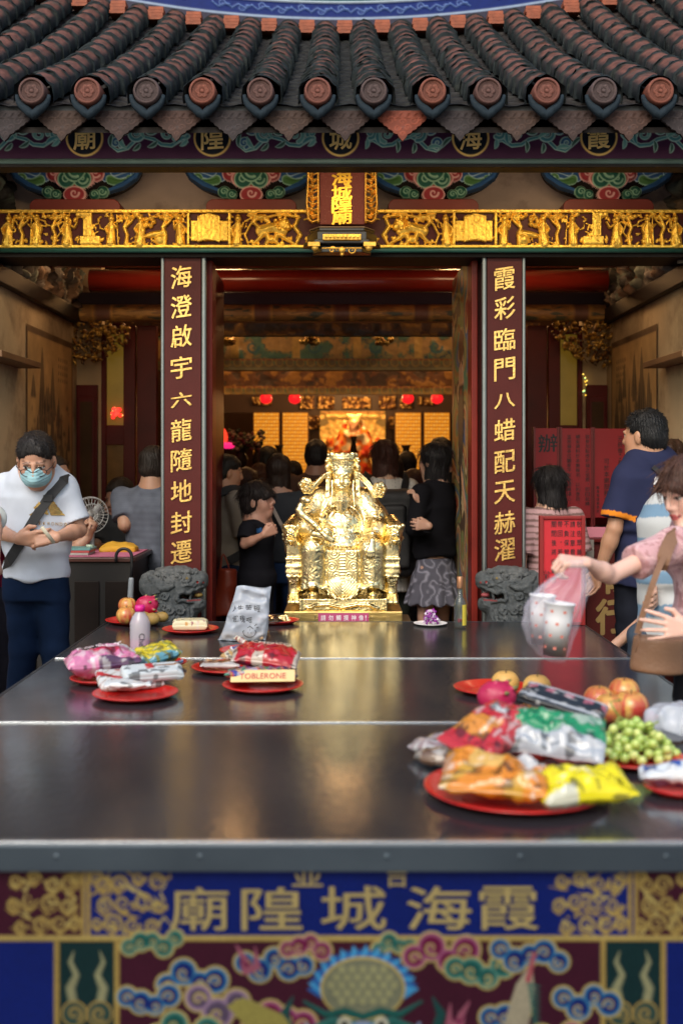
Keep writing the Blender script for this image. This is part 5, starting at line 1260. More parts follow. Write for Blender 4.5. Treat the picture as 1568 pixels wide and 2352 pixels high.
for q in range(7): t = (q - 3) * .42; f.ell(hc + [.068 * math.sin(t), .02 - .058 * math.cos(t), .053 + .004 * (q % 2)], (.0145, .013, .012), .002)
for s in (-1, 1):
    for q in range(7): f.ell(SP(787 + s * (148 + 10 * math.sin(q * 1.8)), 205 + 22 * q, .16 - .01 * (q % 2)), (.011, .012, .009), .004)
    f.ell(SP(787 + s * 152, 290, .145), (.013, .008, .013), .002); f.ell(SP(787 + s * 152, 290, .137), (.006, .006, .006), .001)
f.disp(lambda p: np.where(p[:, 2] > hc[2] - .03, relief(p, 1.6, .0010), .0003 * vnoise(p, 150, 2)))
f.build('head', SG, ST)
# --- tassels and streamers of the hat
for s in (-1, 1):
    X = lambda x: 787 + s * (x - 787); f = Fld(np.minimum(SP(X(905), 640, .0), SP(X(1250), 300, .0)) - .02, np.maximum(SP(X(905), 640, .28), SP(X(1250), 300, .28)) + .02, .003)
    for q in range(3): f.path([SP(X(920 + q * 13), 400, .12), SP(X(922 + q * 14), 500, .115), SP(X(926 + q * 15), 588, .11)], .0045, .001)
    for q in range(4): f.ell(SP(X(925), 345 + 16 * q, .12), (.013, .011, .006), .001)
    f.path([SP(X(893), 420, .12), SP(X(890), 540, .10), SP(X(905), 690, .07)], [.005, .005, .004], .002)
    y1 = 0 if s < 0 else 40
    pth = [(935, 355 + y1 * .2), (1000, 400 + y1 * .4), (1060, 465 + y1 * .6), (1110, 515 + y1 * .9), (1165, 510 + y1), (1190, 455 + y1), (1160, 415 + y1), (1115, 425 + y1), (1110, 465 + y1), (1145, 480 + y1)]
    pp = [SP(X(x), y, .13 - .012 * i) for i, (x, y) in enumerate(pth)]; f.path(pp, [.008, .013, .016, .018, .018, .016, .014, .012, .009, .007], .003)
    pe = [p + [0, -.014, .0] for p in pp]
    for o_ in (-.010, .0, .010): f.path([p + [o_ * .5, 0, o_] for p in pe], .0035, .001)
    for q in range(9): t = q * .7; f.ell(SP(X(1140 + 54 * math.cos(t)), 465 + y1 + 52 * math.sin(t), .05), (.008, .010, .008), .002)
    f.disp(lambda p: .0022 * vnoise(p, 75, 4)); f.build('hat_streamer', SG, ST)
# --- hands, each with five fingers
def shand(w_, d, u, n, s, m_, curl=.6, k=1.0):
    """w_: wrist; d: towards the fingers; u: across; n: out of the back"""
    f = Fld(w_ - .075 * k, w_ + .075 * k, .0026); d, u, n = [np.array(v, float) / np.linalg.norm(v) for v in (d, u, n)]
    f.cap(w_ - d * .02 * k, w_, .017 * k, .016 * k, .006)
    for q in (-1, 0, 1): f.cap(w_, w_ + (d * .036 + u * q * .012) * k, .013 * k, .011 * k, .008 * k)
    for q, L in zip((-1.5, -.5, .5, 1.5), (.8, 1, .95, .75)):
        a_ = w_ + (d * .040 + u * q * .0105) * k; b = a_ + (d * math.cos(curl) - n * math.sin(curl)) * .018 * L * k; c = b + (d * math.cos(2 * curl) - n * math.sin(2 * curl)) * .014 * L * k; e = c + (d * math.cos(2.7 * curl) - n * math.sin(2.7 * curl)) * .010 * L * k
        f.path([a_, b, c, e], [.0065 * k, .0062 * k, .0056 * k, .0045 * k], .0015)
    a_ = w_ + (d * .010 + u * s * .016) * k; f.path([a_, a_ + (d * .02 + u * s * .012 - n * .006) * k, a_ + (d * .038 + u * s * .006 - n * .016) * k], [.009 * k, .0075 * k, .0058 * k], .003)
    return f
f = shand(SP(560, 935, -.02), (.9, -.35, -.10), (.1, -.2, 1), (-.2, -1, .1), 1, SG, .75, 1.15); f.build('hand', SG, ST)
f = shand(SP(1065, 1030, -.03), (-.15, -.5, -1), (1, 0, -.1), (0, -1, .5), -1, SG, .5, 1.0); f.build('hand', SG, ST)
# --- curved sceptre
f = Fld(SP(320, 1040, -.09), SP(740, 540, .08), .0028)
pp = [(430, 640, .0), (385, 660, -.005), (368, 700, -.01), (400, 745, -.015), (450, 785, -.02), (510, 830, -.03), (570, 890, -.04), (625, 950, -.045), (690, 985, -.04)]
f.path([SP(x, y, d) for x, y, d in pp], [.016, .017, .018, .018, .017, .015, .0135, .0135, .015], .006)
f.ell(SP(432, 605, -.01), (.031, .024, .021), .008); f.ell(SP(415, 595, -.025), (.017, .014, .014), .004); f.ell(SP(455, 612, -.025), (.017, .014, .014), .004)
for q in range(5): f.ell(SP(440 + 36 * q, 762 + 34 * q, -.052), (.007, .012, .004), .001, op='s', Rm=rotM('Y', .8))
f.build('sceptre', SG, ST)
# sign on the plinth
MB().box(SP(550, 0)[0], SP(1037, 0)[0], ZS - .004, ZS - .0005, SP(0, 1785)[2], SP(0, 1696)[2]).build('notice', mat('pink_notice', (.42, .06, .16), .45, var=.05), ST)
mb = MB(); letters(mb, '請勿觸摸神像', front(*SP(600, 1740, -.0042)), 46 * SK, 52 * SK, 73 * SK, vertical=False, off=.005, th=.0008, slope=0)
letters(mb, '!', front(*SP(1009, 1740, -.0042)), 8 * SK / .3 * .35, 50 * SK, 0, off=.0, th=.0008, slope=0, keep=False)
mb.build('lettering', mat('white_print', (.8, .78, .8), .5, var=0), ST)
mb = MB()
for ch, x, y in (('山', 352, 1735), ('阝', 540, 1735), ('宀', 1055, 1735), ('合', 1218, 1738)): letters(mb, ch, front(*SP(x, y, -.001)), 44 * SK, 56 * SK, 0, off=.01, th=.0015)
mb.build('engraving', SG, ST)

# ================================================================== stone lions (heads seen from the side)
STN = mat('grey_stone', vcol=True, rough=.8, bump=.9, bs=240, var=.32, vs=60, bd=.003, dirt=(.15, .145, .135), ds=60, dt=.58)
def lion(s, x0, label):
    """s=+1 muzzle towards +x; measured on the crop of the first lion: 1568 px = 178 D px"""
    zl = 5.74; k = .1135 / F * zl; ox = P(x0, 0, zl)[0]; oz = P(0, 1292, zl)[2]
    def L(cx, cy, d=0.): return np.array([ox + s * (cx - 750) * k, zl + d, oz - cy * k])
    t = thing('stone_lion', (ox, zl, .1), label, 'stone lion', 'stone lions guarding the gate')
    lo = np.minimum(L(60, 1500, -.16), L(1450, 60, .22)); hi = np.maximum(L(60, 1500, -.16), L(1450, 60, .22)); f = Fld(lo, hi, .0031)
    f.ell(L(680, 560, .03), (.115, .095, .105), .03); f.ell(L(850, 480, .03), (.090, .085, .062), .04)         # skull
    f.cap(L(900, 420, .03), L(1230, 400, .03), .062, .050, .03); f.cap(L(1180, 330, .03), L(1290, 320, .03), .034, .030, .02)  # muzzle
    f.cap(L(800, 900, .03), L(1220, 850, .03), .060, .042, .03); f.cap(L(700, 650, .03), L(800, 880, .03), .085, .07, .03)   # jaw
    f.cap(L(700, 900, .04), L(760, 1500, .05), .105, .13, .04); f.cap(L(450, 900, .05), L(520, 1500, .06), .09, .13, .04)
    base = f.d < 0; ny = f.n[1]; anyb = base.any(1); j0 = np.where(anyb, base.argmax(1), ny // 2); j1 = np.where(anyb, ny - 1 - base[:, ::-1].argmax(1), ny // 2)
    def Q(cx, cy, e, lift=0.):      # a point on the near (e=-1) or far (e=+1) flank
        p = L(cx, cy); i = int(np.clip((p[0] - f.lo[0]) / f.h, 0, f.n[0] - 1)); kz = int(np.clip((p[2] - f.lo[2]) / f.h, 0, f.n[2] - 1))
        p[1] = f.lo[1] + f.h * (j0[i, kz] if e < 0 else j1[i, kz]); p[1] += e * lift; return p
    def qp(pts, r, e, k=.003, lift=0.): f.path([Q(x, y, e, lift) for x, y in pts], r, k)
    def snail(x, y, r_, e):
        c = Q(x, y, e); f.ell(c, (r_ * 1.1, r_ * .7, r_ * 1.1), .004)
        f.path([c + [r_ * (1 - .11 * q) * math.cos(q * .85) * s, e * (r_ * .45 + .0016 * q), -r_ * (1 - .11 * q) * math.sin(q * .85)] for q in range(9)], [.0062 - .0004 * q for q in range(9)], .001)
    # open mouth
    for e in (-1, 1):
        f.ell(Q(975, 662, e, -.02), (.038, .075, .027), .004, op='s')
        f.path([Q(1080, 670, e, -.015), Q(1180, 665, e, -.01), Q(1300, 640, e, -.01)], [.017, .020, .024], .005, op='s')
    f.path([L(900, 665, .03), L(1120, 655, .03), L(1340, 640, .03)], [.020, .026, .030], .006, op='s'); f.path([L(1345, 640, -.05), L(1350, 640, .11)], .022, .004, op='s')
    for e in (-1, 1):
        qp([(862, 660), (880, 590), (950, 562), (1030, 597), (1090, 592), (1130, 545), (1210, 540), (1270, 490), (1330, 480)], [.008, .010, .010, .010, .009, .009, .009, .009, .007], e, .004, .004)
        qp([(862, 660), (855, 705), (885, 748), (960, 740), (1040, 765), (1110, 782), (1200, 772), (1300, 775)], [.009, .011, .010, .009, .010, .010, .009, .008], e, .004, .004)
        a1, a2 = Q(1105, 595, e, -.002), Q(1085, 745, e, .0); a2[1] = a1[1]; f.cap(a1, a2, .010, .0055, .003)
        for q in range(5): a1 = Q(1150 + 36 * q, 560, e, -.004); f.cap(a1, a1 + [0, 0, -.012], .006, .0035, .002)
        f.ell(Q(1250, 395, e, -.004), (.024, .020, .020), .006); f.ell(Q(1235, 385, e, .014), (.007, .012, .008), .001, op='s')
        qp([(1180, 470), (1120, 440), (1180, 380), (1200, 330)], [.008, .009, .008, .006], e, .004, .002); qp([(960, 470), (1040, 430), (1120, 450), (1190, 480)], [.005, .007, .007, .004], e)
        f.ell(Q(1030, 312, e, -.004), (.024, .018, .019), .002); qp([(945, 350), (985, 265), (1060, 262), (1100, 325)], [.007, .009, .009, .006], e, .003, .003); qp([(960, 370), (1030, 378), (1090, 350)], [.005, .007, .005], e, .003, .003)
        for x, y, r_ in ((845, 275, .017), (935, 190, .017), (1035, 195, .016), (1140, 205, .017)): snail(x, y, r_, e)
        # fan shaped ear on its ridge
        yb = Q(560, 430, e)[1]
        for x, y, r_ in ((250, 320, .034), (200, 440, .036), (240, 550, .034), (330, 600, .028), (330, 430, .050), (430, 540, .034), (460, 450, .034)): p = L(x, y); p[1] = yb + e * .004 - e * .03 * (x < 300); f.ell(p, (r_ * 1.15, .016, r_), .012)
        for q in range(5):
            f.path([np.array([L(x, y)[0], yb + e * (.022 - .022 * (x < 300)), L(x, y)[2]]) for x, y in ((520, 505 + 16 * q), (370, 440 + 38 * q), (215, 370 + 56 * q))], [.004, .0065, .004], .002)
        f.path([np.array([L(x, y)[0], yb + e * .016, L(x, y)[2]]) for x, y in ((760, 445), (660, 490), (540, 495), (420, 425), (330, 300), (290, 250))], [.011, .014, .016, .014, .011, .007], .004)
        for q in range(4): qp([(780, 450 - 26 * q), (690, 375 - 20 * q), (600, 395 - 24 * q)], [.004, .006, .004], e, .002, .002)
        for x, y, r_ in ((585, 482, .017), (590, 640, .024), (600, 855, .024), (700, 925, .024), (905, 930, .025), (430, 265, .022), (600, 270, .020)): snail(x, y, r_, e)
        for x, y, x2, y2 in ((560, 700, 330, 720), (560, 770, 350, 790), (590, 900, 390, 950), (640, 975, 430, 1020), (720, 1000, 600, 1180), (800, 1000, 700, 1200), (900, 1020, 800, 1210), (980, 1000, 920, 1200), (1050, 960, 1020, 1190), (1120, 930, 1090, 1160), (560, 600, 350, 650)):
            qp([(x, y), ((x + x2) / 2 + 14, (y + y2) / 2 - 18), (x2, y2), (x2 - 30, y2 + 60)], [.010, .013, .011, .006], e, .003, .002)
        for q in range(7): qp([(420 + 80 * q, 250 - 12 * q), (470 + 80 * q, 215 - 12 * q), (520 + 80 * q, 255 - 14 * q)], [.013, .016, .008], e, .006, .002)
    f.ell(L(1300, 320, .03), (.026, .045, .026), .01)
    for q in range(8): f.ell(L(440 + 85 * q, 185 - 35 * math.sin(q * .45), .03 + .02 * (-1) ** q), (.026, .045, .018), .010)
    f.ell(L(1190, 855, .03), (.042, .055, .030), .012)
    f.disp(lambda p: .0012 * vnoise(p, 55, 2) - .0008 * np.cos(vnoise(p, 18, 5) * 16) )
    cav = L(1000, 670, -.03); moustache = L(1250, 750, 0)
    def col(V):
        x = (V[:, 0] - ox) / k / s + 750; y = (oz - V[:, 2]) / k; c = np.tile(np.array((.055, .064, .070)), (len(V), 1))
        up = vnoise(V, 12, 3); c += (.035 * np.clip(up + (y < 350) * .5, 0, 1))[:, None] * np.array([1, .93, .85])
        inm = (x > 860) & (x < 1290) & (y > 738) & (y < 765) & (V[:, 1] > zl - .052) & (V[:, 1] < zl + .11); c[inm] = (.15, .022, .025)
        nos = (np.hypot(x - 1240, y - 385) < 24) | (np.hypot(x - 1350, y - 400) < 18); c[nos] = (.25, .03, .03)
        e_ = np.hypot(x - 1035, y - 300) < 26; c[e_] = (.16, .11, .03); return c
    f.build('head', STN, t, col)
    c = L(1240, 660, .01); mb = MB(); mb.sph(c, .015, 14, 10, rr=(1.5, .9, .8)); mb.build('tongue', mat('lion_tongue', (.30, .03, .03) if s < 0 else (.22, .14, .03), .6, bump=.4, bs=120), t, True) if s > 0 else mb.build('tongue', mat('red_tongue', (.26, .05, .06), .6, bump=.4, bs=120), t, True)
    p = L(740, 1500, .05); MB().box(p[0] - .19, p[0] + .19, zl - .10, zl + .24, .1, p[2] + .01).build('pedestal', mat('lion_plinth', (.14, .125, .10), .8, bump=.5, bs=80, var=.2), t, bevel=.01)
    return t
lion(1, 400, 'grey stone lion baring a yellow tongue below the pillar reading 海澄啟宇'); lion(-1, 1170, 'grey stone lion with a reddish tongue between the liquor bottle and the hanging plastic bag')
# ================================================================== people
SKM = mat('skin', vcol=True, rough=.5, var=.06, vs=30, bump=.12, bs=220, bd=.002, sss=.12)
def cloth(name, rough=.9, sheen=.0, spec=.06, bump=.35, bs=320, **k): return mat(name, vcol=True, rough=rough, sheen=sheen, spec=spec, bump=bump, bs=bs, bd=.002, **k)
CL = cloth('cloth', var=.08, vs=9); DEN = cloth('denim', var=.2, vs=14, bump=.5)
HAIR = mat('hair', vcol=True, rough=.48, spec=.22, var=.35, vs=60, bump=.8, bs=130, stretch=(2.2, 2.2, .35), bd=.003)


def nrm(v): v = np.array(v, float); return v / (np.linalg.norm(v) + 1e-9)


def hand_(f, w_, d, u, n, side, curl=.5, k=1.0, spread=.0, thumb=.5, curls=None):
    """palm and five fingers from wrist w_: d forward, u across towards the thumb side (side=+1), n out of the back of the hand"""
    d, n = nrm(d), nrm(n); u = nrm(np.cross(d, n)) * (1 if np.dot(np.cross(d, n), u) > 0 else -1); k = k * .001
    for q in (-1, -.33, .33, 1): f.cap(w_ + u * q * 12 * k, w_ + (d * 82 + u * q * 29) * k, 13.5 * k, 11 * k, 9 * k)
    f.cap(w_ + (d * 20 + u * 24 - n * 8) * k, w_ + (d * 50 + u * 26 - n * 8) * k, 15 * k, 10 * k, 8 * k)
    for i, (q, L, r) in enumerate(((33, .92, 8.4), (11, 1.03, 8.6), (-11, .97, 8.2), (-32, .78, 7.2))):
        cu = curl if curls is None else curls[i]; p = w_ + (d * (88 - abs(q - 5) * .25) + u * q) * k; a_ = 0; pts = [p]; dd = nrm(d + u * spread * q / 33.)
        for seg, ln in enumerate((42, 27, 20)):
            a_ += cu * (1, 1.15, .8)[seg]; p = p + (dd * math.cos(a_) - n * math.sin(a_)) * ln * L * k; pts.append(p)
        f.path(pts, [r * 1.12 * k, r * k, r * .92 * k, r * .74 * k], 2.5 * k)
    a_ = w_ + (d * 26 + u * 30 - n * 8) * k; b = a_ + (d * 34 + u * 22 * (1 - thumb) * 1.6 - n * 18 * thumb) * k; c = b + (d * 27 + u * (8 - 26 * thumb) - n * 12 * thumb) * k
    f.path([a_, b, c], [12.5 * k, 10.2 * k, 8 * k], 5 * k)


def hair_strands(ho, t, n, hs, hc, kind, col, hu, hfw):
    '''fine locks laid over the hair so that its edge breaks up'''
    r = np.random.default_rng(len(ho.data.vertices)); me = ho.data; N = len(me.vertices); co = np.zeros(N * 3, np.float32); me.vertices.foreach_get('co', co); co = co.reshape(-1, 3) + WL[ho.name]
    nr = np.zeros(N * 3, np.float32); me.vertices.foreach_get('normal', nr); nr = nr.reshape(-1, 3); ii = r.integers(0, N, n); mb = MB(); short = kind in ('short', 'crop')
    for i in ii:
        p, q = co[i].astype(float), nr[i].astype(float)
        if q[2] < -.6 or ((p - hc) @ hfw > .055 * hs and (p - hc) @ hu < .045 * hs): continue
        top = (p - hc) @ hu > .06 * hs; g = np.array([0, 0, -1.]); away = nrm((p - hc - hu * .12 * hs) * [1, 1, .2]); d = (away * .9 + hu * .12 if top else g) if short else (away + g * .3 if top else g + away * .1)
        d = nrm(d - q * np.dot(d, q) * .9 + r.normal(size=3) * (.16 if short else .05)); L = hs * (r.uniform(.007, .015) if short else r.uniform(.04, .09)); k = .0011 if short else .0013
        pts = [p - q * .002, p + d * L * .5 + q * (.003 if short else .0015), p + d * L + (q * .0035 if short else q * .001 + g * .004)]; mb.tube(pts, [k, k * .9, k * .25], 3, np.array(col) * r.uniform(.5, 2.2), cap=False)
    mb.build('hair_locks', HAIR, t, True, vcol=True)


def person(label, X=0, Y=8., H=1.65, yaw=0., vox=.010, head=(0, 0, 0), lean=0., J=None, skin=(.52, .30, .20), hair='short', haircol=(.018, .014, .012), sex='m', build=1.0,
           shirt=None, trousers=None, shoes=(.05, .05, .05), hands=None, group=None, face=True, name='person', fair=0, hc=None, legs=True, parts=None, headscale=1.0, strands=0):
    """yaw 0 = facing the camera; 180 = its back to us; positive turns towards +x"""
    s = H / 1.70; cy, sy = math.cos(R(yaw)), math.sin(R(yaw)); fw = np.array([sy, -cy, 0]); rt = np.array([cy, sy, 0]); up = np.array([0, 0, 1.])   # rt: image right when facing us
    O = np.array([X, Y, 0.]); ln = math.tan(R(lean))
    def Wd(a, b, z): z = z * s; return O + rt * a * s + fw * (b * s + max(z - .9 * s, 0) * ln) + up * z
    bw = (1.0 if sex == 'm' else .88) * build
    j = dict(hd=(0, .015, 1.575), nk=(0, -.005, 1.46), ch=(0, 0, 1.25), be=(0, .01, 1.06), pv=(0, 0, .93), ls=(.185 * bw, 0, 1.385), rs=(-.185 * bw, 0, 1.385), le=(.235 * bw, -.03, 1.10), re=(-.235 * bw, -.03, 1.10),
             lw=(.24 * bw, .05, .86), rw=(-.24 * bw, .05, .86), lh=(.095, 0, .90), rh=(-.095, 0, .90), lk=(.10, .02, .50), rk=(-.10, .02, .50), la=(.105, -.02, .09), ra=(-.105, -.02, .09))
    j = {k: Wd(*v) for k, v in j.items()}
    if J:
        for k, v in J.items(): j[k] = np.array(v, float) if not isinstance(v, tuple) else Wd(*v)
    t = thing(name, O, label, 'person', group)
    # head frame
    hy, hp, hr = [R(v) for v in head]
    RX_ = Matrix.Rotation(R(yaw) + hy, 3, 'Z') @ Matrix.Rotation(hp, 3, 'X') @ Matrix.Rotation(hr, 3, 'Y')   # local axes: x=right, -y=forward, z=up
    A = np.array(RX_); hx, hf_, hu = A[:, 0], -A[:, 1], A[:, 2]; Rm = np.stack([hx, hf_, hu]); hs = s * headscale * (1.0 if sex == 'm' else .97); hc_ = j['hd'] if hc is None else np.array(hc)
    def Hd(a, b, c): return hc_ + (hx * a + hf_ * b + hu * c) * hs
    allp = np.array(list(j.values())); lo = allp.min(0) - .17 * s; hi = allp.max(0) + .2 * s; lo[2] = max(lo[2], -.01)
    if hands:
        for h_ in hands.values(): lo = np.minimum(lo, j[h_.get('j', 'lw')] - .2 * s) if 'j' in h_ else lo
        lo -= .04; hi += .04
    if not legs: lo[2] = max(lo[2], j['pv'][2] - .25)
    # ---------------- skin: one continuous body
    f = Fld(lo, hi, vox); E = lambda c, r, k=.02, op='u': f.ell(Hd(*c), np.array(r) * hs, k * hs, Rm, op)
    E((0, -.012, .040), (.074, .092, .082)); E((0, .018, -.035), (.060, .070, .078), .03); E((0, .055, -.088), (.030, .026, .024), .03)
    E((.036, .040, -.020), (.028, .040, .040), .02); E((-.036, .040, -.020), (.028, .040, .040), .02); E((0, -.03, -.06), (.055, .06, .05), .03)
    if face:
        for q in (-1, 1):
            E((q * .031, .094, .012), (.020, .016, .012), .012, 's'); E((q * .031, .071, .010), (.0145, .0145, .0115), .004)
            E((q * .032, .080, .030), (.022, .008, .005), .012); E((q * .012, .090, -.026), (.010, .010, .008), .006); E((q * .077, -.008, -.006), (.009, .019, .031), .006)
            f.path([Hd(q * .018, .085, .0175), Hd(q * .031, .0865, .0195), Hd(q * .044, .078, .0165)], .0026 * hs, .003 * hs)
        f.cap(Hd(0, .084, .026), Hd(0, .104, -.018), .0075 * hs, .0115 * hs, .010 * hs); E((0, .088, -.040), (.018, .010, .010), .01)
        E((0, .091, -.0515), (.022, .010, .0060), .004); E((0, .089, -.0615), (.019, .011, .0075), .004); E((0, .102, -.0565), (.020, .006, .0012), .003, 's'); E((0, .083, -.074), (.015, .008, .006), .01)
    f.cap(Hd(0, -.018, -.05), j['nk'] - fw * .012 * s, .058 * s * (1 if sex == 'm' else .84), .062 * s * (1 if sex == 'm' else .86), .03)
    bR = np.stack([rt, fw, up])
    f.econe(j['pv'] - up * .06, j['ch'] + up * .04, (.125 * bw * s, .088 * s), (.132 * bw * s, .092 * s), bR, .04); f.ell(j['ch'] + up * .08 * s, (.142 * bw * s, .092 * s, .13 * s), .05, bR)
    f.cap(j['ls'], j['rs'], .046 * s, None, .05); f.cap(j['nk'] - up * .02, j['ch'] + up * .1, .07 * s, .1 * s, .05)
    for q in 'lr':
        w0 = .040 * s * (1 if sex == 'm' else .88) * build; f.cap(j[q + 's'], j[q + 'e'], w0 * 1.12, w0 * .90, .02); f.cap(j[q + 'e'], j[q + 'e'] + (j[q + 'w'] - j[q + 'e']) * .35, w0 * .90, w0 * .92, .01); f.cap(j[q + 'e'] + (j[q + 'w'] - j[q + 'e']) * .3, j[q + 'w'], w0 * .92, w0 * .60, .015)
        hd = (hands or {}).get(q)
        dv = nrm(j[q + 'w'] - j[q + 'e'])
        if hd is None: hd = dict(d=dv, u=fw, n=rt * (1 if q == 'l' else -1), curl=.45)
        hand_(f, j[q + 'w'], hd.get('d', dv), hd['u'], hd['n'], 1, hd.get('curl', .5), s * hd.get('k', 1.0 if sex == 'm' else .9), hd.get('spread', 0), hd.get('thumb', .5), hd.get('curls'))
        if legs:
            lk_ = s * build * (.80 if trousers and trousers.get('length', 1) > .6 and not trousers.get('skirt') else .78 if trousers and trousers.get('skirt') else .94); f.cap(j[q + 'h'], j[q + 'k'], .080 * lk_, .052 * lk_, .03); f.cap(j[q + 'k'], j[q + 'k'] + (j[q + 'a'] - j[q + 'k']) * .35, .050 * lk_, .052 * lk_, .02); f.cap(j[q + 'k'] + (j[q + 'a'] - j[q + 'k']) * .3, j[q + 'a'], .052 * lk_, .034 * lk_, .02)
            f.cap(j[q + 'a'] - up * .04, j[q + 'a'] - up * .05 * s + fw * .13 * s, .036 * s, .03 * s, .02)
    sk = np.array(skin)
    def scol(V):
        q = (V - hc_) @ Rm.T / hs; c = np.tile(sk, (len(V), 1)); a, b, z = q.T
        hd_ = (np.abs(a) < .09) & (b > .02) & (z > -.12) & (z < .12)
        cheek = np.exp(-((np.abs(a) - .04) ** 2 + (z + .02) ** 2) / .0006) * hd_; c = c * (1 - .25 * cheek[:, None]) + .25 * cheek[:, None] * np.array([.60, .22, .16])
        lip = hd_ & (b > .075) & ((a / .025) ** 2 + ((z + .0565) / .0115) ** 2 < 1); c[lip] = (.42, .09, .09) if sex == 'f' else sk * [.85, .6, .6]
        ml = hd_ & (b > .075) & (np.abs(a) < .022) & (np.abs(z + .0565) < .0016); c[ml] = (.10, .03, .03)
        for s_ in (-1, 1):
            eb = hd_ & (b > .05) & (np.abs(z - .034 - .06 * (.03 - np.abs(a)) ) < .0026) & (s_ * a > .012) & (s_ * a < .052); c[eb] = sk * .35
            ey = hd_ & (b > .05) & (((s_ * a - .031) / .0145) ** 2 + ((z - .0105) / .0065) ** 2 < 1); c[ey] = (.62, .58, .54)
            ir = hd_ & (b > .05) & (((s_ * a - .031) / .0062) ** 2 + ((z - .010) / .0068) ** 2 < 1); c[ir] = (.02, .012, .008)
            la = hd_ & (b > .05) & (np.abs(s_ * a - .031) < .0165) & (np.abs(z - .0172 + ((s_ * a - .031) / .0165) ** 2 * .005) < .0022); c[la] = (.02, .012, .01)
        return c
    f.disp(lambda p: .0012 * vnoise(p, 18, 2)); f.build('body', SKM, t, scol, fair=fair)
    # ---------------- clothes
    if shirt:
        sh = dict(col=(.5, .5, .5), sleeve=.62, hem=.86, loose=1.0, neck=.075, folds=1.0, vneck=0., m=CL, flare=0., long=False, name='shirt'); sh.update(shirt); lo2 = allp.min(0) - .25 * s; hi2 = allp.max(0) + .2 * s; lo2[2] = max(sh['hem'] * s - .03, 0)
        f = Fld(lo2, hi2, max(vox, .006)); L = sh['loose']; hem = O + up * sh['hem'] * s + (j['pv'] - O) * [1, 1, 0]
        f.econe(hem, j['be'], ((.148 + sh['flare']) * bw * s * L, (.113 + sh['flare']) * s * L), (.140 * bw * s * L, .115 * s * L), bR, .03); f.econe(j['be'] - up * .05, j['ch'] + up * .05, (.140 * bw * s * L, .115 * s * L), (.156 * bw * s * L, .112 * s), bR, .05)
        f.ell(j['ch'] + up * .08 * s, (.160 * bw * s, .108 * s, .14 * s), .05, bR); f.cap(j['ls'] - up * .004, j['rs'] - up * .004, .056 * s, None, .045); f.cap(j['nk'] - up * .055 * s, j['ch'] + up * .1 * s, .085 * s, .11 * s, .05)
        if sex == 'f':
            for q in (-1, 1): f.ell(j['ch'] + rt * q * .07 * s + fw * .085 * s + up * .02, (.062 * s, .055 * s, .06 * s), .04, bR)
        bs_ = min(1.1, .35 + .65 * build)
        for q in 'lr':
            a_, b_ = j[q + 's'], j[q + 'e']; w_ = j[q + 'w']
            if sh['long']:
                f.cap(a_, b_, .060 * s, .052 * s * L, .03); f.cap(b_, b_ + (w_ - b_) * .93, .052 * s * L, .042 * s * L, .02, cut=1)
            elif sh['sleeve'] > 0:
                e_ = a_ + (b_ - a_) * sh['sleeve']; f.cap(a_ + (a_ - b_) * .05, e_, .058 * s * bs_, .064 * s * L * bs_, .03, cut=1)
        # neck opening
        f.cap(j['nk'] + up * .10 * s + fw * .05 * s, j['nk'] - up * .035 * s + fw * .035 * s, sh['neck'] * s, sh['neck'] * s, .006, 's')
        if sh['vneck']: f.cap(j['nk'] + fw * .12 * s, j['ch'] + fw * .14 * s + up * .1 * s, .06 * s, .01 * s, .006, 's')
        ph = (X * 7 + Y * 3) % 6
        def fold(p):
            q = (p - j['ch']); a = q @ rt; z = q[:, 2]; n = vnoise(p, 5, 3); n2 = vnoise(p * np.array([1, 1, .5]), 11, 5)
            g = np.clip((-z + .05) / .35, 0, 1); return sh['folds'] * s * (-.007 * g * np.cos((z * 30 + a * 14 * np.sign(a) + n * 5 + ph)) * (np.abs(n2) + .3) - .0018 * np.cos((a + n * .05) * 40 + n2 * 3) * g - .004 * n2)
        f.disp(fold); cf = sh['col']
        cfn = cf if callable(cf) else (lambda V, c=np.array(cf, float): np.tile(c, (len(V), 1)))
        f.build(sh['name'], sh['m'], t, lambda V: cfn(V, j, rt, fw, s) if cf is not None and callable(cf) else cfn(V), fair=1)
    if trousers:
        tr = dict(col=(.03, .04, .08), length=1.0, loose=1.0, skirt=False, m=DEN, top=.97, name='trousers'); tr.update(trousers); lo2 = allp.min(0) - .2 * s; hi2 = allp.max(0) + .15 * s; lo2[2] = 0.005; hi2[2] = (tr['top'] + .03) * s
        f = Fld(lo2, hi2, max(vox, .008)); L = tr['loose']; tp = O + up * tr['top'] * s + (j['pv'] - O) * [1, 1, 0]
        f.econe(j['pv'] - up * .10 * s, tp, (.155 * s * L * build, .112 * s * L), (.138 * s * build, .102 * s), bR, .03)
        if tr['skirt']:
            b_ = O + up * tr['length'] * s + (j['pv'] - O) * [1, 1, 0]; f.econe(b_, j['pv'] - up * .06, (.20 * s * L, .17 * s * L), (.170 * s, .125 * s), bR, .03)
        else:
            for q in 'lr':
                f.cap(j[q + 'h'], j[q + 'k'], .088 * s * L * build, .066 * s * L * build, .03, cut=1 if tr['length'] < .6 else None)
                if tr['length'] >= .6: f.cap(j[q + 'k'], j[q + 'a'], .066 * s * L * build, .054 * s * L, .02, cut=1)
                
        f.disp(lambda p: s * (-.005 * np.cos(p[:, 2] * 42 + vnoise(p, 7, 3) * 6) * np.abs(vnoise(p, 6, 8)) - .003 * vnoise(p, 14, 5)) if not tr['skirt'] else s * .012 * np.cos(np.arctan2((p - tp) @ fw, (p - tp) @ rt) * 13) * np.clip((tp[2] - p[:, 2]) / .4, 0, 1))
        cf = tr['col']; f.build(tr['name'], tr['m'], t, (lambda V: cf(V, j, rt, fw, s)) if callable(cf) else (lambda V: np.tile(np.array(cf, float), (len(V), 1))), fair=1)
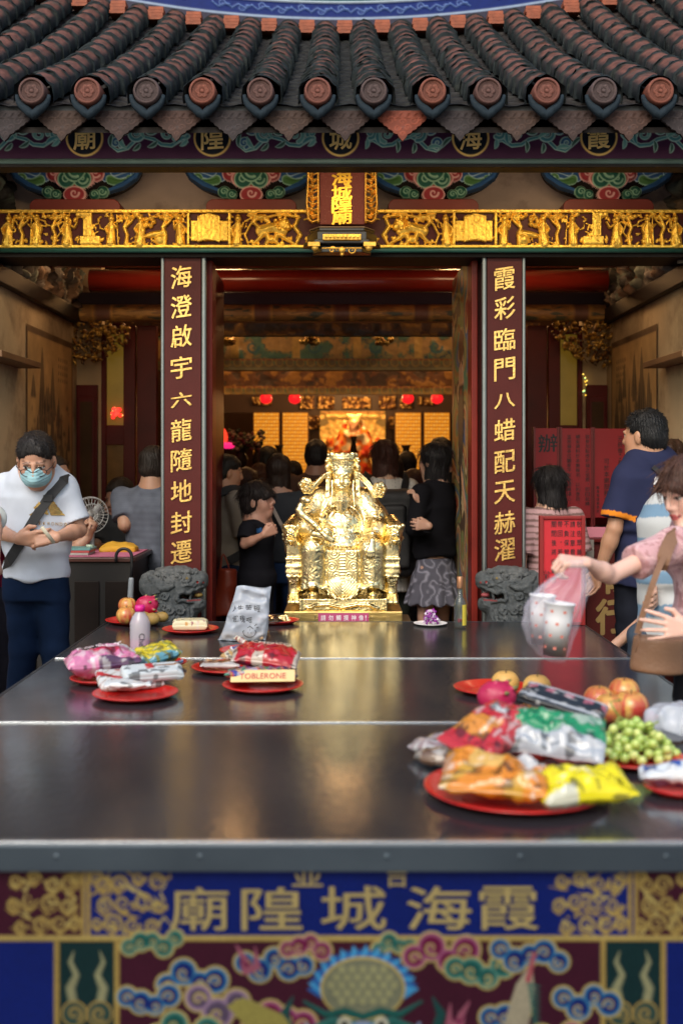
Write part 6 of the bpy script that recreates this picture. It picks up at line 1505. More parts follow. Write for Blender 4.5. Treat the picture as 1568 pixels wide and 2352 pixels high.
    if legs and shoes is not None:
        for q in 'lr':
            a_ = j[q + 'a'] * [1, 1, 0]; f = Fld(a_ - [.2, .2, 0], a_ + [.2, .2, .14], .009); f.cap(a_ + up * .045, a_ + fw * .14 * s + up * .04, .046 * s, .044 * s, .02); f.cap(a_ + up * .05, a_ + up * .09, .045 * s, .042 * s, .02); f.half([0, 0, .012], (0, 0, -1)); f.build('shoe', mat('shoe', vcol=True, rough=.6, var=.1), t, lambda V: np.tile(np.array(shoes, float), (len(V), 1)))
    # ---------------- hair
    if hair:
        top = {'short': .02, 'crop': .0}.get(hair, .03)
        f = Fld(hc_ - np.array([.17, .17, .42 if hair in ('long', 'tail') else .22]) * hs, hc_ + np.array([.17, .17, .19]) * hs, max(.0045, vox * .6)); E = lambda c, r, k=.02, op='u': f.ell(Hd(*c), np.array(r) * hs, k * hs, Rm, op)
        if hair in ('short', 'crop'):
            E((0, -.014, .050), (.081, .097, .081)); E((0, -.045, -.01), (.080, .068, .075), .03); E((0, .075, -.030), (.10, .062, .085), .02, 's'); E((0, .05, -.09), (.12, .10, .07), .02, 's')
            E((0, .112, .010), (.092, .060, .072), .006, 's')
            for q in (-1, 1): E((q * .085, .004, -.012), (.022, .026, .034), .008, 's')
        elif hair == 'boy':
            E((0, -.010, .050), (.086, .104, .088)); E((0, -.04, -.02), (.084, .072, .085), .03); E((0, .075, .02), (.070, .035, .045), .02); E((0, .095, -.055), (.10, .075, .072), .01, 's'); E((0, .03, -.12), (.14, .12, .06), .02, 's')
            for q in (-1, 1): E((q * .09, .008, -.012), (.02, .028, .034), .008, 's')
        elif hair in ('bob', 'long', 'tail', 'bangs'):
            E((0, -.014, .046), (.088, .104, .092)); 
            zb = {'bob': -.13, 'long': -.33, 'bangs': -.30, 'tail': -.06}[hair]; wd = .080 if hair != 'bob' else .088
            f.econe(Hd(0, -.035 if hair != 'bob' else -.02, zb), Hd(0, -.02, .05), (wd * 1.05 * hs, .060 * hs if hair != 'bob' else .082 * hs), (.086 * hs, .085 * hs), Rm, .02)
            if hair in ('bangs',): E((0, .08, .045), (.066, .030, .036), .015); E((0, .125, -.055), (.082, .088, .118), .010, 's'); E((0, .04, -.10), (.064, .10, .08), .01, 's')
            else: E((0, .11, -.035), (.062, .075, .105), .012, 's'); E((0, .12, -.15), (.085, .09, .09), .01, 's')
            if hair == 'tail': f.path([Hd(0, -.105, .03), Hd(0, -.14, -.02), Hd(0, -.12, -.15), Hd(0, -.10, -.26)], [.028 * hs, .038 * hs, .034 * hs, .012 * hs], .01)
        elif hair == 'bun':
            E((0, -.012, .050), (.083, .100, .086)); E((0, -.04, -.02), (.076, .070, .070), .03); E((0, .085, -.045), (.10, .075, .085), .02, 's'); E((0, -.10, .075), (.045, .045, .045), .01); E((0, .02, -.11), (.14, .12, .07), .02, 's')
            for q in (-1, 1): E((q * .088, .004, -.012), (.02, .026, .034), .008, 's')
        hcw = np.array(haircol)
        def hfold(p):
            q = (p - hc_) @ Rm.T; th = np.arctan2(q[:, 0], q[:, 1]); return hs * (.0022 * np.cos(th * 46 + vnoise(p, 16, 3) * 9) + .0055 * vnoise(p * np.array([1, 1, .4]), 42, 2))
        f.disp(hfold); ho_ = f.build('hair', HAIR, t, lambda V: np.tile(hcw, (len(V), 1)) * (1 + .5 * np.clip(vnoise(V * np.array([1, 1, .2]), 60, 2), 0, 1))[:, None])
    if hair and strands:
        hair_strands(ho_, t, strands, hs, hc_, hair, haircol, hu, hf_)
    t_ = dict(root=t, j=j, Hd=Hd, Rm=Rm, hs=hs, fw=fw, rt=rt, up=up, s=s, Wd=Wd)
    return t_


def HX(x, z): return (x - 785) / F * z
def HT_(ytop, z): return HC - (ytop - 1058) / F * z      # height of whoever's head top shows at ytop


def ribbon(f, pts, w_, th=.003, n=None, name='strap', m=None, parent=None, c=(.02, .02, .022)):
    """a flat strap along pts, its width across normal n"""
    pts = [np.array(p, float) for p in pts]; V = []; n = [np.array(n, float)] * len(pts) if np.ndim(n) == 1 else n
    for i, p in enumerate(pts):
        t = nrm(pts[min(i + 1, len(pts) - 1)] - pts[max(i - 1, 0)]); a = nrm(np.cross(t, n[i])); b = nrm(np.cross(a, t))
        V += [p + a * w_ / 2 + b * th, p - a * w_ / 2 + b * th, p - a * w_ / 2, p + a * w_ / 2]
    Fs = []
    for i in range(len(pts) - 1):
        for q in range(4): Fs.append((i * 4 + q, (i + 1) * 4 + q, (i + 1) * 4 + (q + 1) % 4, i * 4 + (q + 1) % 4))
    Fs += [(0, 1, 2, 3), tuple(len(pts) * 4 - k for k in (1, 2, 3, 4))]
    return mk(name, V, Fs, m, parent, False, np.tile(np.array(c), (len(V), 1)))


def spline(pts, n=24):
    pts = [Vector(p) for p in pts]; out = []
    for i in range(len(pts) - 1):
        p0, p1, p2, p3 = pts[max(i - 1, 0)], pts[i], pts[i + 1], pts[min(i + 2, len(pts) - 1)]
        for t in np.linspace(0, 1, max(2, n // (len(pts) - 1)), endpoint=i == len(pts) - 2):
            out.append(np.array(.5 * ((2 * p1) + (p2 - p0) * t + (2 * p0 - 5 * p1 + 4 * p2 - p3) * t * t + (3 * p1 - p0 - 3 * p2 + p3) * t ** 3)))
    return out


STR = mat('webbing', (.012, .013, .016), .6, bump=.3, bs=400)
# ---- the masked man at the table's side
z = 5.30; px = lambda x, y, zz=z: P(x, y, zz)
white = (.52, .57, .66)
mm = person('person in white shirt, glasses and blue face mask looking down, black sling strap', X=HX(80, z), Y=z, H=1.755, yaw=4, vox=.0058, head=(3, 27, 0), hc=px(84, 1060, z - .13),
            skin=(.50, .27, .18), strands=900, hair='crop', haircol=(.012, .010, .010), build=.92,
            J=dict(nk=px(83, 1112, z + .0), ch=px(86, 1165, z), be=px(86, 1240, z), pv=px(84, 1325, z), ls=px(150, 1120, z + .02), rs=px(15, 1120, z + .02), le=px(182, 1218, z - .0), re=px(-16, 1215, z + .02), lw=px(130, 1234, z - .24), rw=px(42, 1238, z - .24),
                   lh=px(118, 1335, z), rh=px(50, 1335, z), lk=px(128, 1490, z - .02), rk=px(55, 1490, z - .02)),
            hands=dict(l=dict(d=(-.95, -.25, -.05), u=(0, -.3, 1), n=(-.1, -.9, .35), curl=.62, thumb=.6), r=dict(d=(1, -.2, .0), u=(0, -.2, 1), n=(0.1, -.85, -.3), curl=.30, thumb=.35)),
            shirt=dict(col=white, sleeve=.80, hem=.972, loose=1.07, neck=.068, folds=1.5), trousers=dict(col=(.006, .014, .038), loose=1.02))
M_ = mm; Hd = M_['Hd']; rt_, fw_ = M_['rt'], M_['fw']; RM = M_['Rm']
f = Fld(Hd(0, .05, -.05) - .13, Hd(0, .05, -.05) + .13, .0032); f.ell(Hd(0, .028, -.042), np.array((.068, .078, .066)) * M_['hs'], 0, RM); f.cap(Hd(0, .09, -.01), Hd(0, .10, -.035), .020, .024, .03); f.ell(Hd(0, .024, -.045), np.array((.064, .073, .064)) * M_['hs'], 0, RM, op='s')
f.half(Hd(0, .0, .006), RM[2]); f.half(Hd(0, .022, 0), -RM[1]); f.half(Hd(0, 0, -.098), -RM[2]); f.disp(lambda p: .0011 * np.cos(((p - Hd(0, 0, 0)) @ RM[2]) * 420))
f.build('face_mask', mat('mask_blue', (.30, .52, .58), .8, var=.05), M_['root'])
gl = mat('spectacle_frame', (.01, .01, .012), .3); mb = MB()
for q in (-1, 1):
    pts = [Hd(q * .032 + .024 * math.cos(a_) * (1 - .1 * abs(math.sin(a_))), .104 - .012 * abs(math.cos(a_)) * (q * math.cos(a_) > 0), -.004 + .016 * math.sin(a_)) for a_ in np.linspace(0, 2 * PI, 17)]; mb.tube(pts, .0017, 6, cap=False)
    mb.tube([Hd(q * .056, .092, .002), Hd(q * .076, .06, .006), Hd(q * .082, -.01, .002)], .0019, 6)
mb.tube([Hd(-.009, .104, .0), Hd(0, .106, .003), Hd(.009, .104, .0)], .0018, 6); mb.build('spectacles', gl, M_['root'], True)
mb = MB()
for q in (-1, 1): mb.lathe([(0.0, .0), (.020, .0)], (0, 0, 0), 14) if False else None
def onchest(x, y, lift=.0): p = px(x, y, z); return p
# project logo and strap on the chest
def hitshirt(parent_objs, pts, lift=.004, dirv=(0, 1, 0)):
    from mathutils.bvhtree import BVHTree
    bv = []
    for o in parent_objs:
        me = o.data; vs = [Vector(v.co) + Vector(WL[o.name]) for v in me.vertices]; bv.append(BVHTree.FromPolygons(vs, [tuple(p_.vertices) for p_ in me.polygons]))
    out = []
    for p_ in pts:
        p0 = Vector(p_); eye = Vector((0, 0, HC)); d = (p0 - eye).normalized(); best = None
        for b in bv:
            h = b.ray_cast(eye, d, 20)
            if h[0] is not None and (best is None or h[3] < best[1]): best = (h[0], h[3])
        out.append(np.array(best[0] - d * lift) if best else None)
    last = next((o_ for o_ in out if o_ is not None), None); r_ = []
    for p_, o_ in zip(pts, out): last = o_ if o_ is not None else last; r_.append(last)
    return r_
def child(t, nm): return [c for c in t.children if c.name.split('.')[0] == nm][0]
sh_ = child(M_['root'], 'shirt'); bd_ = child(M_['root'], 'body')
def patch(poly, obs, nm, m, parent, n=12, lift=.004, zz=z):
    """a printed shape laid on a garment: polygon in picture pixels, subdivided, each point dropped on the surface"""
    poly = np.array(poly, float); x0, y0 = poly.min(0); x1, y1 = poly.max(0); gx = np.linspace(x0, x1, n); gy = np.linspace(y0, y1, n); keep = []
    G_ = [(x, y) for y in gy for x in gx]; pts = hitshirt(obs, [P(x, y, zz) for x, y in G_], lift)
    def ins(x, y):
        c = False
        for i in range(len(poly)):
            a, b = poly[i], poly[i - 1]
            if (a[1] > y) != (b[1] > y) and x < (b[0] - a[0]) * (y - a[1]) / (b[1] - a[1]) + a[0]: c = not c
        return c
    Fs = []
    for r_ in range(n - 1):
        for q in range(n - 1):
            if ins((gx[q] + gx[q + 1]) / 2, (gy[r_] + gy[r_ + 1]) / 2): Fs.append((r_ * n + q, (r_ + 1) * n + q, (r_ + 1) * n + q + 1, r_ * n + q + 1))
    return mk(nm, pts, Fs, m, parent, True)
GF = mat('gold_foil', (.80, .55, .20), .25, .9, bump=.2, bs=60)
patch([(100, 1137), (113, 1137), (150, 1184), (118, 1184)], [sh_], 'gold_print', GF, M_['root'], 26); patch([(90, 1152), (110, 1172), (112, 1182), (86, 1178), (78, 1166)], [sh_], 'gold_print', GF, M_['root'], 20); patch([(68, 1182), (84, 1172), (72, 1186)], [sh_], 'gold_print', GF, M_['root'], 14)
sp = spline([px(147, 1103, z), px(118, 1137, z), (px(82, 1190, z)), px(52, 1240, z), px(20, 1290, z)], 24); sp = hitshirt([sh_], sp, .006); sp = [sp[0] + [.012, .10, -.01], sp[0] + [.010, .04, .006], *sp, sp[-1] + [-.03, .05, -.02], sp[-1] + [-.05, .16, .0]]
ribbon(None, sp, .046, .004, np.array([0, -1, .1]), 'sling_strap', STR, M_['root'])
mb = MB(); c_ = sp[9]; MB().box(c_[0] - .022, c_[0] + .022, c_[1] - .012, c_[1] - .002, c_[2] - .016, c_[2] + .016).build('buckle', STR, M_['root'], bevel=.003)
mb = MB()
for q, chh in enumerate('TAEKWONDO'):
    if q < 2: continue
    p_ = hitshirt([sh_], [P(74 + q * 9.6, 1201 + .4 * q, z)], .003)[0]; letters(mb, chh, front(*p_), 6.2 / F * z, 7.5 / F * z, 0, off=.0, th=.0008, slope=0, keep=False)
mb.build('lettering', GF, M_['root'])
pp_ = mat('paper_cream', (.62, .58, .45), .8); mb = MB(); a_ = px(97, 1211, z - .36); b_ = px(124, 1246, z - .31); mb.tube([a_, (a_ + b_) / 2, b_], .0085, 10); o = mb.build('folded_paper', pp_, None, True); tag(o, 'rolled cream paper held between the fingers of the masked man', 'paper')

# ---- the others
zz = 7.0; grey = (.10, .115, .15)
def gst(V, j, rt, fw, s): n = .5 + .5 * np.cos(V[:, 2] * 520); return np.array(grey)[None] * (1 + .14 * n[:, None] + .2 * vnoise(V, 30, 2)[:, None])
zz = 6.6
p1 = person('person in heathered grey shirt standing behind the maroon pillar with back turned', X=HX(352, zz), Y=zz, H=HT_(1024, zz), yaw=168, vox=.009, skin=(.42, .24, .16), hair='crop', shirt=dict(col=gst, sleeve=.78, hem=.84, loose=1.06), trousers=dict(col=(.012, .013, .018)), build=1.1, J=dict(le=P(287, 1205, zz - .05), re=P(425, 1205, zz), lw=P(315, 1225, zz + .22)), face=False)
# seated man at the desk, and the fist on the desk
zz = 7.3
p2 = person('person with dark hair and glasses seated at the desk behind a standing fan', X=HX(272, zz), Y=zz, H=1.66, yaw=-18, vox=.009, head=(-20, 18, 0), skin=(.36, .20, .14), hair='short', shirt=dict(col=(.05, .055, .06), sleeve=.7, hem=.75, long=False), trousers=dict(col=(.02, .02, .03)), legs=False,
            J=dict(hd=P(276, 1142, zz - .05), nk=P(274, 1180, zz), ch=P(265, 1225, zz), be=P(262, 1262, zz), pv=P(262, 1300, zz), ls=P(305, 1190, zz), rs=P(232, 1195, zz), le=P(318, 1250, zz - .1), re=P(222, 1262, zz - .1), lw=P(290, 1262, zz - .3), rw=P(232, 1262, zz - .35)))
zz = 6.3
p2b = person('person mostly hidden by the masked man, only forearms joined above the desk', X=HX(92, zz), Y=zz + .3, H=1.58, yaw=60, vox=.010, skin=(.40, .23, .16), hair='short', shirt=dict(col=(.06, .02, .02)), trousers=dict(col=(.02, .02, .02)), J=dict(le=P(172, 1262, zz), lw=P(205, 1232, zz), re=P(160, 1268, zz + .1), rw=P(198, 1222, zz + .05)), hands=dict(l=dict(d=(.5, 0, .9), u=(0, -1, 0), n=(1, 0, 0), curl=1.0), r=dict(d=(.4, 0, .9), u=(0, -1, 0), n=(1, 0, 0), curl=1.0)))
zz = 6.2
p3 = person('person whose dark hair shows over the masked man\'s shoulder', X=HX(-28, zz), Y=zz, H=HT_(1070, zz), yaw=150, vox=.012, skin=(.42, .24, .16), hair='short', shirt=dict(col=(.16, .01, .03)), trousers=dict(col=(.02, .02, .03)), face=False)
zz = 4.75
lace = lambda V, j, rt, fw, s: np.where((V[:, 2] < 1.0)[:, None] & (vnoise(V, 60, 2) > 0)[:, None], (.38, .40, .38), (.45, .48, .47))
p4 = person('person at the photograph edge, only an arm and pale layered top showing', X=HX(-108, zz), Y=zz, H=1.60, yaw=25, vox=.008, skin=(.52, .30, .22), hair='long', sex='f', shirt=dict(col=lace, sleeve=.30, hem=.66, loose=1.0, flare=.05), trousers=dict(col=(.03, .03, .04)), J=dict(le=P(-14, 1190, zz - .05), lw=P(-10, 1275, zz - .16)), hands=dict(l=dict(d=(.3, -.2, -1), u=(0, -1, 0), n=(1, 0, 0), curl=.7)))

# ---- inside the gate
def st_(c): return c
zz = 7.35; khaki = (.30, .26, .21)
pA = person('person with glasses and black backpack in a khaki shirt at the gate jamb', X=HX(519, zz), Y=zz, H=HT_(1045, zz), yaw=118, vox=.008, head=(-8, 10, 0), skin=(.58, .28, .16), hair='crop', shirt=dict(col=khaki, sleeve=.75, hem=.86, loose=1.1, folds=1.5), trousers=dict(col=(.02, .035, .07)), J=dict(rw=(.04, .32, 1.16), re=(-.2, .06, 1.08)))
def backpack(pr, col, w_=.30, h_=.46, d_=.16, zc=1.13, label='', xoff=0, name='backpack'):
    W_ = pr['Wd']; c = W_(xoff, -.13 - d_ / 2 - .01, zc); Rm = np.stack([pr['rt'], pr['fw'], pr['up']]); f = Fld(c - .42, c + .42, .008); f.box(c, (w_ / 2, d_ / 2, h_ / 2), .06, 0, Rm); f.box(c - pr['fw'] * (d_ / 2 + .01) - pr['up'] * .08, (w_ * .38, .03, h_ * .25), .025, .01, Rm); f.box(c - pr['fw'] * (d_ / 2 - .005) + pr['up'] * .11, (w_ * .30, .03, h_ * .13), .025, .006, Rm)
    f.disp(lambda p: .005 * vnoise(p, 14, 3)); t = thing(name, c - [0, 0, h_ / 2], label, 'backpack'); f.build('pack', mat('pack_nylon', vcol=True, rough=.6, bump=.3, bs=200, var=.15), t, lambda V: np.tile(np.array(col, float), (len(V), 1)))
    for q in (-1, 1):
        pts = spline([W_(xoff + q * .09, -.15, zc + .22), W_(q * .125, -.04, 1.455), W_(q * .13, .06, 1.44), W_(q * .14, .135, 1.30), W_(q * .16, .10, 1.08), W_(q * .17, -.05, .98)], 24)
        nn = [nrm(p - pr['j']['ch'] * [1, 1, 0] - [0, 0, p[2] - .02]) + np.array([0, 0, .4 if p[2] > 1.38 * pr['s'] else 0]) for p in pts]; ribbon(None, [p + nrm(n_) * .012 for p, n_ in zip(pts, nn)], .055, .008, nn, 'shoulder_strap', STR, t)
    for q in (-.02, .02): MB().tube([c + pr['rt'] * q - pr['fw'] * (d_ / 2 + .018) + [0, 0, .12], c + pr['rt'] * q - pr['fw'] * (d_ / 2 + .022) + [0, 0, .07]], .008, 8).build('zip_pull', BR, t, True)
    return t
backpack(pA, (.012, .013, .018), .26, .42, .12, 1.16, 'slim black backpack on the person with glasses')
Hg = pA['Hd']; mb = MB(); mb.tube([Hg(.078, .0, .012), Hg(.070, .085, .012)], .0022, 6); mb.tube([Hg(.056 + .018 * math.cos(a_) * .3, .093, .006 + .016 * math.sin(a_)) for a_ in np.linspace(0, 2 * PI, 12)], .002, 6, cap=False); mb.build('spectacles', gl, pA['root'], True)
zz = 6.75
def bt(V, j, rt, fw, s):
    c = np.tile(np.array((.012, .012, .016)), (len(V), 1)); q = V - j['ch']; a = q @ rt; b = q @ fw
    return c
pB = person('boy in a black shirt gazing sideways with fists raised to his chest', X=HX(588, zz), Y=zz, H=HT_(1112, zz), yaw=72, vox=.0055, head=(2, -8, 0), skin=(.46, .24, .17), hair='boy', haircol=(.014, .010, .010), build=.86, strands=700, headscale=1.13, name='person',
            shirt=dict(col=bt, sleeve=.66, hem=.78, loose=1.1), trousers=dict(col=(.02, .02, .028), length=.5, loose=1.1), J=dict(re=P(562, 1250, zz - .17), rw=P(606, 1228, zz - .22), le=P(622, 1228, zz + .10), lw=P(612, 1168, zz + .06)),
            hands=dict(r=dict(d=(.9, 0, .5), u=(0, .6, .6), n=(.4, -.9, 0), curl=1.0), l=dict(d=(-.1, 0, 1), u=(0, -1, 0), n=(1, 0, .2), curl=.6)))
shb = child(pB['root'], 'shirt'); BP = mat('blue_print', (.02, .10, .28), .6)
for pol in (((589, 1214), (601, 1212), (603, 1222), (590, 1225)),): patch(pol, [shb], 'shirt_print', BP, pB['root'], 9, .004, zz)
zz = 7.75
pC = person('person in dusty pink top half hidden behind the boy', X=HX(566, zz), Y=zz, H=1.50, yaw=150, vox=.010, skin=(.40, .22, .16), hair='long', sex='f', haircol=(.03, .012, .008), shirt=dict(col=(.40, .20, .20), sleeve=.6, hem=.62, loose=1.15), trousers=dict(col=(.015, .015, .02)), J=dict(le=P(536, 1225, zz)), face=False)
zz = 7.25
pD = person('person in charcoal top and denim shorts with a pale bag strap, back turned', X=HX(640, zz), Y=zz, H=HT_(1044, zz), yaw=172, vox=.009, skin=(.42, .23, .16), hair='long', sex='f', haircol=(.020, .011, .008), shirt=dict(col=(.035, .038, .045), sleeve=.25, hem=.96, loose=.98, neck=.10), trousers=dict(col=(.015, .03, .075), length=.5), face=False)
zz_ = zz; ribbon(None, [P(588, 1110, zz - .14), P(606, 1135, zz - .17), P(628, 1170, zz - .17), P(646, 1205, zz - .16), P(658, 1228, zz - .10)], .022, .004, np.array([0, -1, .1]), 'bag_strap', mat('pale_strap', (.45, .38, .33), .7), pD['root'])
zz = 8.2
pE = person('person in a brown shirt with back turned directly behind the gold statue', X=HX(726, zz), Y=zz, H=HT_(1010, zz), yaw=176, vox=.010, skin=(.42, .24, .17), hair='short', haircol=(.012, .010, .012), build=1.05, shirt=dict(col=(.095, .055, .040), sleeve=.9, hem=.85, loose=1.25), trousers=dict(col=(.02, .02, .03)), face=False)
zz = 7.5
def pin(V, j, rt, fw, s): k = np.abs(((V - j['ch']) @ rt * 42) % 1 - .5) < .06; return np.where(k[:, None], (.20, .20, .22), (.48, .46, .43))
pF = person('person with long brown hair in a pale pinstriped blouse carrying a black backpack', X=HX(884, zz), Y=zz, H=HT_(1012, zz), yaw=184, vox=.009, skin=(.5, .3, .2), hair='long', sex='f', haircol=(.038, .014, .010), strands=1200, shirt=dict(col=pin, sleeve=.9, hem=.70, loose=1.18, long=True, flare=.05), trousers=dict(col=(.03, .035, .03)), face=False)
backpack(pF, (.010, .010, .012), .33, .56, .18, 1.10, 'bulky black backpack with silver zip pulls on the long haired person')
zz = 8.1
def lil(V, j, rt, fw, s): return np.array([(.34, .24, .30)]) * (1 + .3 * np.cos(V[:, 2] * 60)[:, None] * .3)
pG = person('person with brown hair in a lilac shirt and pale jeans beside the backpack', X=HX(950, zz), Y=zz, H=HT_(1078, zz), yaw=186, vox=.010, skin=(.45, .26, .19), hair='long', sex='f', haircol=(.035, .012, .009), shirt=dict(col=lil, sleeve=.6, hem=.80, loose=1.1), trousers=dict(col=(.14, .16, .19)), face=False)
zz = 7.1
def marble(V, j, rt, fw, s): n = fbm(V * np.array([1, 1, 1.3]), 6, 3, 3); w_ = np.cos(n * 26 + V[:, 2] * 9); return np.array([(.10, .10, .13)]) + np.array([[.17, .17, .21]]) * np.clip(w_, 0, 1)[:, None] ** 2
pH = person('person in black top and marbled grey skirt holding up one hand', X=HX(1000, zz), Y=zz, H=HT_(1018, zz), yaw=-128, vox=.0075, skin=(.50, .29, .21), hair='long', sex='f', haircol=(.010, .009, .011), build=1.05, strands=1200, shirt=dict(col=(.010, .010, .013), hem=.98, loose=1.08, long=True, folds=1.3), trousers=dict(col=marble, skirt=True, length=.68, m=CL, name='skirt', loose=1.12),
            J=dict(re=P(966, 1222, zz + .05), rw=P(972, 1160, zz - .16), le=P(952, 1215, zz - .16), lw=P(985, 1208, zz - .32)), hands=dict(r=dict(d=(-.45, -.1, 1), u=(-.4, -.9, 0), n=(.9, -.4, 0), curl=.8), l=dict(d=(-.9, -.2, .1), u=(0, -.3, 1), n=(0, -1, 0), curl=.6)), face=True)
# heads farther back
for k, (x, yt, zz, c, hr, lb, sc_) in enumerate(((596, 1065, 8.9, (.05, .02, .02), 'long', 'person with reddish brown hair deep in the queue behind the boy', (.05, .018, .010)),
        (672, 1060, 9.0, (.03, .03, .035), 'long', 'person with dark hair and dark top between charcoal top and brown shirt', (.018, .012, .010)), (615, 1025, 9.4, (.02, .02, .025), 'short', 'person with black hair below the inner red lantern', (.010, .009, .009)),
        (500, 1098, 8.6, (.012, .02, .06), 'short', 'person in navy half hidden by the gate jamb', (.02, .015, .012)), (905, 1050, 9.3, (.03, .02, .02), 'short', 'person glimpsed past the long brown hair of the backpack wearer', (.012, .010, .009)),
        (985, 1045, 9.0, (.40, .01, .01), 'short', 'person in a bright red top seen past the black haired woman', (.012, .010, .010)), (1012, 1005, 8.5, (.02, .02, .02), 'short', 'person in a dark cap of hair standing against the door leaf', (.012, .010, .010)),
        (935, 1038, 9.8, (.02, .02, .02), 'long', 'person in black far back before the amber lamp tower', (.012, .010, .010)), (770, 1072, 9.6, (.03, .025, .03), 'short', 'person whose black hair shows beside the crown of the statue', (.012, .010, .010)), (560, 1082, 9.2, (.04, .03, .03), 'short', 'person with black hair beside the pink lotus lamp', (.012, .010, .010)), (842, 1088, 9.5, (.03, .02, .03), 'bob', 'person with bobbed hair far behind the gold statue', (.012, .010, .010)))):
    person(lb, X=HX(x, zz), Y=zz, H=HT_(yt, zz), yaw=180 + 12 * (-1) ** k, vox=.014, hair=hr, haircol=sc_, sex='f' if hr != 'short' else 'm', shirt=dict(col=c, sleeve=.6), trousers=dict(col=(.02, .02, .03)), face=False)

# ---- right hand side
zz = 6.15
def stripe(V, j, rt, fw, s):
    k = ((V[:, 2] + .012 * vnoise(V, 4, 2)) * 31) % 1; return np.where((k < .36)[:, None], (.17, .105, .10), (.40, .25, .26))
pI = person('person with black bobbed hair in a brown and pink striped shirt at the noticeboards', X=HX(1262, zz), Y=zz, H=HT_(1072, zz), yaw=196, vox=.0075, head=(24, 4, 0), skin=(.46, .27, .19), hair='bob', sex='f', haircol=(.010, .009, .010), strands=1200, shirt=dict(col=stripe, sleeve=.72, hem=.80, loose=1.12), trousers=dict(col=(.05, .05, .06)), J=dict(ls=(-.17, -.02, 1.36), rs=(.17, -.02, 1.36)) if False else None)
zz = 5.6
NAVY = np.array((.022, .026, .062))
def polo(V, j, rt, fw, s):
    c = np.tile(NAVY, (len(V), 1)); q = V - j['nk']; a = q @ rt; z_ = q[:, 2]; c[(a < -.06) & (z_ > -.10) & (np.abs(q @ fw + .01 ) < .035)] = (.50, .16, .02)
    for e, sh in (('le', 'ls'), ('re', 'rs')):
        d = nrm(j[e] - j[sh]); L = np.linalg.norm(j[e] - j[sh]); tt = (V - j[sh]) @ d; near = np.linalg.norm(V - j[sh] - tt[:, None] * d, axis=1) < .095 * s; c[near & (tt > L * .70) & (tt < L * .80)] = (.62, .20, .02)
    side = ((V - j['be']) @ rt) ; c[(side < -.02) & (z_ < -.30) & (((V - j['be']) @ fw) > -.03)] = (.55, .17, .02); return c
pJ = person('person in a navy polo with orange trim, back turned at the noticeboards', X=HX(1480, zz), Y=zz, H=1.76, yaw=207, vox=.0072, head=(20, 4, 0), skin=(.42, .22, .13), hair='short', haircol=(.008, .008, .009), strands=2200, shirt=dict(col=polo, sleeve=.80, hem=.90, loose=1.12, neck=.055), trousers=dict(col=(.014, .016, .024), loose=1.05), build=1.02, hc=P(1478, 1003, zz - .02),
            J=dict(nk=P(1484, 1055, zz), ch=P(1492, 1120, zz), be=P(1492, 1190, zz), ls=P(1562, 1082, zz + .05), rs=P(1436, 1098, zz - .05), re=P(1410, 1215, zz - .08), rw=P(1378, 1305, zz - .05), le=P(1600, 1190, zz), lw=P(1600, 1270, zz - .1), pv=P(1480, 1290, zz), lh=P(1510, 1310, zz), rh=P(1452, 1310, zz), rk=P(1448, 1450, zz), lk=P(1500, 1450, zz)))
shj = child(pJ['root'], 'shirt')
# collar, strap and back print
pts = [pJ['j']['nk'] + pJ['rt'] * .075 * math.cos(a_) + pJ['fw'] * .07 * math.sin(a_) + [0, 0, .012 + .02 * (-math.sin(a_))] for a_ in np.linspace(0, 2 * PI, 20)]
MB().tube(pts, .016, 8, cap=False).build('collar', mat('navy_collar', (.03, .045, .11), .8), pJ['root'], True)
sp = hitshirt([shj], spline([P(1498, 1072, zz), P(1516, 1090, zz), P(1528, 1130, zz), P(1536, 1170, zz)], 14), .006); ribbon(None, sp, .022, .004, np.array([0, -1, 0]), 'shoulder_strap', STR, pJ['root'])
WP = mat('white_print', (.8, .78, .8), .5, var=0)
patch([(1503, 1096), (1512, 1094), (1511, 1106), (1522, 1104), (1521, 1112), (1500, 1113)], [shj], 'back_print', WP, pJ['root'], 14, .004, zz); patch([(1500, 1115), (1524, 1112), (1526, 1116), (1500, 1118)], [shj], 'back_print', mat('orange_print', (.7, .22, .03), .6), pJ['root'], 9, .004, zz)
mb = MB()
for q, chh in enumerate('沃天'): p_ = hitshirt([shj], [P(1504 + q * 11, 1124, zz)], .004)[0]; letters(mb, chh, front(*p_), 9 / F * zz, 9 / F * zz, 0, off=.0, th=.0008, slope=0)
mb.build('lettering', WP, pJ['root'])
zz = 6.2
pK = person('person with tied brown hair seen beyond the navy polo shoulder', X=HX(1542, zz), Y=zz, H=HT_(1010, zz), yaw=150, vox=.010, skin=(.45, .26, .18), hair='bun', sex='f', haircol=(.030, .015, .010), shirt=dict(col=(.05, .04, .04)), trousers=dict(col=(.02, .02, .03)))
zz = 4.6
def bw_(V, j, rt, fw, s): k = ((V[:, 2] + .10 * ((V - j['ch']) @ rt)) * 7.5) % 1; return np.where((k < .38)[:, None], (.17, .28, .40), (.50, .52, .53))
pL = person('person in a blue and white broad striped shirt behind the one in pink lace', X=HX(1535, zz), Y=zz, H=1.55, yaw=160, vox=.008, skin=(.48, .28, .2), hair='short', shirt=dict(col=bw_, sleeve=.7, hem=.90, loose=1.08, folds=1.4), trousers=dict(col=(.05, .07, .10)), hc=P(1585, 1130, zz + .1), J=dict(nk=P(1575, 1165, zz), ch=P(1556, 1235, zz), be=P(1546, 1310, zz), pv=P(1546, 1350, zz), ls=P(1630, 1200, zz), rs=P(1512, 1205, zz), re=P(1490, 1300, zz + .1), rw=P(1500, 1350, zz - .05), le=P(1640, 1290, zz)), face=False)

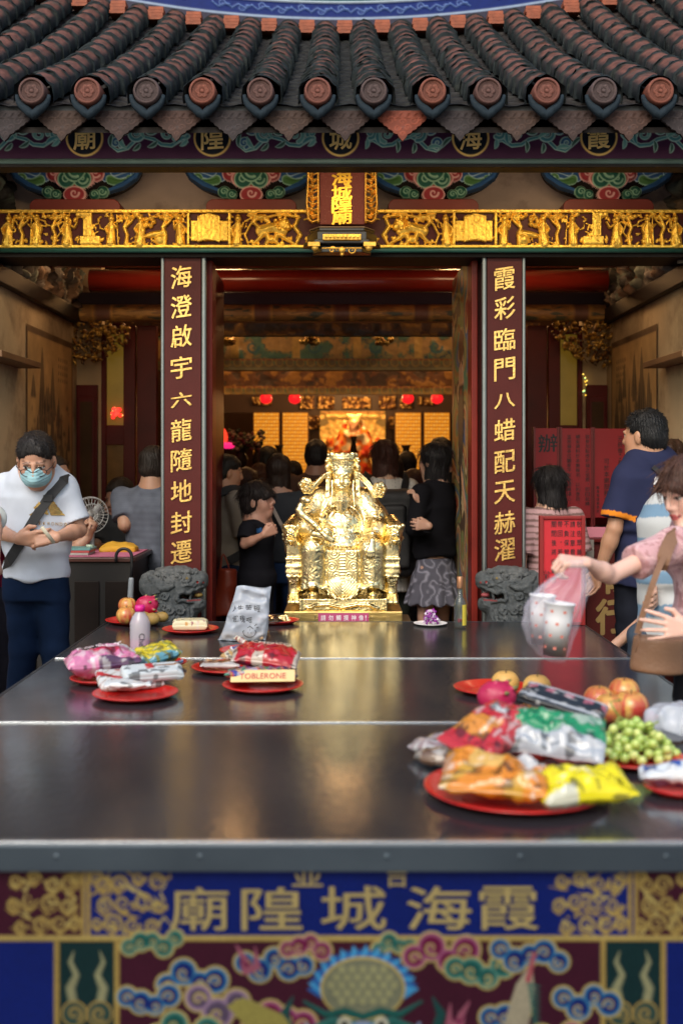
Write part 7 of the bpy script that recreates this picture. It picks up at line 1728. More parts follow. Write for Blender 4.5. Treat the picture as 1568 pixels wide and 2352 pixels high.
# ---- the woman reaching over the table
z = 3.62; px = lambda x, y, zz=z: P(x, y, zz)
def lacep(V, j, rt, fw, s):
    n = vnoise(V, 75, 4); n2 = np.abs(vnoise(V, 22, 6)); c = np.tile(np.array((.55, .31, .33)), (len(V), 1)); c[(n > .22)] = (.40, .19, .20); c[n2 < .07] = (.66, .42, .43); return c
LACE = mat('pink_lace', vcol=True, rough=.85, sheen=.2, bump=.9, bs=190, bd=.004, var=.06)
pW = person('person in a pink lace top reaching over the table with a plastic bag of cups', X=HX(1618, z), Y=z, H=1.56, yaw=-62, vox=.0048, head=(-2, 20, 0), headscale=1.0, hc=px(1580, 1132, z), skin=(.68, .42, .34), hair='bangs', sex='f', haircol=(.055, .026, .018), strands=1300, build=.88,
            J=dict(nk=px(1618, 1215, z + .02), ch=px(1620, 1290, z + .05), be=px(1628, 1400, z + .05), pv=px(1632, 1500, z + .05), rs=px(1545, 1250, z - .10), ls=px(1672, 1245, z + .2), re=px(1400, 1322, z - .22), rw=px(1346, 1292, z - .32), le=px(1690, 1400, z - .05), lw=px(1582, 1446, z - .28), lh=px(1660, 1520, z + .08), rh=px(1610, 1520, z - .04)),
            hands=dict(r=dict(d=(-.95, -.1, .08), u=(0, -.3, 1), n=(0, -.4, 1.0), curl=1.0, thumb=.75, k=.92), l=dict(d=(-1, -.15, .12), u=(0, -.4, .9), n=(0.1, -.9, .1), curl=.22, spread=.25, thumb=.15, k=.92)),
            shirt=dict(col=lacep, sleeve=.62, hem=.84, loose=1.02, neck=.07, m=LACE, folds=.8), trousers=dict(col=(.012, .012, .015), top=1.08, loose=1.08), fair=0)
shw = child(pW['root'], 'shirt')
sp = hitshirt([shw, child(pW['root'], 'body')], spline([px(1526, 1215, z), px(1512, 1262, z), px(1490, 1350, z)], 10), .008)
TAN = mat('tan_leather', (.22, .115, .065), .45, bump=.2, bs=90, var=.1)
bgt = thing('handbag', px(1510, 1545, z - .18), 'tan leather bucket handbag hanging below the left hand of the person in pink lace', 'handbag')
sp2 = hitshirt([shw], spline([px(1541, 1236, z), px(1532, 1255, z), px(1522, 1282, z), px(1510, 1318, z)], 12), .010); sp2 = [sp2[0] + [.03, .10, -.01], sp2[0] + [.008, .02, .012], *sp2]
pts = spline([sp2[4], sp2[9], px(1505, 1320, z - .23), px(1478, 1400, z - .24), px(1462, 1455, z - .24)], 20); ribbon(None, pts, .018, .004, np.array([0, -1, 0]), 'strap', TAN, bgt)
pass; ribbon(None, sp2, .042, .004, np.array([0, -1, 0]), 'wide_strap', TAN, bgt)
c0 = px(1512, 1500, z - .12); f = Fld(c0 - [.13, .12, .16], c0 + [.13, .12, .16], .005); f.econe(px(1508, 1545, z - .12), px(1514, 1462, z - .12), (.085, .055), (.078, .05), None, 0, rd=.012); f.disp(lambda p: .002 * vnoise(p, 22, 3)); f.build('bag_body', TAN, bgt)
MB().tube([px(1472, 1440, z - .21), px(1466, 1475, z - .215), px(1458, 1500, z - .21)], [.004, .003, .001], 6).build('zip_cord', TAN, bgt, True)
# ================================================================== things on the table and round the gate
REDP = mat('red_plastic', (.50, .012, .010), .30, var=.04, vs=6, coat=.2)


def plate(x, y, rx, label, group='red plastic plates on the table', hgt=.020, m=None):
    c = TP(x, y); r = rx / F * c[1]; t = thing('plate', c, label, 'plate', group); mb = MB()
    mb.lathe([(0, .004), (r * .60, .004), (r * .68, .007), (r * .90, hgt * .9), (r * .97, hgt), (r, hgt * .96), (r * .98, hgt * .80), (r * .72, .0035), (r * .62, .0), (0, 0)], c, 56)
    mb.build('dish', m or REDP, t, True); mb = MB(); mb.lathe([(r * .60, .0045), (r * .615, .0075), (r * .63, .0055)], c, 48); mb.build('ring', m or REDP, t, True); return t, c, r


def packet(name, c, w_, l_, th, rz, label, cat, colfn, tilt=(0, 0), group=None, seed=1, m=None, crimp=.012, flat=False, txt=None):
    """a sealed pillow packet: crimped ends, creased foil; colfn(u, v, top) -> colour"""
    nu, nv = 60, 44; u, v = np.meshgrid(np.sin(np.linspace(-PI / 2, PI / 2, nu)), np.sin(np.linspace(-PI / 2, PI / 2, nv))); U, V_ = u.ravel(), v.ravel(); e = (np.clip(1 - np.abs(U) ** 14, 0, 1) * np.clip(1 - np.abs(V_) ** 14, 0, 1)) ** .5 if flat else np.clip(1 - np.abs(U) ** 3.2, 0, 1) ** .55 * np.clip(1 - np.abs(V_) ** 2.6, 0, 1) ** .5
    r = np.random.default_rng(seed); pts = []; cols = []
    Rt = np.array(Matrix.Rotation(R(rz), 3, 'Z') @ Matrix.Rotation(R(tilt[0]), 3, 'X') @ Matrix.Rotation(R(tilt[1]), 3, 'Y'))
    for sg in (1, -1):
        p = np.stack([U * l_ / 2 * (1 - .03 * np.abs(V_)), V_ * w_ / 2 * (1 - .10 * (1 - U ** 2) ** 2 * (not flat)), 0 * U], 1); q = p * 1.0 + seed * 3.1
        n = vnoise(q, 20, seed) * .45 + np.abs(vnoise(q, 34, seed + 2)) * -.55 + .22 * vnoise(q, 70, seed + 4); p[:, :2] += (.0 if flat else 1) * np.stack([.006 * vnoise(q, 18, seed + 7), .006 * vnoise(q, 18, seed + 8)], 1)
        z = sg * th * (.5 if flat else .75) * e * (1 + (.0 if flat else .85) * n) + (0 if flat else .012) * vnoise(p * np.array([1, 1, 0]), 9, seed + 3) + .004 * np.cos(V_ * 3 + seed) * (np.abs(U) > .8) + .0012 * np.cos(V_ * 60) * (np.abs(U) > .93)
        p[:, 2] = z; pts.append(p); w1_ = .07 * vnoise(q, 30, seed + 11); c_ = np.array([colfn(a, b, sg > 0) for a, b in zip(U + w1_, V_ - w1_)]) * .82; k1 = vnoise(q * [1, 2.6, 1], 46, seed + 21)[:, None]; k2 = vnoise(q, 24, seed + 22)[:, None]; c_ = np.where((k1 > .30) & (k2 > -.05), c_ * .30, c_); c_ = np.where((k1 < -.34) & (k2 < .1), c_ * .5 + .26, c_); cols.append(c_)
    P_ = np.concatenate(pts) @ Rt.T; off = -P_[:, 2].min(); P_ = P_ + np.array(c) + [0, 0, off]
    i = np.arange(nu * nv).reshape(nv, nu); Q1 = np.stack([i[:-1, :-1], i[:-1, 1:], i[1:, 1:], i[1:, :-1]], -1).reshape(-1, 4); Q = np.concatenate([Q1, Q1[:, ::-1] + nu * nv])
    b_ = np.concatenate([i[0], i[1:, -1], i[-1, ::-1][1:], i[::-1, 0][1:-1]]); Q = np.concatenate([Q, [[b_[k], b_[k] + nu * nv, b_[(k + 1) % len(b_)] + nu * nv, b_[(k + 1) % len(b_)]] for k in range(len(b_))]])
    o = mk(name, P_, Q, m or FOIL, None, True, np.concatenate(cols), org=c); tag(o, label, cat, group)
    if txt:
        for s_, uu, vv, h_, cc, wd in txt:
            mb = MB(); Vg, Fs, ext = glyph(s_, .0); k = h_ / ext[1]; q = Vg * [k * wd, k, 1]; 
            lx = uu * l_ / 2 + q[:, 0]; ly = vv * w_ / 2 + q[:, 1]; ee = np.clip(1 - np.abs(2 * lx / l_) ** 3.2, 0, 1) ** .55 * np.clip(1 - np.abs(2 * ly / w_) ** 2.6, 0, 1) ** .5
            q2 = np.stack([lx, ly, 0 * lx], 1); n = vnoise(q2 + seed * 3.1, 26, seed) * .35 + np.abs(vnoise(q2 + seed * 3.1, 44, seed + 2)) * -.30
            lz = th * (.5 if flat else .75) * ee * (1 + (.0 if flat else .5) * n) + .007 * (not flat) + .0022 + (Vg[:, 2] > 0) * .0006; W_ = np.stack([lx, ly, lz], 1) @ Rt.T + np.array(c) + [0, 0, off]
            mb.add(W_, Fs); mb.build('lettering', mat('print_%02d' % (hash(tuple(cc)) % 97), cc, .4, var=0), o)
    return o


FOIL = mat('foil_print', vcol=True, rough=.28, coat=.35, var=.06, bump=.12, bs=60)
MATTE = mat('paper_print', vcol=True, rough=.5, var=.05, bump=.05)


def blob(name, c, r, m, parent, col=None, sq=1.0, dimple=True, vox=.004, stalk=True, seed=0):
    c = np.array(c, float); f = Fld(c - r * 1.35, c + r * 1.35, vox); f.ell(c, (r, r, r * sq), 0); f.ell(c + [0, 0, r * .10], (r * .96, r * .96, r * sq * .9), .01)
    if dimple: f.ell(c + [0, 0, r * sq * 1.05], (r * .28, r * .28, r * .24), r * .35, op='s')
    f.disp(lambda p: .02 * r * vnoise(p, .9 / r, seed)); return f.build(name, m, parent, col, org=None if parent is None else None)


APP = mat('apple_skin', vcol=True, rough=.32, coat=.25, var=.08, vs=60)
def apple(x, y, r, label, z0=None, lift=.012, cat='apple', name='apple', tone=0, group=None):
    c = TP(x, y); c = c + [0, 0, lift + r * .93]; t = thing(name, c - [0, 0, r * .93], label, cat, group)
    def col(V):
        q = (V - c) / r; th = np.arctan2(q[:, 1], q[:, 0]); n = vnoise(np.stack([th * 3, q[:, 2] * .6, 0 * th], 1), 1.3, 4 + tone) + .4 * vnoise(V, 90, 2); k = np.clip(.55 + n + .35 * q[:, 0] * (1 if tone % 2 else -1), 0, 1)[:, None]; yl = np.clip(q[:, 2] * .9 - .1, 0, 1)[:, None]
        red = np.array([(.42, .045, .03)]); ye = np.array([(.62, .36, .09)]); return red * k * (1 - yl * .5) + ye * (1 - k * (1 - yl * .5)) * .95
    blob('flesh', c, r, APP, t, col, .93, seed=tone); MB().tube([c + [0, 0, r * .70], c + [.002, .002, r * 1.02]], .0018, 6).build('stalk', mat('stalk', (.08, .05, .02), .7), t, True); return t


# --- plate of fruit at the far corner
plate(310, 1431, 67, 'red plate at the far table corner under apples, dragon fruit and golden kiwis')
apple(290, 1440, .043, 'big streaked apple standing before the dragon fruit on the corner plate', tone=1); apple(293, 1424, .041, 'apple peeking from behind the big streaked apple', tone=2, lift=.030); 
def dragonfruit(c, r, label):
    t = thing('dragon_fruit', c - [0, 0, r], label, 'dragon fruit'); f = Fld(c - r * 1.8, c + r * 1.8, .0035); f.ell(c, (r * 1.25, r, r), 0)
    rr = np.random.default_rng(3)
    for q in range(16):
        a_ = q * 2.4; zq = -.8 + 1.6 * q / 15; d = nrm([zq * 1.2, math.cos(a_) * .9, math.sin(a_) * .9]); b = c + d * r * np.array([1.15, .95, .95]); f.path([b - d * r * .15, b + d * r * .15 + np.array([r * .22, 0, 0]), b + d * r * .22 + np.array([r * .42, 0, r * .05])], [r * .20, r * .10, r * .03], r * .12)
    f.build('flesh', mat('pitaya_skin', vcol=True, rough=.45, var=.12), t, lambda V: np.where((np.linalg.norm((V - c) / [1.25, 1, 1], axis=1) > r * 1.14)[:, None], (.16, .16, .05), (.40, .012, .07)))
    return t
dragonfruit(TP(338, 1424) + [0, .0, .072], .043, 'magenta dragon fruit lying at the back of the corner plate')
KW = mat('kiwi_skin', (.30, .19, .05), .6, bump=.3, bs=200, var=.2, vs=30)
for x, y, r, lb in ((350, 1440, .027, 'golden kiwi nearest the table edge on the corner plate'), (372, 1434, .024, 'smaller golden kiwi at the rim of the corner plate'), (330, 1436, .026, 'golden kiwi wedged behind the pink drink bottle')):
    c = TP(x, y) + [0, 0, .010 + r]; t = thing('kiwi', c - [0, 0, r], lb, 'kiwi'); f = Fld(c - .05, c + .05, .003); f.ell(c, (r * 1.3, r, r), 0); f.build('flesh', KW, t); MB().sph(c + [r * 1.28, -.004, 0], .003, 6, 5).build('tip', mat('stalk'), t)
# --- cream block packet
plate(438, 1452, 65, 'red plate carrying a cream coloured wrapped block')
def cream(u, v, top): n = math.sin(u * 9 + v * 3) * math.sin(v * 11 - u * 2); return (.55, .30, .08) if (top and n > .72) else (.30, .10, .12) if (top and n < -.86) else (.66, .63, .42)
c = TP(438, 1450) + [0, 0, .006]; t = packet('snack_box', c, .10, .155, .045, 3, 'cream wrapped snack block with orange and brown drawing on a red plate', 'snack box', cream, flat=True, m=MATTE)
# --- domed pastry plate behind the bag
plate(640, 1432, 48, 'red plate partly hidden behind the printed plastic bag, holding a clear pastry box')
GLS = mat('clear_plastic', (.95, .96, .97), .06, var=0, trans=1.0, ior=1.25)
c = TP(632, 1434) + [0, 0, .012]; t = thing('pastry_box', c, 'low clear plastic clamshell of pastry beside the statue plinth', 'pastry box'); mb = MB(); mb.lathe([(0, .034), (.045, .034), (.060, .030), (.066, .012), (.072, .010), (.072, .006)], c, 32); mb.build('lid', GLS, t, True)
mb = MB(); mb.lathe([(0, .0), (.06, .0), (.062, .008), (0, .010)], c, 28); mb.build('tray', mat('white_tray', (.6, .58, .55), .5), t, True); f = Fld(c - [.06, .06, 0], c + [.06, .06, .035], .003)
for q in range(6): f.ell(c + [.03 * math.cos(q * 1.05), .03 * math.sin(q * 1.05), .015], (.020, .018, .011), .006)
f.build('pastry', mat('baked', (.42, .24, .09), .7, bump=.4, bs=120, var=.25, vs=40), t)
# --- plastic bag with handwriting
BAG = mat('milky_plastic', (.46, .51, .60), .2, var=.05, alpha=.62, bump=.3, bs=30)
def bagmesh(quad, z, thick, name, t, m, seed=3, tie=None, k=1.0):
    (xl0, yt), (xr0, yt2), (xr1, yb), (xl1, yb2) = quad; nu, nv = 44, 60; u, v = np.meshgrid(np.linspace(0, 2 * PI, nu, endpoint=False), np.linspace(0, 1, nv)); 
    xl = xl0 + (xl1 - xl0) * v; xr = xr0 + (xr1 - xr0) * v; yy = (yt + (yb2 - yt) * v) * (.5 - .5 * np.cos(u)) * 0 + (yt * (1 - v) + yb * v)
    V0 = None; s_ = np.cos(u); sq = np.sign(s_) * np.abs(s_) ** .7; x = (xl + xr) / 2 + (xr - xl) / 2 * sq; zz_ = z + np.sin(u) * thick * (.25 + .75 * np.clip(v * 1.6, 0, 1)) * (1 - .25 * v ** 6)
    yy = yy + (yt2 - yt) * (sq * .5 + .5) * (1 - v); V = np.stack([(x - 785) / F * z, zz_, HC - (yy - 1058) / F * z], -1).reshape(-1, 3)
    n = vnoise(V, 16, seed); V = V + np.stack([.6 * n, 1.1 * np.abs(vnoise(V, 22, seed + 1)) - .5 + .5 * vnoise(V, 46, seed + 2), 0 * n], 1) * .020 * k; V[:, 2] += .016 * vnoise(V, 12, seed + 5) * (1 - v.ravel()); V[:, 2] = np.maximum(V[:, 2], HT + .002)
    i = np.arange(nu * nv).reshape(nv, nu); Q = np.stack([i[:-1], np.roll(i[:-1], -1, 1), np.roll(i[1:], -1, 1), i[1:]], -1).reshape(-1, 4)[:, ::-1]; return V, Q
zb2 = K / (1474 - 1058); t = thing('plastic_bag', TP(562, 1474), 'milky plastic takeaway bag with handwritten black characters and a melon slice drawing', 'plastic bag')
V, Q = bagmesh(((544, 1352), (624, 1346), (612, 1474), (500, 1474)), zb2 + .05, .045, 'film', t, BAG); bo = mk('film', V, Q, BAG, t, True)
mb = MB(); c0 = TP(512, 1470); mb.box(HX(510, zb2 + .04), HX(606, zb2 + .04), zb2 + .02, zb2 + .075, HT + .004, HT + .03); mb.build('contents', mat('kraft', (.50, .33, .20), .7), t, bevel=.006)
mb = MB(); ym = zb2 - .008
for ch, x, y, w_ in (('人', 540, 1398, 14), ('生', 553, 1397, 16), ('苦', 571, 1397, 17), ('短', 590, 1398, 17), ('但', 541, 1421, 16), ('我', 556, 1422, 17), ('甜', 572, 1423, 16)):
    pt = hitshirt([bo], [P(x, y, 4.7)], .002)[0]; letters(mb, ch, front(*pt), w_ / F * pt[1] * .85, w_ / F * pt[1] * .95, 0, off=0, th=.0005, slope=.06)
for q in range(10):
    a0, a1 = PI * (1.0 + q * .1), PI * (1.0 + (q + 1) * .1); p0, p1 = hitshirt([bo], [P(573 + 15 * math.cos(a0), 1450 - 14 * math.sin(a0) * -1 * -1, 4.7), P(573 + 15 * math.cos(a1), 1450 - 14 * math.sin(a1), 4.7)], .003); mb.tube([p0, p1], .0011, 5)
for a_, b_ in (((558, 1450), (574, 1438)), ((574, 1438), (588, 1450)), ((584, 1438), (590, 1433)), ((588, 1442), (594, 1440)), ((570, 1452), (570, 1455)), ((577, 1452), (577, 1455)), ((574, 1446), (574, 1448))): p0, p1 = hitshirt([bo], [P(*a_, 4.7), P(*b_, 4.7)], .003); mb.tube([p0, p1], .0011, 5)
mb.build('lettering', mat('black_ink', (.01, .01, .014), .6, var=0), t)
# --- snack plates on the middle panel
plate(582, 1502, 78, 'red plate with small chocolate bars, right behind the glossy red snack bag')
def minis(u, v, top): return (.62, .62, .66) if (abs(u) > .78 or v > .4) else (.02, .04, .30) if u < -.1 else (.30, .02, .04)
packet('chocolate_bar', TP(552, 1500) + [0, 0, .008], .035, .085, .016, 22, 'white and blue wrapped chocolate bar at the near left of the bar plate', 'chocolate bar', minis, seed=5, txt=[('SMINT', 0, 0, .012, (.7, .7, .72), 1)] if False else None)
packet('chocolate_bar', TP(600, 1500) + [0, 0, .008], .040, .11, .014, 6, 'dark chocolate bar with white ends lying on the bar plate', 'chocolate bar', lambda u, v, top: (.03, .02, .02) if u > -.35 else (.5, .5, .52), seed=6)
packet('chocolate_bar', TP(556, 1496) + [0, 0, .020], .03, .07, .013, -35, 'cream wrapped bar leaning over the blue wrapped bar', 'chocolate bar', lambda u, v, top: (.60, .55, .42) if int(u * 4) % 2 else (.28, .08, .06), seed=7, tilt=(0, 12))
plate(525, 1541, 85, 'red plate at the middle holding a brown chocolate packet behind the pink striped bag'.replace('behind the pink striped bag', 'left of the glossy red bag'))
packet('chocolate_packet', TP(505, 1541) + [0, 0, .008], .07, .145, .02, 4, 'brown and silver chocolate packet on the plate nearest the seam strip', 'chocolate packet', lambda u, v, top: (.42, .40, .40) if (v < -.55 or u > .75) else (.10, .03, .015) if math.sin(u * 12) > -.4 else (.28, .13, .05), seed=8, txt=[('CHOCO', 0, .05, .020, (.55, .45, .35), 1)])
packet('nut_packet', TP(548, 1529) + [0, 0, .015], .07, .12, .03, -22, 'tan and white nut packet resting on the chocolate packet', 'nut packet', lambda u, v, top: (.45, .28, .10) if math.sin(u * 8 + v * 5) > 0 else (.55, .50, .40), seed=9, tilt=(10, 0))
plate(604, 1583, 93, 'red plate under the long yellow chocolate box and the glossy red bag')
def rain(u, v, top):
    k = math.sin(u * 11 + v * 7); return [(.02, .05, .30), (.45, .02, .05), (.50, .32, .02), (.25, .02, .18), (.03, .20, .12)][int((k + 1) * 2.49)]
packet('foil_bag', TP(602, 1576) + [0, 0, .010], .16, .24, .035, 2, 'multicoloured foil bag underneath the yellow chocolate box', 'snack bag', rain, seed=10)
c = TP(604, 1586) + [0, -.0, .030]; t = thing('chocolate_box', c, 'long pale yellow triangular chocolate box with red lettering', 'chocolate box'); mb = MB(); w2 = .105
mb.add([(c[0] - w2, c[1] - .018, c[2]), (c[0] + w2, c[1] - .018, c[2] + .003), (c[0] - w2, c[1] + .022, c[2]), (c[0] + w2, c[1] + .022, c[2] + .003), (c[0] - w2, c[1] + .004, c[2] + .036), (c[0] + w2, c[1] + .004, c[2] + .039)], [(0, 2, 3, 1), (0, 1, 5, 4), (2, 4, 5, 3), (0, 4, 2), (1, 3, 5)]); mb.build('carton', mat('pale_yellow_card', (.62, .46, .20), .45), t, bevel=.002)
mb = MB(); tilt = math.atan2(.022, .036); M = np.eye(4); M[:3, 0] = (1, 0, .014); M[:3, 1] = (0, math.sin(tilt), math.cos(tilt)); M[:3, 2] = (0, -math.cos(tilt), math.sin(tilt)); M[:3, 3] = (c[0], c[1] - .0090, c[2] + .0192); word(mb, 'TOBLERONE', M, .019, off=.0, th=.0008, width=.15); mb.build('lettering', mat('red_print', (.40, .02, .02), .45, var=0), t)
packet('red_snack_bag', TP(612, 1564) + [0, 0, .035], .15, .23, .05, -8, 'glossy red snack bag on top of the multicoloured foil bag', 'snack bag', lambda u, v, top: (.50, .42, .36) if (abs(u) > .90 or (abs(u + .2) < .14 and v < -.55)) else (.42, .008, .018), seed=12, tilt=(8, 4), txt=[('CHOCO', .1, .2, .022, (.62, .50, .42), 1.2)])
# --- near left group
plate(375, 1531, 55, 'small red plate behind the yellow packet, with a flat blue sachet'); packet('sachet', TP(390, 1533) + [0, 0, .008], .045, .09, .008, 10, 'flat blue sachet on the small red plate', 'sachet', lambda u, v, top: (.02, .10, .40) if math.sin(u * 14 + v * 9) > -.3 else (.3, .4, .5), seed=13)
plate(232, 1567, 70, 'red plate almost hidden under the pink snack bag')
packet('pink_snack_bag', TP(236, 1562) + [0, 0, .012], .17, .25, .06, 20, 'big pink snack bag with white lettering and a red band', 'snack bag', lambda u, v, top: (.60, .60, .64) if (u > .25 and v > .35) else (.50, .02, .08) if (abs(v + .05) < .16 and abs(u) < .5) else (.10, .04, .10) if v < -.78 and u > -.2 else (.62, .20, .38), seed=14, tilt=(4, -5), txt=[('POCKY', -.05, -.04, .030, (.75, .65, .70), 1.1)])
packet('purple_packet', TP(292, 1560) + [0, 0, .012], .06, .12, .03, 32, 'thin dark purple packet wedged between pink and yellow bags', 'snack bag', lambda u, v, top: (.10, .02, .08) if v > -.4 else (.35, .25, .3), seed=15, tilt=(25, 0))
packet('yellow_packet', TP(345, 1548) + [0, 0, .018], .13, .20, .05, 28, 'crumpled yellow snack packet with green print beside the pink bottle', 'snack bag', lambda u, v, top: (.20, .22, .04) if math.sin(u * 16 + v * 13) > .55 else (.10, .30, .40) if v < -.8 else (.62, .50, .02), seed=16, tilt=(6, -10))
plate(312, 1602, 98, 'red plate holding the white and red biscuit boxes at the near left')
def rb(u, v, top): return (.46, .02, .03) if ((math.sin(u * 7 + v * 5) > .45 and abs(v) < .7)) else (.30, .15, .06) if (math.sin(u * 18 - v * 10) > .93) else (.62, .64, .66)
packet('biscuit_box', TP(298, 1586) + [0, 0, .010], .12, .21, .034, 22, 'flat white biscuit box with red blobs, underneath the silver biscuit pack', 'biscuit box', rb, seed=17, tilt=(13, 0), flat=True, m=MATTE, txt=[('Pocky', .1, -.1, .026, (.45, .02, .03), 1.1)])
packet('biscuit_box', TP(350, 1588) + [0, 0, .034], .075, .20, .036, 24, 'white biscuit pack with strawberry print lying on the flat box', 'biscuit box', lambda u, v, top: (.48, .03, .04) if (abs(u + .1) < .16 and v > -.2) else (.28, .12, .05) if (u > .2 and abs(v - .3) < .12) else (.58, .64, .68), seed=18, tilt=(16, 0), flat=True, m=MATTE)
packet('white_sachet', TP(300, 1603) + [0, -.01, .022], .06, .15, .022, -2, 'white sachet at the front of the biscuit plate', 'sachet', lambda u, v, top: (.62, .66, .70), seed=19)
# --- pink drink bottle
c = TP(322, 1521); t = thing('drink_bottle', c, 'pink capped plastic bottle half full of pink drink reading Cheers', 'bottle'); rb_ = 23 / F * c[1]; hb = 130 / F * c[1]
prof = [(0, .003), (.7, 0), (.92, .012), (1, .05), (1, .50), (1, .52), (1, .70), (.80, .80), (.48, .88), (.42, .90)]
MB().lathe([(r * rb_, h * hb) for r, h in prof], c, 32).build('shell', mat('bottle_plastic', (.50, .48, .55), .12, var=.03, alpha=.62, coat=.5), t, True)
MB().lathe([(0, .004), (rb_ * .86, .006), (rb_ * .95, .02), (rb_ * .95, hb * .40), (0, hb * .40)], c, 28).build('drink', mat('pink_drink', (.62, .14, .30), .25, var=0), t, True)
MB().lathe([(.40 * rb_, hb * .90), (.50 * rb_, hb * .90), (.50 * rb_, hb * 1.0), (.42 * rb_, hb * 1.01), (0, hb * 1.01)], c, 24).build('cap', mat('magenta_cap', (.60, .008, .22), .4, var=0), t, True)
mb = MB(); Vg, Fs, ext = glyph('Cheers', 0.0); k = .021 / ext[1]; a_ = -Vg[:, 1] * k / rb_ - PI / 2 + .30; W_ = np.stack([c[0] + (rb_ + .001 + .0006 * (Vg[:, 2] > 0)) * np.cos(a_) * 1, c[1] + (rb_ + .001 + .0006 * (Vg[:, 2] > 0)) * np.sin(a_), c[2] + hb * .33 - Vg[:, 0] * k], 1); W_[:, 0] = c[0] + (rb_ + .0012) * np.cos(-PI / 2 + .35 + Vg[:, 1] * k / rb_); W_[:, 1] = c[1] + (rb_ + .0012 + .0006 * (Vg[:, 2] > 0)) * np.sin(-PI / 2 + .35 + Vg[:, 1] * k / rb_); mb.add(W_, Fs); mb.build('lettering', mat('grey_print', (.04, .04, .06), .5, var=0), t)
# --- orchids on a white saucer
WH = mat('white_plastic', (.72, .72, .74), .35, var=.03); pt_, c, r = plate(988, 1436, 39, 'small white saucer of cut orchids between statue and liquor bottle', None, .012, WH)
rr = np.random.default_rng(9)
for k_ in range(9):
    a_ = k_ * 2.4; p = c + [.030 * math.cos(a_) * (.4 + .09 * k_), .022 * math.sin(a_), .020 + .012 * (k_ % 4)]; t = thing('orchid', p, 'cut purple and white orchid bloom heaped on the white saucer', 'orchid', 'cut orchids on the saucer'); ax = nrm([rr.normal(), -1.2, .8 + rr.normal() * .4]); e1 = nrm(np.cross(ax, [0, 0, 1])); e2 = np.cross(ax, e1)
    for q in range(5):
        th = q * 2 * PI / 5 + rr.random(); d = e1 * math.cos(th) + e2 * math.sin(th); w_ = np.cross(d, ax); L = .020; mb = MB(); cc = [(.30, .008, .30), (.62, .52, .66), (.22, .005, .26)][(q + k_) % 3]; cw = (.66, .58, .68)
        pts = [p, p + d * L * .5 + w_ * .0075 + ax * .003, p + d * L + ax * .001, p + d * L * .5 - w_ * .0075 + ax * .003, p + d * L * .55 + ax * .0005]; V = np.array(pts + [x - ax * .0012 for x in pts]); mb.add(V, [(0, 1, 4), (1, 2, 4), (2, 3, 4), (3, 0, 4), (5, 9, 6), (6, 9, 7), (7, 9, 8), (8, 9, 5), (0, 5, 6, 1), (1, 6, 7, 2), (2, 7, 8, 3), (3, 8, 5, 0)], np.array([cw, cc, cc, cc, cc] * 2)); mb.build('petal', mat('orchid_petal', vcol=True, rough=.5, var=.1), t, True, vcol=True)
    MB().sph(p + ax * .003, .004, 8, 6).build('lip', mat('orchid_lip', (.12, .0, .14), .5), t, True)
# --- clear liquor bottle
c = TP(1056, 1442); t = thing('liquor_bottle', c, 'clear glass liquor bottle with gold cap and yellow label near the door leaf', 'bottle'); s_ = c[1] / F; rb_ = 14.5 * s_; hb = 118 * s_
GB = mat('clear_glass', (.10, .12, .12), .04, var=0, alpha=.28, coat=1.0)
MB().lathe([(0, .004), (rb_ * .9, 0), (rb_, .006), (rb_, hb * .46), (rb_ * .86, hb * .53), (rb_ * .42, hb * .62), (rb_ * .38, hb * .80), (rb_ * .33, hb * .80), (rb_ * .36, hb * .62), (rb_ * .80, hb * .52), (rb_ * .92, hb * .45), (rb_ * .92, .012), (0, .012)], c, 32).build('shell', GB, t, True)
MB().lathe([(rb_ * .46, hb * .77), (rb_ * .5, hb * .78), (rb_ * .5, hb * .99), (rb_ * .46, hb), (0, hb)], c, 24).build('cap', mat('copper_cap', (.50, .25, .14), .35, .7), t, True)
mb = MB(); mb.lathe([(rb_ * 1.01, hb * .06), (rb_ * 1.01, hb * .46)], c, 14, a0=-PI * .42, a1=PI * .10); mb.build('label', mat('yellow_label', (.62, .50, .06), .5, dirt=(.03, .04, .05), ds=140, dt=.60), t, True)
mb = MB()
for q in range(5): mb.sph(c + [-.006 + .008 * (q % 3), -rb_ * .4 + .004 * q, .03 + .006 * (q % 2)], .006, 8, 6)
mb.build('red_seal', mat('red_seal', (.50, .02, .05), .4), t, True)
# --- red notice board on the table
zn = 5.18; t = thing('notice_board', P(1290, 1436, zn), 'bright red notice board with black brush writing standing on the table corner', 'notice board')
x0, x1 = HX(1240, zn), HX(1341, zn); zt_ = HT_(1186, zn)
MB().box(x0, x1, zn, zn + .03, HT + .001, zt_).build('panel', mat('notice_red', (.50, .012, .022), .6, var=.05, bump=.1, bs=300), t)
for a_ in ((x0 - .003, x0 + .014, HT + .001, zt_ + .003), (x1 - .014, x1 + .003, HT + .001, zt_ + .003), (x0 + .0145, x1 - .0145, zt_ - .012, zt_ + .002), (x0 + .0145, x1 - .0145, HT + .002, HT + .016)): MB().box(a_[0], a_[1], zn - .010, zn + .034, a_[2], a_[3]).build('frame_rail', mat('worn_red_frame', (.22, .012, .012), .45, dirt=(.45, .30, .28), ds=40, dt=.72), t, bevel=.002)
mb = MB(); IN = mat('black_ink')
for col_, x in (('敬告眾善信', 1329), ('請注意看管', 1314), ('不負保管責', 1300), ('帶回，若於', 1285), ('關閉後將由廟方', 1271)): letters(mb, col_, front(*P(x, 1204, zn - .0012)), 11 / F * zn, 14 / F * zn, 21.3 / F * zn, off=.0, th=.0006, slope=.05)
mb.build('lettering', IN, t)
mb = MB(); pc = P(1253, 1322, zn - .0012)
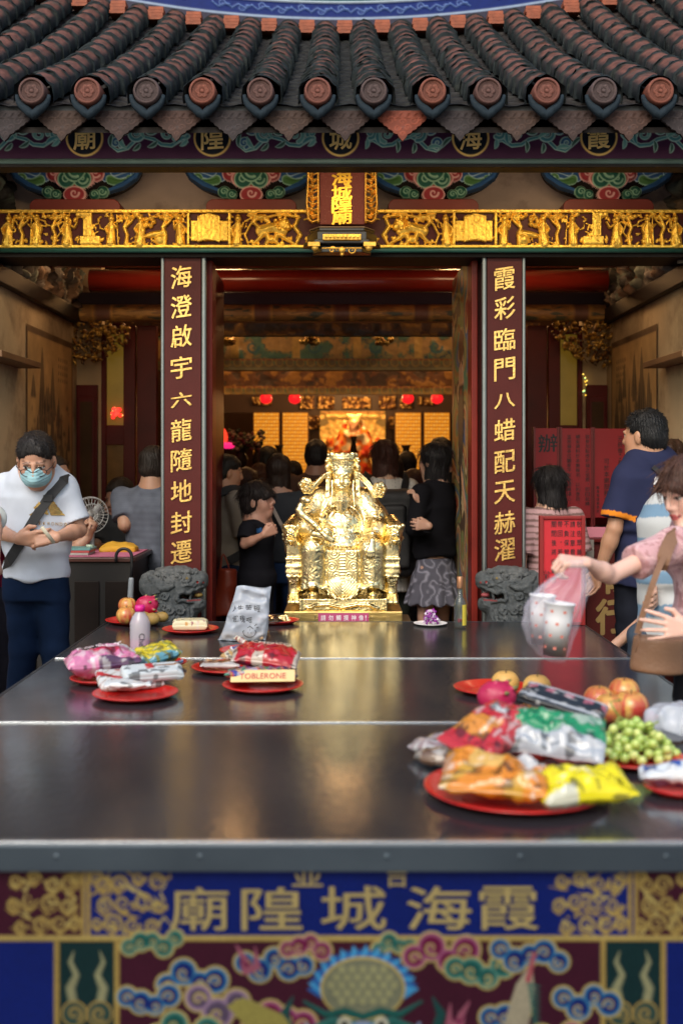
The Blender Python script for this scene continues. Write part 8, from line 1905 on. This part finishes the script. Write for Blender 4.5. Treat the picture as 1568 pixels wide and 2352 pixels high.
for a_, b_ in (((-6, -2), (6, -2)), ((6, -2), (6, 8)), ((6, 8), (-6, 8)), ((-6, 8), (-6, -2)), ((-10, -5), (-5, -7)), ((10, -5), (5, -7)), ((0, -4), (-1, -12)), ((-4, -5), (-5, -10)), ((4, -5), (5, -10)), ((-3, 1), (3, 1)), ((0, -1), (0, 7)), ((-3, 4), (3, 4))): mb.tube([pc + [a_[0] / F * zn, 0, -a_[1] / F * zn], pc + [b_[0] / F * zn, 0, -b_[1] / F * zn]], .0016, 6)
mb.build('emblem', IN, t)
# --- folding red screens with black writing behind
zs = 6.85; RSM = mat('screen_red', (.26, .006, .012), .6, var=.08)
for k_, (xa, xb, lb, cols_, sz) in enumerate(((1222, 1281, 'narrow red screen panel headed by one huge black character', [('辦事處', 1257, 1018, 38, 92)], 0), (1285, 1360, 'wide red screen panel covered with four close columns of small writing', [('欲參加點燈祈福之信眾，即日起請', 1348, 1003, 9, 11), ('備妥資料於本廟報名，以利登疏，', 1326, 1003, 9, 11), ('並祝福各位闔家平安，諸事順心。', 1306, 1003, 9, 11)], 0), (1363, 1446, 'red screen panel with sparse columns beside the navy polo', [('元辰燈：身體健康，愈老彌堅', 1423, 1008, 10, 13.5), ('可於本廟服務台登疏', 1392, 1060, 11, 14.5), ('霞海城隍廟敬啟', 1372, 1120, 6, 9)], 0))):
    p0, p1 = P(xa, 1190, zs), P(xb, 984, zs); t = thing('folding_screen', ((p0[0] + p1[0]) / 2, zs, .12), lb, 'screen'); dy = .03 * (k_ - 1)
    MB().box(p0[0], p1[0], zs + dy, zs + dy + .03, p0[2], p1[2]).build('panel', RSM, t, bevel=.003)
    for xx in (p0[0], p1[0] - .012): MB().box(xx, xx + .012, zs + dy - .008, zs + dy + .034, .12, p1[2] + .008).build('upright', mat('screen_frame', (.14, .006, .008), .5), t)
    mb = MB()
    for s__, x, y, w_, pt in cols_: letters(mb, s__, front(*P(x, y, zs + dy - .001)), w_ / F * zs * 1.1, (w_ * 1.05 if w_ > 20 else min(pt * .85, w_ * 1.15)) / F * zs, pt / F * zs, off=.02 if w_ > 20 else .0, th=.001, slope=.05)
    mb.build('lettering', IN, t)
# --- service counter with its gold character, pink slips on it
zq = 6.35; p0, p1 = P(1345, 1500, zq), P(1470, 1246, zq); t = thing('service_counter', ((p0[0] + p1[0]) / 2, zq + .2, .12), 'dark maroon counter with a large gold character below the red screens', 'counter')
MB().box(p0[0], p1[0] + .3, zq, zq + .40, .12, p1[2]).build('cabinet', MAROON, t, bevel=.006); MB().box(p0[0] - .02, p1[0] + .32, zq - .02, zq + .42, p1[2] + .001, p1[2] + .022).build('top', DKRED, t, bevel=.004)
mb = MB(); letters(mb, '行', front(*P(1400, 1415, zq - .001)), 62 / F * zq, 78 / F * zq, 0, off=.05, th=.004, slope=.12); letters(mb, '修', front(*P(1415, 1330, zq - .001)), 62 / F * zq, 60 / F * zq, 0, off=.05, th=.004, slope=.12); mb.build('lettering', mat('dull_gold', (.36, .24, .09), .5, .3), t)
for x, y, lb, w_ in ((1372, 1212, 'stack of pink paper slips leaning beside the bright red notice board', 46), (1414, 1206, 'folded pink paper slips nearer the navy polo', 26)):
    c = P(x, y + 30, zq + .10); mb = MB()
    for q in range(5): mb.box(-w_ / 2 / F * zq, w_ / 2 / F * zq, -.001 + q * .003, .001 + q * .003, 0, .085, M=np.array(Matrix.Translation(Vector(c)) @ Matrix.Rotation(R(-28), 4, 'X')))
    o = mb.build('paper_slips', mat('pink_paper', (.50, .18, .24), .8, var=.06), None); tag(o, lb, 'paper')
t = thing('cardboard_sheet', P(1352, 1300, zq - .05), 'grey card sheet hanging at the counter side', 'card'); MB().box(*[P(v, 0, zq - .04)[0] for v in (1336, 1362)], zq - .05, zq - .045, P(0, 1330, zq)[2], P(0, 1238, zq)[2]).build('sheet', mat('grey_card', (.26, .24, .22), .8), t)
# --- plastic bag of paper cups held out over the table
zc_ = 3.28; top_ = P(1322, 1300, zc_); t = thing('bag_of_cups', P(1262, 1515, zc_), 'thin clear plastic bag of dotted paper cups dangling from the outstretched hand', 'plastic bag')
FILM = mat('thin_film', (.62, .60, .72), .10, var=.05, coat=.6, alpha=.20, bump=.5, bs=26, bd=.01); nu, nv = 54, 46; prof_x = [(0, 1306, 1338), (.10, 1295, 1345), (.26, 1240, 1352), (.45, 1206, 1335), (.62, 1198, 1322), (.80, 1214, 1312), (.93, 1236, 1306), (1, 1262, 1296)]
V = []
for vi in range(nv):
    v = vi / (nv - 1); xl = np.interp(v, [p[0] for p in prof_x], [p[1] for p in prof_x]); xr = np.interp(v, [p[0] for p in prof_x], [p[2] for p in prof_x]); y = 1285 + 236 * v
    for ui in range(nu):
        a_ = 2 * PI * ui / nu; fold_ = (.16 * math.cos(a_ * 9 + v * 3) + .08 * math.cos(a_ * 17 + 2)) * (1 - v) ** .7 + .05 * math.cos(a_ * 5 + v * 9); rx = (xr - xl) / 2 * (1 + fold_); V.append([((xl + xr) / 2 - 785 + rx * math.cos(a_)) / F * zc_, zc_ + (rx * .62 + 3) / F * zc_ * math.sin(a_), HC - (y - 1058) / F * zc_])
V = np.array(V); V[:, :2] += .004 * np.stack([vnoise(V, 24, 3), vnoise(V, 24, 5)], 1); i = np.arange(nu * nv).reshape(nv, nu); Q = np.stack([i[:-1], np.roll(i[:-1], -1, 1), np.roll(i[1:], -1, 1), i[1:]], -1).reshape(-1, 4); mk('film', V, Q, FILM, t, True)
def cup(c, r0, r1, h, lean, label):
    t = thing('paper_cup', c, label, 'paper cup', 'dotted paper cups inside the held bag'); Rm = np.array(Matrix.Rotation(R(lean), 3, 'Y')); mb = MB()
    mb.lathe([(0, .006), (r0 * .96, .006), (r0, 0), (r0 * .3 + r1 * .7, h * .7), (r1, h), (r1 + .0022, h + .001), (r1 + .0022, h - .003), (r1 - .001, h - .004), (r0 * .95, .008)], (0, 0, 0), 32); V = np.concatenate(mb.v) @ Rm.T + c; mk('cup_wall', V, mb.f, mat('cup_card', (.70, .71, .75), .55, var=.03), t, True)
    mb = MB()
    for a_ in range(7):
        for q in range(4):
            th = a_ * 2 * PI / 7 + (q % 2) * PI / 7; hh = h * (.16 + .23 * q); rr_ = r0 + (r1 - r0) * hh / h + .0006; d = .0055; V = []
            for e in range(8): w_ = e * PI / 4; tt = th + d * math.cos(w_) * (1.25 if e % 2 else .8) / rr_; V.append([rr_ * math.cos(tt), rr_ * math.sin(tt), hh + d * math.sin(w_) * (.9 if e % 2 else .7)])
            mb.add(np.array(V) @ Rm.T + c, [tuple(range(8))])
    mb.build('dot_print', mat('coral_print', (.55, .16, .12), .6, var=0), t)
sc_ = zc_ / F
cup(P(1240, 1478, zc_ + .01), 22 * sc_, 29 * sc_, 112 * sc_, 3, 'dotted paper cup at the far side of the held plastic bag'); cup(P(1272, 1505, zc_ - .035), 26 * sc_, 34 * sc_, 120 * sc_, 6, 'dotted paper cup in front, lowest in the held plastic bag')
# --- foreground right: the plates heaped with snacks and fruit
plate(1133, 1590, 92, 'red plate with two golden pears behind the big snack heap'); PEAR = mat('pear_skin', (.62, .36, .10), .5, var=.10, vs=12, dirt=(.40, .22, .07), ds=160, dt=.62)
for x, y, lb in ((1160, 1608, 'golden pear in front of the dragon fruit leaves'), (1232, 1618, 'golden pear right behind the black snack tray')):
    c = TP(x, y) + [0, 0, .014 + .038]; t = thing('pear', c - [0, 0, .038], lb, 'pear'); blob('flesh', c, .042, PEAR, t, None, .92); MB().tube([c + [0, 0, .03], c + [.004, 0, .05]], .002, 6).build('stalk', mat('stalk'), t, True)
dragonfruit(TP(1140, 1660) + [0, 0, .075], .045, 'magenta dragon fruit poking out behind the red snack pouch')
plate(1425, 1655, 84, 'red plate of blushing peaches near the table side')
for k_, (x, y, r, lf, lb) in enumerate(((1375, 1650, .044, .012, 'blushing peach farthest left on the fruit plate'.replace('farthest left', 'closest to the pears')), (1400, 1672, .046, .010, 'blushing peach with a green stem across its face'), (1432, 1645, .044, .030, 'yellow topped peach raised at the back of the fruit plate'), (1448, 1672, .048, .014, 'large peach next to the crumpled clear bag'))): apple(x, y, r, lb, lift=lf, cat='peach', name='peach', tone=k_)
plate(1458, 1752, 112, 'red plate with the bunch of green grapes'); c0 = TP(1455, 1745); t = thing('grape_bunch', c0, 'bunch of green grapes spread over a red plate', 'grapes'); rr = np.random.default_rng(11); GR = mat('grape_skin', vcol=True, rough=.22, var=.06, coat=.4, sss=.2); placed = []; proto = None
for k_ in range(1500):
    a_, d = rr.random() * 2 * PI, math.sqrt(rr.random()); x, y = .105 * d * math.cos(a_), .078 * d * math.sin(a_); zmax = .085 * (1 - d ** 2) + .016; p = np.array([x, y, .016 + rr.random() * (zmax - .016)])
    if all(np.linalg.norm(p - q) > .0195 for q in placed): placed.append(p)
    if len(placed) >= 92: break
for k_, p in enumerate(placed):
    if proto is None or k_ % 31 == 0:
        mb = MB(); cc = [(.40, .52, .12), (.48, .56, .17), (.33, .46, .10)][(k_ // 31) % 3]; mb.sph((0, 0, 0), .0122, 14, 10, cc, (1, 1, 1.12)); proto = mb.build('grape', GR, t, True, vcol=True, org=(0, 0, 0)); proto.location = Vector(p); WL[proto.name] = c0 + p
    else: g = proto.copy(); COL.objects.link(g); g.parent = t; g.location = Vector(p); g.rotation_euler = (rr.random(), rr.random(), 0)
mb = MB(); 
for pts in (((-.06, .02, .05), (-.03, .03, .10), (.0, .03, .09), (.03, .0, .08)), ((-.03, .03, .10), (-.05, .045, .135), (-.02, .05, .14)), ((.03, .0, .08), (.055, -.02, .10))): mb.tube([c0 + np.array(p) for p in pts], .0028, 6)
mb.build('stem', mat('green_stem', (.20, .26, .05), .6), t, True)
pl_, cP, rP = plate(1185, 1822, 212, 'biggest red plate beneath the heap of snack bags near the table front')
FO = TP(1185, 1800)
packet('glass_packet', TP(1010, 1735) + [0, 0, .01], .085, .15, .03, 35, 'crinkled clear and silver packet sticking out beside the red pouch', 'snack bag', lambda u, v, top: (.30, .22, .24) if math.sin(u * 9 + v * 7) > 0 else (.42, .40, .42), seed=20)
packet('glass_packet', TP(1030, 1775) + [0, 0, .01], .07, .16, .03, -20, 'wrinkled brown packet lying flat at the plate rim', 'snack bag', lambda u, v, top: (.14, .08, .05) if math.sin(u * 9) > -.5 else (.34, .30, .26), seed=21)
packet('orange_snack_bag', TP(1140, 1856) + [-.0, 0, .022], .16, .24, .055, -14, 'orange snack bag with white corner lying at the front of the heap', 'snack bag', lambda u, v, top: (.55, .56, .58) if (u > .30 and v > .25 and u < .85) else (.66, .40, .10) if (abs(u + .2) < .28 and v > -.2) else (.64, .22, .01) if math.sin(u * 5 - v * 3) > -.8 else (.55, .30, .03), seed=22, tilt=(12, 3))
packet('yellow_snack_bag', TP(1335, 1868) + [0, 0, .020], .125, .215, .045, 15, 'bright yellow snack bag closest to the grapes', 'snack bag', lambda u, v, top: (.62, .62, .50) if (u < -.3 and v < -.7) else (.78, .68, .0) , seed=23, tilt=(14, -4))
packet('brown_snack_bag', TP(1160, 1775) + [0, 0, .010], .13, .20, .045, 10, 'dark brown bag buried in the middle of the heap', 'snack bag', lambda u, v, top: (.05, .03, .02) if math.sin(u * 8) > -.6 else (.35, .12, .03), seed=24)
packet('green_snack_bag', TP(1270, 1790) + [0, 0, .048], .15, .245, .06, -16, 'green and silver snack bag across the middle of the heap', 'snack bag', lambda u, v, top: (.40, .44, .50) if v < -.30 + .10 * math.sin(u * 3) else (.01, .24, .10), seed=25, tilt=(26, 0))
packet('red_pouch', TP(1128, 1790) + [0, 0, .062], .145, .25, .04, 52, 'red and orange snack pouch with a white label, highest of the heap', 'snack bag', lambda u, v, top: (.60, .62, .64) if (abs(u - .52) < .16 and abs(v - .35) < .35) else (.62, .24, .03) if (abs(u + .25) < .33 and v > -.35) else (.48, .02, .03), seed=26, tilt=(18, -14))
packet('seaweed_tray', TP(1290, 1715) + [0, 0, .070], .085, .23, .032, -34, 'black snack tray with grey edges sloping down to the grapes', 'snack box', lambda u, v, top: (.40, .42, .46) if abs(v + .55) < .12 or abs(v - .75) < .08 else (.35, .10, .14) if (v > .25 and math.sin(u * 14) > .2) else (.012, .014, .018), seed=27, tilt=(20, 12), flat=True)
packet('maroon_packet', TP(1195, 1720) + [0, 0, .040], .08, .14, .04, 30, 'dark maroon packet between red pouch and black tray', 'snack bag', lambda u, v, top: (.20, .02, .03) if u < .3 else (.30, .12, .04), seed=28)
plate(1556, 1822, 78, 'red plate cut by the frame edge with blue and white candy packs'); packet('candy_pack', TP(1545, 1818) + [0, 0, .012], .07, .15, .03, -8, 'white and blue candy pack on the plate at the frame edge', 'candy', lambda u, v, top: (.03, .08, .34) if (math.sin(u * 9 + 1) > .1 and abs(v) < .5) else (.45, .04, .05) if v > .6 else (.62, .68, .74), seed=29)
# crumpled clear bag at the frame edge
c = TP(1560, 1705) + [0, 0, .06]; f = Fld(c - .13, c + .13, .005); f.ell(c, (.10, .075, .055), 0); f.disp(lambda p: .016 * np.abs(vnoise(p, 18, 3)) + .008 * vnoise(p, 40, 5)); V, Q = f.mesh(); o = mk('crumpled_bag', V, Q, mat('crumpled_film', (.60, .64, .72), .25, var=.05, alpha=.55, bump=.5, bs=40), None, True); tag(o, 'crumpled translucent bag beside the grapes at the frame edge', 'plastic bag')
# --- desk at the far left with its things
zd_ = 5.95; p0, p1 = P(150, 1500, zd_), P(303, 1275, zd_); zt_ = P(0, 1282, zd_)[2]; t = thing('desk', ((p0[0] + p1[0]) / 2, zd_ + .3, .12), 'black wooden desk with a pink cloth beside the masked man', 'desk')
MB().box(p0[0] - .15, p1[0], zd_, zd_ + .62, .12, zt_ - .02).build('cabinet', mat('black_lacquer2', (.010, .009, .010), .4), t, bevel=.006); MB().box(p0[0] - .18, p1[0] + .02, zd_ - .02, zd_ + .66, zt_ - .019, zt_ + .004).build('top', mat('dark_top', (.06, .02, .015), .35), t, bevel=.004)
for q in range(2): MB().box(p0[0] + .05 + .16 * q, p0[0] + .18 + .16 * q, zd_ - .008, zd_ - .0005, .35, zt_ - .12).build('panel', BLACKW, t, bevel=.004)
MB().box(p0[0], p1[0], zd_ + .02, zd_ + .5, zt_ + .005, zt_ + .008).build('cloth', mat('pink_cloth', (.45, .13, .22), .8), t)
c = np.array([HX(180, 6.1), 6.12, zt_ + .009])
for k_ in range(3):
    o = MB().box(c[0] - .07 + .006 * k_, c[0] + .07 + .004 * k_, 6.03 + .004 * k_, 6.20, c[2] + .012 * k_, c[2] + .011 + .012 * k_).build('booklet', mat('booklet%s' % ('_grey', '_red', '_teal')[k_], [(.30, .30, .28), (.35, .05, .05), (.10, .26, .26)][k_], .6, dirt=(.5, .45, .35), ds=50, dt=.6), None, bevel=.001); tag(o, ['grey booklet at the bottom of the desk pile', 'red booklet in the middle of the desk pile', 'teal booklet on top of the desk pile'][k_], 'booklet')
c = np.array([HX(270, 6.25), 6.3, zt_ + .03]); f = Fld(c - [.13, .09, .05], c + [.13, .09, .05], .005); f.ell(c, (.105, .06, .032), 0); f.box(c - [0, 0, .01], (.10, .055, .018), .012, .01); f.disp(lambda p: .010 * vnoise(p, 28, 4)); V, Q = f.mesh(); o = mk('yellow_bundle', V, Q, mat('yellow_cloth', (.52, .28, .02), .75, var=.15), None, True); tag(o, 'folded bright yellow cloth bundle on the desk', 'cloth')
c = P(207, 1270, 6.15); o = MB().lathe([(0, 0), (.02, 0), (.02, .035), (.021, .045), (0, .046)], c, 16).build('glue_pot', mat('jar_green', (.35, .45, .35), .3), None, True); tag(o, 'little pale green jar on the desk behind the booklets', 'jar')
# umbrella hooked on the desk corner
zu = 5.9; t = thing('umbrella', P(300, 1400, zu), 'furled translucent umbrella with black crook handle hooked on the desk corner', 'umbrella'); cr = P(285, 1278, zu)
MB().tube([cr + [-.040, 0, -.03], *[cr + [.040 * math.cos(a_), 0, .040 * math.sin(a_)] for a_ in np.linspace(PI, 0, 12)], cr + [.042, 0, -.05], cr + [.038, 0, -.12]], .0085, 10).build('handle', mat('black_rubber', (.01, .01, .012), .4), t, True)
f = Fld(cr + [-.02, -.06, -.46], cr + [.10, .06, -.08], .004); f.cap(cr + [.038, 0, -.12], cr + [.024, 0, -.42], .014, .020, 0)
for q in range(6): f.cap(cr + [.038, 0, -.14], cr + [.024 + .016 * math.cos(q), .016 * math.sin(q), -.40], .004, .007, .004)
f.build('canopy', mat('clear_vinyl', (.38, .42, .46), .25, alpha=.85, var=.2), t); MB().tube([cr + [.024, 0, -.42], cr + [.020, 0, -.50]], .004, 8).build('tip', BR, t)
# electric fan
zf = 6.6; c = P(208, 1183, zf); t = thing('electric_fan', (c[0], c[1], .12), 'round white cage electric fan standing behind the desk', 'fan'); wm = mat('fan_wire', (.62, .64, .64), .4, .3); rf = 42 / F * zf; mb = MB(); ang = R(28); Rf = np.array(Matrix.Rotation(ang, 3, 'Z'))
def fp(a_, r_, d): return c + Rf @ np.array([r_ * math.cos(a_), d, r_ * math.sin(a_)])
for q in range(28):
    a_ = q * 2 * PI / 28
    for sg in (-1, 1): mb.tube([fp(a_, .012, sg * .045), fp(a_, rf * .6, sg * .040), fp(a_, rf * .92, sg * .022), fp(a_, rf, 0)], .0012, 4)
for r_, d in ((rf, 0), (rf * .96, -.018), (rf * .62, -.04), (rf * .3, -.045)): mb.tube([fp(a_, r_, d) for a_ in np.linspace(0, 2 * PI, 32)], .002, 5, cap=False)
mb.build('cage', wm, t, True)
for q in range(3):
    a0 = q * 2.094 + .4; mb = MB(); pts = [fp(a0 + .1, .015, .012), fp(a0 - .15, rf * .5, .018), fp(a0 + .05, rf * .85, .016), fp(a0 + .55, rf * .80, -.006), fp(a0 + .75, rf * .45, -.010), fp(a0 + .7, .015, -.01)]; mb.add(np.array(pts + [p + Rf @ np.array([0, .002, 0]) for p in pts]), [tuple(range(6)), tuple(range(11, 5, -1))] + [(k, 6 + k, 6 + (k + 1) % 6, (k + 1) % 6) for k in range(6)]); mb.build('blade', mat('fan_blade', (.48, .50, .50), .35), t, True)
MB().lathe([(0, -.05), (.02, -.05), (.024, .0), (.02, .06), (0, .08)], c, 16, 'y').build('motor', wm, t, True); MB().tube([c + [0, .05, -.02], c + [0, .05, -rf], (c[0], c[1] + .05, .14)], .014, 10).build('pole', wm, t, True); MB().lathe([(0, .02), (.12, .015), (.14, 0), (0, 0)], (c[0], c[1] + .05, .12), 24).build('base', wm, t, True)
# shopping bag in the crowd
zr_ = 6.9; c = P(517, 1345, zr_); t = thing('shopping_bag', c - [0, 0, .16], 'red orange shopping bag hanging between the gate jamb and the boy', 'bag'); f = Fld(c - [.11, .08, .20], c + [.11, .08, .22], .006); f.econe(c + [0, 0, -.18], c + [.01, 0, .10], (.075, .05), (.055, .03), None, 0, rd=.01); f.disp(lambda p: .012 * vnoise(p, 14, 6)); f.build('sack', mat('orange_red_plastic', (.36, .05, .02), .4, var=.2), t); MB().tube(spline([c + [-.03, 0, .09], c + [-.01, 0, .19], c + [.03, 0, .09]], 12), .005, 6).build('handle', mat('orange_red_plastic'), t, True)
